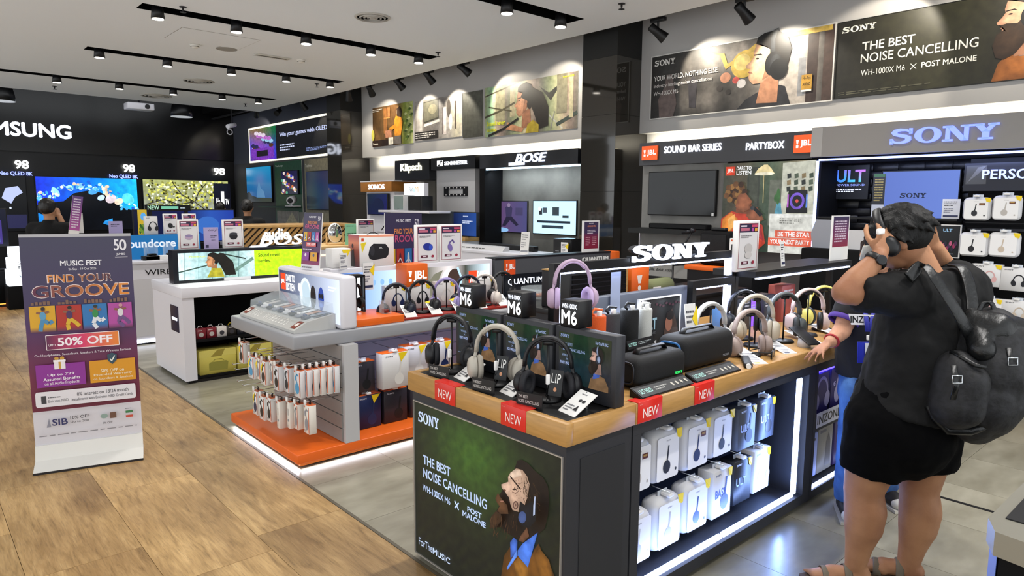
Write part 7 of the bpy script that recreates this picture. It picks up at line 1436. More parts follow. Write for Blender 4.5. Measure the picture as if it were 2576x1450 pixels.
# party speaker with orange shelf on the right, before the wall
pb = T('speaker_plinth', 'black plinth with orange top before the singer poster', 'plinth', (5.2, 2.85, 0)); MB().box(0, 0, 0, .5, .62, 1.08).obj('body', BLACK, pb); MB().rbox(-.02, -.02, 1.0805, .52, .64, 1.12, .004).obj('orange_top', ORANGE, pb)
l2, w2, h2 = rectR((1925, 572), (2000, 645), 5.3); t = T('party_speaker', 'black rounded party speaker on the orange plinth top', 'speaker', (5.28, 3.42, 1.1205), RX); MB().rbox(0, 0, 0, .30, .22, .30, .04, 4).obj('cabinet', MATTEB, t); MB().rbox(.03, -.006, .03, .27, -.0005, .27, .02, 3).obj('grille', CL, t); MB().rbox(.08, .06, .30, .22, .12, .33, .01).obj('handle', BLACK, t)
t = T('microphone_box', 'white carton with two black microphones beside the party speaker', 'box', (5.22, 3.08, 1.1205), RX); MB().rbox(0, 0, 0, .13, .06, .25, .003, 1).obj('body', PAPER, t); pr = Print(.13, .25); pr.rect(.1, .9, .3, .96, '#d85a2a'); pr.rect(.15, .1, .36, .8, '#15151a'); pr.rect(.46, .1, .67, .8, '#15151a'); pr.rect(.76, .25, .88, .45, '#2a2a30'); pr.obj('print', PRINT, t)
# ================================================================== people
FWD = Vector((-RW[0][2], -RW[1][2], -RW[2][2]))
def P3(px, py, d):
    v = Matrix(RW) @ Vector((px - 1288, -(py - 725), -F_PX)); return Vector((0, 0, CAM_H)) + v * (d / F_PX)
def cap(mb, a, b, r0, r1, ends=(True, True), sa=1.0, side=None, n=18):
    """tapered limb; sa stretches the section along 'side'"""
    a, b = Vector(a), Vector(b); d = (b - a).normalized(); s = Vector(side) if side is not None else d.orthogonal(); s = (s - d * s.dot(d)).normalized(); t = d.cross(s)
    rings = []
    if ends[0]: rings += [(a - d * r0 * math.cos(x), r0 * math.sin(x)) for x in (.15, .5, .9, 1.25)]
    rings += [(a, r0), (b, r1)]
    if ends[1]: rings += [(b + d * r1 * math.cos(x), r1 * math.sin(x)) for x in (1.25, .9, .5, .15)]
    vs = []
    for c, r in rings: vs += [c + (s * math.cos(2 * PI * k / n) * sa + t * math.sin(2 * PI * k / n)) * r for k in range(n)]
    m = len(rings); fs = [(i * n + k, i * n + (k + 1) % n, (i + 1) * n + (k + 1) % n, (i + 1) * n + k) for i in range(m - 1) for k in range(n)] + [tuple(range(n - 1, -1, -1)), tuple(range((m - 1) * n, m * n))]
    mb.add(vs, fs)
def chain(mb, pts, **k):
    for (a, r0), (b, r1) in zip(pts[:-1], pts[1:]): cap(mb, a, b, r0, r1, **k)
def ball(mb, c, rx, ry, rz, rot=None):
    M = Matrix.Translation(c) @ (rot.to_matrix().to_4x4() if rot else Matrix()); mb.ell((0, 0, 0), rx, ry, rz, 20, 14, M=M)
def fuse(mb, name, m, parent, voxel=.01, smooth=6, origin=None, fac=.5, disp=None):
    """one continuous skin over overlapping shapes"""
    me = bpy.data.meshes.new(name); me.from_pydata([tuple(Vector(v) - (origin or Vector())) for v in mb.v], [], mb.f); me.update()
    bm = bmesh.new(); bm.from_mesh(me); bmesh.ops.recalc_face_normals(bm, faces=bm.faces[:]); bm.to_mesh(me); bm.free()
    o = bpy.data.objects.new(name, me); COL.objects.link(o)
    r = o.modifiers.new('r', 'REMESH'); r.mode = 'VOXEL'; r.voxel_size = voxel
    s = o.modifiers.new('s', 'SMOOTH'); s.iterations = smooth; s.factor = fac
    if disp:
        tx = bpy.data.textures.new(name + '_fold', 'CLOUDS'); tx.noise_scale = disp[1]; d = o.modifiers.new('d', 'DISPLACE'); d.texture = tx; d.strength = disp[0]; d.mid_level = .5
    dg = bpy.context.evaluated_depsgraph_get(); nm = bpy.data.meshes.new_from_object(o.evaluated_get(dg)); bpy.data.objects.remove(o)
    nm.name = name; nm.materials.clear(); nm.polygons.foreach_set('use_smooth', [True] * len(nm.polygons)); return O(name, nm, m, parent)
def hand(mb, wrist, dirv, palm_n, curl=.5, s=1.0, spread=.16, thumb=1, curls=None):
    """palm and five separate fingers rooted in the palm"""
    d = Vector(dirv).normalized(); n = Vector(palm_n); n = (n - d * n.dot(d)).normalized(); sd = d.cross(n) * thumb; w = Vector(wrist)
    pc = w + d * .045 * s
    for k in (-1, 0, 1): cap(mb, w + d * .012 * s + sd * k * .012 * s, w + d * .085 * s + sd * k * .027 * s, .014 * s, .0125 * s)
    L = [.068, .078, .072, .056]
    for k in range(4):
        off = (1.5 - k); b = w + d * .086 * s + sd * off * .0205 * s; fd = (d + sd * off * spread * .55).normalized(); cu = (curls[k] if curls else curl)
        p = b; r = .0095 * s; ang = 0
        for seg, fr in enumerate((.45, .32, .26)):
            ang += cu * (.55 if seg == 0 else .75); dd = fd * math.cos(ang) + n * math.sin(ang); q = p + dd * L[k] * fr * s * 1.05; cap(mb, p, q, r, r * .9); p = q; r *= .9
    t0 = w + d * .03 * s + sd * .028 * s; t1 = t0 + (d * .6 + sd * .75 + n * .25).normalized() * .042 * s; t2 = t1 + (d * .85 + sd * .35 + n * .3).normalized() * .034 * s; t3 = t2 + (d * .95 + n * .3).normalized() * .024 * s
    cap(mb, t0, t1, .014 * s, .0115 * s); cap(mb, t1, t2, .0115 * s, .010 * s); cap(mb, t2, t3, .010 * s, .0085 * s)
def skin(name, c, c2): return mat(name, c, .55, var=.3, vscale=5, col2=c2, bump=.08, bscale=140, spec=.35)
TEE = mat('black_tee', '#09090a', .85, bump=.4, bscale=12, spec=.35); SHORT = mat('black_shorts', '#060607', .95, spec=.1, bump=.15, bscale=20); HAIR = mat('black_hair', '#050505', .5, bump=.5, bscale=60, stretch=(6, 1, 1), spec=.3)
# ---------------------------------------------------------------- customer trying headphones
mo = Vector((3.17, 1.0, 0)); man = T('person', 'man in black tee and shorts holding headphones to his ears', 'person', mo)
SK = skin('skin_man', '#ae7f5d', '#8f6147')
pel = P3(2272, 1040, 2.93); che = P3(2298, 800, 2.90); nk0 = P3(2330, 700, 2.89); nk1 = P3(2292, 625, 2.87); hd = P3(2262, 600, 2.86)
Ls, Le, Lw = P3(2285, 742, 2.80), P3(2124, 736, 2.77), P3(2212, 646, 2.775); Rs, Re, Rw = P3(2420, 735, 2.99), P3(2388, 690, 3.16), P3(2352, 622, 3.02)
Lh, Rh = P3(2222, 1065, 2.90), P3(2330, 1055, 2.97); Lk, Rk = P3(2172, 1232, 2.95), P3(2312, 1232, 3.02); La, Ra = P3(2152, 1418, 2.99), P3(2284, 1422, 3.04)
b = MB()
cap(b, pel, che, .11, .11, sa=1.1, side=(1, 0, 0)); cap(b, che, nk0, .10, .07); cap(b, nk0, nk1, .068, .064)
FA = Vector((-.16, .985, 0)); RT = Vector((.985, .16, 0)); UP = Vector((0, 0, 1))
hq = Matrix.Rotation(R_(12), 3, 'Z') @ Matrix.Rotation(R_(-32), 3, 'X')
ball(b, hd, .078, .098, .112, hq.to_quaternion()); ball(b, hd + hq @ Vector((0, .045, -.055)), .055, .06, .06, hq.to_quaternion()); ball(b, hd + hq @ Vector((0, .105, -.03)), .016, .02, .024, hq.to_quaternion())   # skull, jaw, nose
for sx in (-1, 1): ball(b, hd + hq @ Vector((sx * .08, -.005, -.02)), .014, .024, .034, hq.to_quaternion()); ball(b, hd + hq @ Vector((sx * .03, .082, .0)), .016, .016, .01, hq.to_quaternion())
ball(b, hd + hq @ Vector((0, .088, -.075)), .026, .016, .012, hq.to_quaternion())
cap(b, che + UP * .04, Ls, .07, .062); cap(b, Ls, Le, .068, .050); cap(b, Le, Le.lerp(Lw, .35), .050, .052); cap(b, Le.lerp(Lw, .35), Lw, .052, .033)
cap(b, che + UP * .04, Rs, .07, .062); cap(b, Rs, Re, .066, .048); cap(b, Re, Rw, .048, .033)
cup = hd + hq @ Vector((-.088, -.01, -.02))
hand(b, Lw, P3(2233, 590, 2.79) - Lw, FWD * 1.0 + RT * .2, .42, 1.08, .35, thumb=1, curls=(.55, .5, .5, .6))
hand(b, Rw, P3(2330, 585, 2.965) - Rw, -FWD * .6 - RT * .6, .4, 1.05, .2, thumb=-1)
for (h_, k_, a_, sgn) in ((Lh, Lk, La, -1), (Rh, Rk, Ra, 1)):
    cap(b, h_, h_.lerp(k_, .55), .105, .105); cap(b, h_.lerp(k_, .55), k_, .108, .080); c1 = k_.lerp(a_, .27) - FA * .016; c3 = k_.lerp(a_, .48) - FA * .016; cap(b, k_, c1, .078, .085); cap(b, c1, c3, .085, .078); c2 = k_.lerp(a_, .75) - FA * .006; cap(b, c3, c2, .078, .056); cap(b, c2, a_, .056, .044)
    fa = Vector((-.62, .78, 0)) if sgn < 0 else Vector((-.42, .9, 0)); ft_ = Vector((a_.x, a_.y, .045)); cap(b, a_, ft_ - fa * .03, .04, .038); cap(b, ft_ - fa * .03, ft_ + fa * .10, .036, .034, sa=1.2, side=(fa.y, -fa.x, 0)); cap(b, ft_ + fa * .10 - UP * .008, ft_ + fa * .165 - UP * .014, .033, .022, sa=1.6, side=(fa.y, -fa.x, 0))
    for k in range(5):
        sdv = Vector((fa.y, -fa.x, 0)) * (-sgn); q = ft_ + fa * (.185 - .012 * k) + sdv * (-.036 + .018 * k) * -1 - UP * .018; cap(b, q - fa * .025, q + fa * .012, .011 if k == 0 else .0085, .010 if k == 0 else .008)
    so_ = MB(); 
    pts = [(.035, -.075), (.05, .0), (.055, .1), (.045, .18), (.02, .225), (-.02, .225), (-.045, .18), (-.05, .1), (-.045, 0), (-.035, -.075)]
    Mx = Matrix.Translation(Vector((a_.x, a_.y, 0)) - mo) @ Matrix(((fa.y, fa.x, 0, 0), (-fa.x, fa.y, 0, 0), (0, 0, 1, 0), (0, 0, 0, 1)))
    s_ = MB().prism(pts, .001, .017, 'z', M=Mx).obj('sandal', mat('sandal_sole', '#5c4a38', .7), man)
    for yy in (.035, .125): MB().tube([Mx @ Vector((.05 * math.cos(t_) , yy, .017 + .072 * math.sin(t_) * (1 if yy < .1 else .72))) for t_ in [PI * i / 10 for i in range(11)]], 1, 8, flat=(.016, .003, (fa.x, fa.y, 0))).obj('strap', mat('sandal_strap', '#6b6152', .7), s_)
fuse(b, 'body', SK, man, .0075, 4, mo)
# hair
hb = MB(); ball(hb, hd + hq @ Vector((0, -.024, .024)), .100, .120, .112, hq.to_quaternion()); rn = random.Random(11)
for i in range(150):
    th = rn.uniform(0, 2 * PI); ph = rn.uniform(.02, 1.75); dv = Vector((math.sin(ph) * math.cos(th), math.sin(ph) * math.sin(th), math.cos(ph)))
    if dv.y > .35 and dv.z < .25: continue
    if dv.z < -.35 and abs(dv.x) > .5: continue
    p = hd + hq @ Vector((dv.x * .094, dv.y * .114 - .018, dv.z * .11 + .02)); tg = hq @ Vector((dv.x * .25 + rn.uniform(-.3, .3), dv.y * .3 + rn.uniform(-.5, .3), -.9 + .6 * dv.z)).normalized(); cap(hb, p, p + tg * rn.uniform(.03, .06) + (hq @ dv) * .004, .016, .005)
for i in range(22):
    p = hd + hq @ Vector((rn.uniform(-.07, .07), .07 + rn.uniform(0, .03), .05 + rn.uniform(-.02, .04))); cap(hb, p, p + hq @ Vector((rn.uniform(-.02, .02), .045, -.06 - rn.uniform(0, .03))), .016, .005)
fuse(hb, 'hair', HAIR, man, .006, 4, mo)
# shirt
sb = MB(); rows = [(P3(2330, 700, 2.89), .085), (P3(2318, 745, 2.89), .15), (P3(2310, 820, 2.89), .163), (P3(2298, 900, 2.90), .174), (P3(2283, 985, 2.92), .192), (P3(2268, 1040, 2.93), .205)]
for (a, r0), (c, r1) in zip(rows[:-1], rows[1:]): cap(sb, a, c, r0, r1, ends=(False, False), sa=1.06, side=(1, -.3, 0))
cap(sb, rows[1][0], Ls, .12, .105); cap(sb, Ls, P3(2156, 736, 2.775), .100, .078, ends=(True, False)); cap(sb, rows[1][0], Rs, .12, .115); cap(sb, Rs, Rs.lerp(Re, .8), .112, .10, ends=(True, False)); cap(sb, P3(2330, 690, 2.89), P3(2335, 722, 2.89), .086, .10, ends=(False, False))
fuse(sb, 'tee_shirt', TEE, man, .011, 8, mo, disp=(.028, .09))
kb = MB(); cap(kb, P3(2270, 1010, 2.93), P3(2270, 1090, 2.94), .19, .20, sa=1.08, side=(1, -.3, 0)); cap(kb, Lh, P3(2186, 1188, 2.94), .155, .125, ends=(True, False)); cap(kb, Rh, P3(2330, 1172, 3.0), .15, .125, ends=(True, False)); cap(kb, P3(2250, 1080, 2.93), P3(2258, 1140, 2.96), .16, .12)
fuse(kb, 'shorts', SHORT, man, .011, 6, mo, disp=(.014, .08))
# watch
wd = (Lw - Le).normalized(); wc = Lw - wd * .022; a1 = wd.orthogonal().normalized(); a2 = wd.cross(a1)
wt = T('wrist_watch', 'black wrist watch on the raised left wrist', 'watch', wc); MB().tube([(a1 * math.cos(t_) + a2 * math.sin(t_)) * .041 for t_ in [2 * PI * i / 24 for i in range(24)]], 1, 8, closed=True, flat=(.013, .004, tuple(wd))).obj('band', BLACK, wt)
vt = -FWD; vt = (vt - wd * vt.dot(wd)).normalized(); MB().cyl(vt * .036, vt * .05, .021, .019, 20).obj('case', DMETAL, wt); MB().cyl(vt * .0502, vt * .0508, .016, .016, 20).obj('dial', GLASSB, wt)
# phone in the hand
ph = T('mobile_phone', 'white mobile phone held flat under the raised hand', 'phone', P3(2222, 634, 2.835)); ex = (P3(2280, 632, 2.82) - P3(2165, 638, 2.83)).normalized(); ez = (UP * .8 + FWD * -.5); ez = (ez - ex * ez.dot(ex)).normalized(); ey = ez.cross(ex); MP = Matrix((ex, ey, ez)).transposed().to_4x4()
MB().rbox(-.09, -.004, -.036, .088, .004, .036, .004, 2, M=MP).obj('body', mat('phone_white', '#d9dcd4', .25), ph); MB().rbox(.045, -.007, -.004, .084, -.0042, .034, .003, 2, M=MP).obj('camera_plate', mat('phone_plate', '#c4c8be', .2), ph)
for (x, z) in ((.055, .024), (.055, .006), (.074, .015)): MB().cyl(MP @ Vector((x, -.009, z)), MP @ Vector((x, -.0072, z)), .0075, .0075, 16).obj('lens', GLASSB, ph)
# headphones on the head
eu = hq.to_euler(); hh_ = headphones('black headphones worn by the man in the black tee', hd + hq @ Vector((0, .016, .142)), 0, '#121316', '#17181c', s=1.0, name='worn_headphones', spread=.100); hh_.rotation_euler = (hq @ Matrix.Rotation(R_(6), 3, 'X')).to_euler()
t = T('security_tether', 'white security clip on the worn headphones', 'security tag', P3(2215, 583, 2.755)); MB().rbox(-.03, -.008, -.012, .03, .008, .012, .006).obj('tag', PAPER, t)
# ---------------------------------------------------------------- backpack
bo = P3(2450, 950, 2.76); bp = T('backpack', 'black leather trimmed backpack hanging on the man', 'backpack', bo); CV = mat('black_canvas', '#0b0b0c', .65, var=.5, vscale=45, col2='#1c1c20', bump=.2, bscale=60); LT = mat('black_leather', '#0f1011', .35, bump=.3, bscale=45)
g = MB(); BD = .12
for (px, py, d, r, s_) in ((2492, 870, 2.76, .15, 1.0), (2500, 930, 2.75, .165, 1.0), (2478, 1000, 2.76, .16, 1.0), (2455, 1040, 2.77, .12, 1.0)): ball(g, P3(px, py, d), r, r * .85, r * 1.05)
cap(g, P3(2440, 835, 2.80), P3(2420, 1000, 2.80), .085, .13); cap(g, P3(2520, 860, 2.74), P3(2520, 1000, 2.74), .11, .10); cap(g, P3(2400, 1020, 2.80), P3(2500, 1030, 2.76), .07, .08)
fuse(g, 'main_body', CV, bp, .011, 7, bo, disp=(.012, .07))
g = MB(); cap(g, P3(2408, 935, 2.70), P3(2400, 1020, 2.71), .085, .10); cap(g, P3(2380, 960, 2.74), P3(2362, 1035, 2.76), .055, .06); cap(g, P3(2440, 960, 2.66), P3(2425, 1030, 2.68), .07, .075); fuse(g, 'side_pocket', CV, bp, .01, 6, bo)
g = MB(); cap(g, P3(2445, 805, 2.74), P3(2500, 830, 2.70), .05, .075); cap(g, P3(2445, 805, 2.74), P3(2470, 880, 2.66), .035, .05); cap(g, P3(2500, 830, 2.70), P3(2545, 850, 2.74), .07, .09); fuse(g, 'top_fold', LT, bp, .01, 6, bo)
def bpt(l): return [P3(*p) - bo for p in l]
MB().tube(bpt([(2392, 885, 2.69), (2420, 900, 2.645), (2455, 920, 2.61), (2480, 925, 2.60)]), .009, 8).obj('pocket_trim', LT, bp); MB().tube(bpt([(2335, 1020, 2.73), (2350, 1050, 2.72), (2385, 1085, 2.70), (2440, 1086, 2.68), (2520, 1060, 2.67)]), .016, 8).obj('base_trim', LT, bp)
def strap(name, l, wv, m=LT):
    P_ = [P3(*p) for p in l]; Q = []
    for i in range(len(P_) - 1):
        for k in range(5):
            t_ = k / 5; p0 = P_[max(i - 1, 0)]; p1 = P_[i]; p2 = P_[i + 1]; p3 = P_[min(i + 2, len(P_) - 1)]
            Q.append(.5 * ((2 * p1) + (p2 - p0) * t_ + (2 * p0 - 5 * p1 + 4 * p2 - p3) * t_ ** 2 + (3 * p1 - p0 - 3 * p2 + p3) * t_ ** 3))
    Q.append(P_[-1]); MB().tube([q - bo for q in Q], 1, 10, flat=(wv, .006, (.9, -.5, 0))).obj(name, m, bp)
strap('shoulder_strap', [(2285, 700, 2.70), (2322, 668, 2.72), (2352, 700, 2.68), (2392, 760, 2.66), (2425, 815, 2.67), (2445, 850, 2.70)], .026); strap('shoulder_strap', [(2392, 668, 2.90), (2418, 672, 2.86), (2436, 705, 2.82), (2446, 760, 2.78), (2448, 800, 2.75)], .03)
strap('grab_handle', [(2458, 800, 2.72), (2470, 768, 2.72), (2490, 762, 2.72), (2500, 775, 2.72), (2502, 800, 2.71)], .011)
for (px, py, d) in ((2408, 955, 2.575), (2548, 910, 2.60)):
    c = P3(px, py, d) - bo; xr = Vector((RW[0][0], RW[1][0], RW[2][0])); yr = Vector((RW[0][1], RW[1][1], RW[2][1])); MB().tube([c + xr * a + yr * e for a, e in ((-.018, -.014), (.018, -.014), (.018, .014), (-.018, .014))], .0028, 6, closed=True).obj('buckle', CHROME, bp); MB().tube([c - yr * .08 + FWD * .025, c - yr * .02 + FWD * .004, c + yr * .05 + FWD * .02], 1, 8, flat=(.013, .004, tuple(xr))).obj('buckle_strap', LT, bp)
# ---------------------------------------------------------------- shop clerk behind him
so = Vector((3.86, 1.33, 0)); cl = T('person', 'shop clerk in black printed tee and jeans leaning on the counter', 'person', so); SK2 = skin('skin_clerk', '#c08f74', '#a87458'); b = MB()
cpel, cche, cnk, chd = P3(2190, 960, 3.60), P3(2196, 800, 3.56), P3(2212, 715, 3.54), P3(2208, 640, 3.52); crs, cre, crw = P3(2142, 775, 3.52), P3(2118, 832, 3.50), P3(2088, 862, 3.43); cls, cle, clw = P3(2262, 770, 3.64), P3(2290, 860, 3.66), P3(2285, 930, 3.6)
cap(b, cpel, cche, .12, .125, sa=1.2, side=(0, 1, 0)); cap(b, cche, cnk, .11, .05); cap(b, cnk, chd, .048, .05); ball(b, chd, .088, .075, .112); ball(b, chd + Vector((-.05, -.01, -.055)), .045, .05, .05); ball(b, chd + Vector((-.095, -.01, -.015)), .018, .013, .022)
for s_ in (-1, 1): ball(b, chd + Vector((0, s_ * .075, -.01)), .02, .012, .03); ball(b, chd + Vector((-.078, -.01 + s_ * .03, .012)), .012, .016, .009)
ball(b, chd + Vector((-.085, -.01, -.06)), .012, .024, .01)
cap(b, cche, crs, .08, .06); cap(b, crs, cre, .056, .043); cap(b, cre, crw, .046, .03); cap(b, cche, cls, .08, .06); cap(b, cls, cle, .055, .042); cap(b, cle, clw, .042, .03)
tip = P3(2058, 884, 3.40); hw = Vector((crw.x, crw.y, max(crw.z, .93))); hand(b, crw, tip - crw, Vector((0, -.2, -1)), .3, .95, .7, thumb=-1); hand(b, clw, Vector((-.4, 0, -1)), (-1, 0, 0), .5, .95, .2)
clh, crh = P3(2165, 985, 3.56), P3(2225, 985, 3.66); cla, cra = P3(2128, 1278, 3.70), P3(2225, 1250, 3.86)
cap(b, cpel, clh, .11, .09); cap(b, cpel, crh, .11, .09); cap(b, clh, cla - UP * .02, .08, .034); cap(b, crh, cra - UP * .02, .08, .034)
fuse(b, 'body', SK2, cl, .008, 4, so)
hb = MB(); ball(hb, chd + Vector((.018, 0, .02)), .092, .086, .108)
for i in range(50):
    th = rn.uniform(0, 2 * PI); p = chd + Vector((.03 + .07 * math.cos(th) * (1 if math.cos(th) > 0 else .5), .082 * math.sin(th), rn.uniform(-.02, .06))); cap(hb, p, p + Vector((rn.uniform(0, .02), rn.uniform(-.01, .01), -.10)), .018, .008)
fuse(hb, 'hair', mat('brown_hair', '#1c120e', .4, bump=.5, bscale=60), cl, .008, 2, so)
sb = MB(); cap(sb, P3(2190, 945, 3.60), cche, .145, .15, ends=(False, True), sa=1.22, side=(0, 1, 0)); cap(sb, cche, cnk - UP * .03, .14, .075); cap(sb, cche + UP * .05, crs, .10, .082); cap(sb, crs, P3(2124, 806, 3.51), .082, .074, ends=(True, False)); cap(sb, cche + UP * .05, cls, .10, .082); cap(sb, cls, cls.lerp(cle, .6), .082, .074, ends=(True, False)); fuse(sb, 'tee_shirt', mat('clerk_tee', '#0e0d12', .8, bump=.2, bscale=16), cl, .01, 6, so, disp=(.012, .08))
kb = MB(); cap(kb, P3(2190, 940, 3.60), P3(2192, 990, 3.61), .135, .145, sa=1.15, side=(0, 1, 0)); cap(kb, clh, cla + UP * .05, .098, .066, ends=(True, False)); cap(kb, crh, cra + UP * .05, .098, .068, ends=(True, False)); fuse(kb, 'jeans', mat('blue_denim', '#4a78b8', .8, var=.45, vscale=6, col2='#2c4a80', bump=.15, bscale=120), cl, .01, 4, so, disp=(.012, .06))
for a_, fa in ((cla, Vector((-.85, -.52, 0))), (cra, Vector((-.6, -.8, 0)))):
    ft_ = Vector((a_.x, a_.y, .045)); sh_ = MB(); cap(sh_, ft_ - fa * .04, ft_ + fa * .11, .046, .042); cap(sh_, ft_ + UP * .03, ft_ - fa * .02 + UP * .02, .045, .045); o = fuse(sh_, 'shoe', mat('sneaker_dark', '#2a2624', .6), cl, .008, 3, so); q = MB(); ball(q, ft_ + fa * .135 - UP * .006, .046, .046, .034); o2 = fuse(q, 'toe_cap', mat('sneaker_white', '#dcd8d0', .5), cl, .008, 2, so)
    MB().box(-.05, -.09, 0, .05, .17, .016, M=Matrix.Translation(Vector((a_.x, a_.y, .001)) - so) @ Matrix(((fa.y, fa.x, 0, 0), (-fa.x, fa.y, 0, 0), (0, 0, 1, 0), (0, 0, 0, 1)))).obj('sole', mat('sneaker_sole', '#c9c4ba', .6), cl)
xr = Vector((RW[0][0], RW[1][0], RW[2][0])); yr = Vector((RW[0][1], RW[1][1], RW[2][1])); MV = Matrix((xr, -(-FWD) , yr)).transposed().to_4x4()
MB().tube([P3(2135 + 22 * math.cos(t_), 0, 1) - so for t_ in (0, 1)], .001, 3) if False else None
cuffc = P3(2123, 806, 3.51); cd = (cre - crs).normalized(); c1 = cd.orthogonal().normalized(); c2 = cd.cross(c1); MB().tube([cuffc - so + (c1 * math.cos(t_) + c2 * math.sin(t_)) * .072 for t_ in [2 * PI * i / 20 for i in range(20)]], 1, 8, closed=True, flat=(.014, .005, tuple(cd))).obj('sleeve_cuff', mat('violet_cuff', '#4a2f8a', .7), cl)
# chest print, lanyard and badge
def facing(px, py, d): return Matrix.Translation(P3(px, py, d) - so) @ MV
pr = Print(.17, .06); pr.poly([(0, .95), (1, .8), (.97, 0), (.08, .05)], '#e2e2e6'); pr.text('INZONE', .06, .2, .94, .78, '#141418', .03); o = pr.obj('chest_print', PRINT, cl); o.matrix_local = facing(2134, 819, 3.355)
wr_ = MB(); 
for t_ in (0,): wr_.tube([crw - so - (crw - cre).normalized() * .02 + (Vector((crw - cre).normalized()).orthogonal().normalized() * math.cos(a) + (crw - cre).normalized().cross((crw - cre).normalized().orthogonal().normalized()) * math.sin(a)) * .034 for a in [2 * PI * i / 18 for i in range(18)]], .006, 8, closed=True)
wr_.obj('bracelet', mat('red_bracelet', '#a01f28', .4), cl)
ly = T('lanyard', 'blue lanyard with name badge hanging on the clerk', 'lanyard', P3(2175, 880, 3.34)); lo = P3(2175, 880, 3.34); LB = mat('lanyard_blue', '#2a2f9a', .6)
for (x0, x1) in ((2176, 2182), (2202, 2188)): MB().tube([P3(x0, 775, 3.385) - lo, P3((x0 + x1) / 2, 800, 3.35) - lo, P3(x1, 835, 3.335) - lo], 1, 8, flat=(.011, .0015, tuple(xr))).obj('ribbon', LB, ly)
MB().rbox(-.008, -.003, -.012, .008, .003, .012, .002, M=Matrix.Translation(P3(2184, 850, 3.335) - lo) @ MV).obj('clip', PAPER, ly); MB().rbox(-.04, -.002, -.052, .04, .002, .052, .004, M=Matrix.Translation(P3(2177, 887, 3.335) - lo) @ MV).obj('badge_holder', mat('badge_blue', '#2c36b0', .3), ly)
pr = Print(.046, .08); pr.rect(0, 0, 1, 1, '#d8dae6'); pr.blur(.3, .3, .5, .8, '#33333c', 1, 2); o = pr.obj('badge_card', PRINT, ly); o.matrix_local = Matrix.Translation(P3(2176, 905, 3.33) - lo) @ MV
# ---------------------------------------------------------------- far people
def far_person(label, px, py, d, shirt, hairc, lean=0, armpx=None, hf=1.72):
    h0 = P3(px, py, d); o0 = Vector((h0.x, h0.y, 0)); p = T('person', label, 'person', o0); hz = h0.z; sk = skin('skin_far', '#b58868', '#96684c'); b = MB(); sc = hz / 1.62; R3 = Vector((RW[0][0], RW[1][0], 0)).normalized(); Fh = Vector((FWD.x, FWD.y, 0)).normalized()
    ball(b, h0, .08, .08, .112); ball(b, h0 + Fh * .06 - UP * .05, .05, .05, .05)
    for s_ in (-1, 1): ball(b, h0 + R3 * s_ * .083 - UP * .01, .014, .014, .03)
    nk = h0 - UP * .13; cap(b, h0 - UP * .08, nk - UP * .03, .055, .06); ch = o0 + UP * (hz - .32); pv = o0 + UP * (hz - .72)
    cap(b, ch, pv, .13, .13); arms = {}
    for s_ in (-1, 1):
        sh_ = o0 + R3 * s_ * .19 + UP * (hz - .24); el = sh_ + R3 * s_ * .05 - UP * .28 + Fh * .04; wr = el + Fh * .2 + UP * .03
        if armpx and s_ == 1: el = sh_ + R3 * .07 - UP * .25; wr = P3(armpx[0], armpx[1], d + armpx[2])
        cap(b, sh_, el, .055, .043); cap(b, el, wr, .043, .03); hand(b, wr, (wr - el), (0, 0, -1), .6, 1, .1); arms[s_] = (sh_, el)
    for s_ in (-1, 1):
        hp_ = pv + R3 * s_ * .09; cap(b, hp_, Vector((hp_.x, hp_.y, .08)), .09, .045)
    fuse(b, 'body', sk, p, .012, 4, o0)
    hb = MB(); ball(hb, h0 - Fh * .018 + UP * .025, .09, .09, .105)
    for i in range(30): th = rn.uniform(0, 2 * PI); q = h0 - Fh * .02 + Vector((.08 * math.cos(th), .08 * math.sin(th), rn.uniform(0, .07))); cap(hb, q, q + Vector((0, 0, -.04)), .016, .006)
    fuse(hb, 'hair', mat(hairc, '#100c0a', .45, bump=.5, bscale=50), p, .01, 3, o0)
    sb = MB(); cap(sb, nk - UP * .06, ch, .085, .16); cap(sb, ch, pv, .165, .165, ends=(True, False), sa=1.15, side=R3)
    for s_ in (-1, 1): cap(sb, ch + UP * .06, arms[s_][0], .11, .085); cap(sb, arms[s_][0], arms[s_][0].lerp(arms[s_][1], .75), .085, .072, ends=(True, False))
    fuse(sb, 'shirt', shirt, p, .014, 6, o0)
    kb = MB(); cap(kb, pv + UP * .04, pv - UP * .05, .16, .165, sa=1.1, side=R3)
    for s_ in (-1, 1): hp_ = pv + R3 * s_ * .09; cap(kb, hp_, Vector((hp_.x, hp_.y, .06)), .105, .07, ends=(True, False))
    fuse(kb, 'trousers', mat('dark_trousers', '#15161a', .8), p, .014, 4, o0)
    for s_ in (-1, 1):
        q = MB(); ft_ = Vector((pv.x, pv.y, .04)) + R3 * s_ * .09; cap(q, ft_ - Fh * .05, ft_ + Fh * .12, .038, .035); fuse(q, 'shoe', BLACK, p, .012, 2, o0)
far_person('man in a black shirt seen from behind above the roll-up banner', 122, 525, 8.1, TEE, 'hair_far', armpx=(150, 545, .1)); far_person('man in a black tee bending beyond the slatted counter', 622, 522, 10.6, TEE, 'hair_far'); far_person('dark haired woman half hidden beyond the low blue television', 555, 524, 13.4, mat('striped_top', '#b8bcd0', .8, var=.7, vscale=14), 'hair_far')
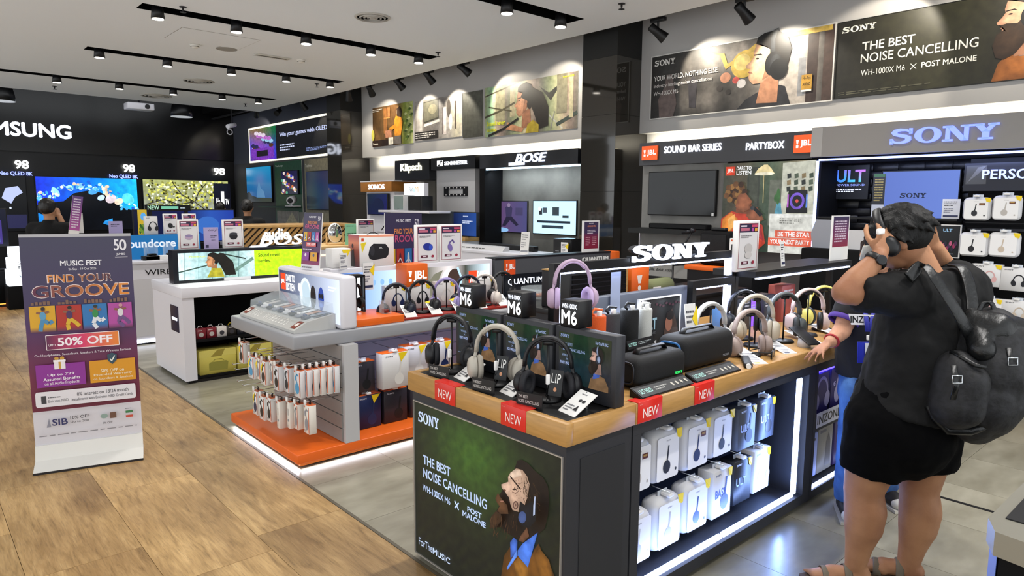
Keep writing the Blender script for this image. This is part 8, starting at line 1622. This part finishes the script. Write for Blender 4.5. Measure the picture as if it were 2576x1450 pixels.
# ================================================================== roll-up banner
ru = T('roll_up_banner', 'purple music fest roll-up banner stand on the wood floor', 'banner', (.532, 5.005, 0), math.atan2(-.147, .57)); w = .585
zt = 1.425; zb = .135
MB().prism([(-.16, 0), (.10, 0), (.10, .012), (.03, .05), (.015, zb), (-.015, zb), (-.05, .05), (-.16, .012)], 0, w, 'x').obj('base', mat('banner_base_white', '#dcdad4', .4), ru); MB().box(-.001, -.162, 0, w + .001, -.158, .013).obj('base_edge', DMETAL, ru)
MB().cyl((w / 2, .04, .03), (w / 2, .035, zt - .02), .008, .008, 10).obj('support_pole', CHROME, ru); MB().box(0, -.004, zt, w, .012, zt + .018).obj('top_rail', mat('rail_grey', '#a8a6a8', .4, .5), ru)
MB().box(0, .0, zb, w, .002, zt).obj('sheet', mat('banner_back', '#8a888c', .6), ru)
H_ = zt - zb; pr = Print(w, H_)
pr.vgrad(0, .165, 1, 1, [(0, '#6b1e36'), (.2, '#722545'), (.38, '#5a2450'), (.5, '#4a2a5c'), (.62, '#3d2f58'), (1, '#3a3852')]); pr.rect(0, 0, 1, .165, '#d3d0d6')
pr.text('5', .835, .93, .885, .985, '#e8e6ec', .02); pr.text('0', .885, .93, .955, .985, '#e8e6ec', .02); pr.text('JUMBO', .855, .905, .94, .918, '#e8e6ec', .02); pr.rect(.84, .897, .96, .899, '#c8c4cc')
pr.text('MUSIC FEST', .34, .862, .715, .888, '#eceaf0', .025); pr.text('26 Sep - 19 Oct 2025', .41, .838, .66, .852, '#e4e2e8', .008)
def gtext(body, x0, z0, x1, z1, c0, c1, bold):
    pr.text(body, x0 - .006, z0 - .003, x1 + .006, z1 + .003, '#f0dcd8', bold + .03); vs, fs = glyphs(body, bold); pr.k += 1; A, B_ = lin(c0), lin(c1)
    for q in fs:
        pts = [(x0 + vs[i][0] * (x1 - x0), z0 + vs[i][1] * (z1 - z0)) for i in q]; pr.poly(pts, [tuple(A[j] + (B_[j] - A[j]) * vs[i][0] for j in range(3)) + (1,) for i in q], layer=False)
gtext('FIND YOUR', .22, .785, .80, .82, '#e08a30', '#4a2036', .015); gtext('GROOVE', .08, .715, .95, .770, '#5a1a40', '#e89030', .015)
rn = random.Random(3)
for i, c in enumerate(('#d8a41e', '#b02c1e', '#2a74b4', '#b0489c')):
    x = .04 + .235 * i; pr.vgrad(x, .55, x + .225, .675, [(0, '#5a2a4e'), (.2, c), (.9, c), (1, c)])
    for k in range(5): pr.rect(x + .02 + .035 * k, .68, x + .045 + .035 * k, .69 + .012 * rn.random(), '#7a5a4a')
    cx, cz = x + .115, .61; bc = ['#5a9ac0', '#4a2a58', '#2f8a48', '#d8d4d8'][i]; lc = ['#4a8ab4', '#d8b02a', '#e0e4ea', '#6a4a80'][i]; sk_ = '#8a5a40'
    pr.line([(cx, cz), (cx + .05, cz - .02), (cx + .085, cz - .04 * (1 if i % 2 else .2))], .022, lc); pr.line([(cx, cz), (cx - .02, cz - .03), (cx - .03 + .02 * i, cz - .055)], .022, lc); pr.line([(cx - .055, cz + .035), (cx, cz + .03), (cx + .055, cz + .038)], .014, sk_); pr.ell(cx, cz + .018, .028, .02, bc); pr.ell(cx + .005, cz + .048, .017, .011, sk_); pr.ell(cx + .005, cz + .053, .019, .008, ['#2a1c18', '#1c1414', '#1c2a20', '#c8909a'][i])
pr.hgrad(.17, .465, .83, .535, [(0, '#5a1f4a'), (.5, '#d83a6a'), (1, '#e8862a')]); pr.line([(.17, .465), (.83, .465), (.83, .535), (.17, .535), (.17, .465)], .004, '#f0e4e4'); pr.text('50% OFF', .27, .48, .77, .52, '#f8f0f4', .03); pr.text('UPTO', .19, .482, .25, .492, '#f8f0f4', .01)
pr.text('On Headphones, Soundbars, Speakers & True Wireless Earbuds', .06, .432, .94, .446, '#ece6ee', .005)
pr.rect(.06, .285, .5, .395, '#8a2c92'); pr.rect(.54, .285, .97, .395, '#d8951c')
for k, tx in enumerate(('Up to 729', 'Assured Benefits', 'on all Audio Products')): pr.text(tx, [.16, .12, .13][k], .335 - .02 * k, [.40, .45, .44][k], .350 - .02 * k, '#f4ecf4', .012 if k < 2 else .0)
for k, tx in enumerate(('50% OFF on', 'Extended Warranty', 'on Soundbars & Speakers')): pr.text(tx, [.64, .575, .57][k], .335 - .02 * k, [.86, .935, .94][k], .350 - .02 * k, '#f4e8c8', .012 if k < 2 else .0)
pr.rect(.225, .37, .325, .41, '#ece6e8'); pr.rect(.265, .37, .285, .41, '#c89a3a'); pr.rect(.22, .405, .33, .415, '#f4f0f0'); pr.ell(.25, .422, .02, .008, '#c89a3a'); pr.ell(.30, .422, .02, .008, '#c89a3a')
pr.poly([(.71, .42), (.755, .43), (.80, .42), (.795, .39), (.755, .372), (.715, .39)], '#2c4a5a'); pr.line([(.735, .4), (.75, .388), (.78, .415)], .006, '#f0f0e8')
pr.poly([(.05, .19), (.95, .19), (.96, .2), (.96, .255), (.95, .265), (.05, .265), (.04, .255), (.04, .2)], '#e0dde2'); pr.rect(.09, .207, .135, .245, '#3a3a40'); pr.text('Emirates NBD', .15, .21, .33, .224, '#6a6a70', .0); pr.blur(.15, .23, .33, .24, '#6a6a70', 1, 3); pr.text('0% interest on 18/24 month', .41, .23, .89, .248, '#3a3a44', .008); pr.text('installments with Emirates NBD Credit Cards', .36, .208, .93, .221, '#4a4a52', .004)
pr.text('SIB', .17, .095, .31, .128, '#2a2c60', .02); pr.poly([(.12, .09), (.16, .09), (.145, .135)], '#8a8a98'); pr.text('10% OFF', .335, .118, .51, .134, '#2c2c30', .006); pr.text('Up to 200', .335, .096, .50, .110, '#2c2c30', .004); pr.text('5% OFF', .63, .075, .72, .085, '#3a3a3e', .006); pr.ell(.645, .115, .035, .012, '#8aa098'); pr.rect(.70, .1, .76, .13, '#6a4a3a'); pr.rect(.85, .118, .92, .13, '#3a7a48'); pr.rect(.85, .095, .92, .107, '#c04a38'); pr.blur(.85, .138, .93, .144, '#55555a', 1, 6); pr.blur(.05, .045, .97, .055, '#8a888e', 1, 7, 1.4)
pr.obj('print', PRINT, ru, (0, -.0003, zb))
# ================================================================== spec plinth at the bottom right
A, B_, C_, D_ = hit(2486, 1303, 'z', .88), hit(2503, 1338, 'z', .88), hit(2576, 1365, 'z', .88), hit(2576, 1214, 'z', .88)
t = T('spec_plinth', 'black plinth with grey top and spec plate at bottom right', 'plinth', (2.2, .1, 0))
def loc2(p): return (p.x - 2.2, p.y - .1)
far = A + (D_ - A).normalized() * 1.0; near = B_ + (C_ - B_).normalized() * .75
PL = [loc2(A), loc2(far), (far.x - 2.2 - .0, near.y - .1 - .25), loc2(near), loc2(B_)]
MB().prism(PL, .82, .88, 'z').obj('top_slab', mat('plinth_grey', '#8f8c80', .35, .3), t)
cx = sum(p[0] for p in PL) / 5; cy_ = sum(p[1] for p in PL) / 5
MB().prism([(cx + (p[0] - cx) * .97, cy_ + (p[1] - cy_) * .97) for p in PL], .66, .8195, 'z').obj('neck', MATTEB, t); nA, nB = [(cx + (p[0] - cx) * .98, cy_ + (p[1] - cy_) * .98) for p in (PL[0], PL[4])]; MB().prism([nA, nB, (nB[0] + .004, nB[1]), (nA[0] + .004, nA[1])], .665, .82, 'z').obj('light_tint_corner', mat('plinth_blue_light_tint', '#7f9cf0', .25, .3), t)  # blue light on the silver chamfer is put into this panel's colour
MB().prism([(cx + (p[0] - cx) * 1.06, cy_ + (p[1] - cy_) * 1.06) for p in PL], 0, .6595, 'z').obj('body', MATTEB, t)
u = (D_ - A).normalized(); v = Vector((-u.y, u.x, 0)) * -1; o = A + u * .025 + v * .03 - Vector((2.2, .1, 0)); o.z = .8802
MB().add([o, o + u * .4, o + u * .4 + v * .3, o + v * .3] + [q + Vector((0, 0, .003)) for q in (o, o + u * .4, o + u * .4 + v * .3, o + v * .3)], [(0, 1, 2, 3), (4, 5, 6, 7), (0, 1, 5, 4), (1, 2, 6, 5), (2, 3, 7, 6), (3, 0, 4, 7)]).obj('spec_plate', BLACK, t)
pr = Print(.4, .3)
for k in range(4): pr.blur(.08, .68 - .18 * k, .5, .8 - .18 * k, '#c8c4b0', 2, k); pr.ell(.7, .74 - .18 * k, .06, .05, '#8a8778')
ob = pr.obj('spec_text', PRINT, t); ob.matrix_local = Matrix.Translation(o + v * .3 + Vector((0, 0, .0035))) @ Matrix((u, -v.cross(u) * -1, -v)).transposed().to_4x4()
# ---- remaining small signs
q = hit(172, 588, 'y', 8.0); t = T('sale_strip', 'narrow leaning purple sale strip on a white box behind the banner', 'sign', (q.x, 8.0, 0)); MB().box(0, .02, 0, .14, .16, q.z).obj('support', MATTEB, t); MB().box(.07, .04, q.z + .0005, .14, .12, q.z + .2).obj('white_box', PAPER, t); MB().box(0, 0, 0, .09, .008, .38, M=Matrix.Translation((0, .0, q.z + .001)) @ Matrix.Rotation(R_(9), 4, 'Y')).obj('strip', PAPER, t)
pr = Print(.09, .38); pr.vgrad(0, .1, 1, 1, [(0, '#b04a98'), (1, '#5a3a80')]); pr.blur(.15, .15, .9, .95, '#e8d8e8', 12, 3); o = pr.obj('print', PRINT, t); o.location = (0, -.0005, q.z + .001); o.rotation_euler = (0, R_(9), 0)
l2, w2, h2 = rectB((1468, 556), (1506, 642), 4.5); t = T('offer_sign', 'upright purple and crimson offer sign on the gaming panel', 'sign', (l2[0], 4.5, 1.1815)); hh = l2[2] + h2 - 1.1815; MB().box(0, 0, 0, w2, .02, hh).obj('board', PAPER, t); pr = Print(w2, hh); pr.vgrad(.06, .1, .94, .96, [(0, '#8a1f38'), (.45, '#7a2444'), (.6, '#3a2c52'), (1, '#34304e')]); pr.text('MUSIC', .35, .9, .65, .93, '#ece6ee'); pr.text('GROOVE', .25, .8, .75, .85, '#e08a60', .02); pr.blur(.25, .58, .8, .72, '#e8dce4', 3, 2); pr.blur(.15, .2, .45, .5, '#e0a8b4', 5, 3); pr.blur(.55, .2, .85, .5, '#e0a8b4', 5, 4); pr.obj('print', PRINT, t)
q = hit(2030, 618, 'x', 5.75); e_ = hit(2160, 618, 'x', 5.75); t = T('acrylic_sign', 'grey hexagonal acrylic sign on a black stand by the headphone wall', 'sign', (5.75, q.y, 0), RX); w2 = q.y - e_.y; MB().rbox(-.05, 0, 0, w2 + .1, .3, q.z - .02, .01).obj('stand', MATTEB, t); MB().prism([(.0, 0), (w2 * .6, 0), (w2 * .62, .14), (w2 * .5, .24), (.02, .24), (-.02, .12)], .1, .11).obj('plate', mat('acrylic_grey', '#8d9098', .25), t, (0, 0, q.z - .0195)); MB().box(w2 * .63, .1, 0, w2, .11, .16).obj('side_plate', LGREY, t, (0, 0, q.z - .0195))
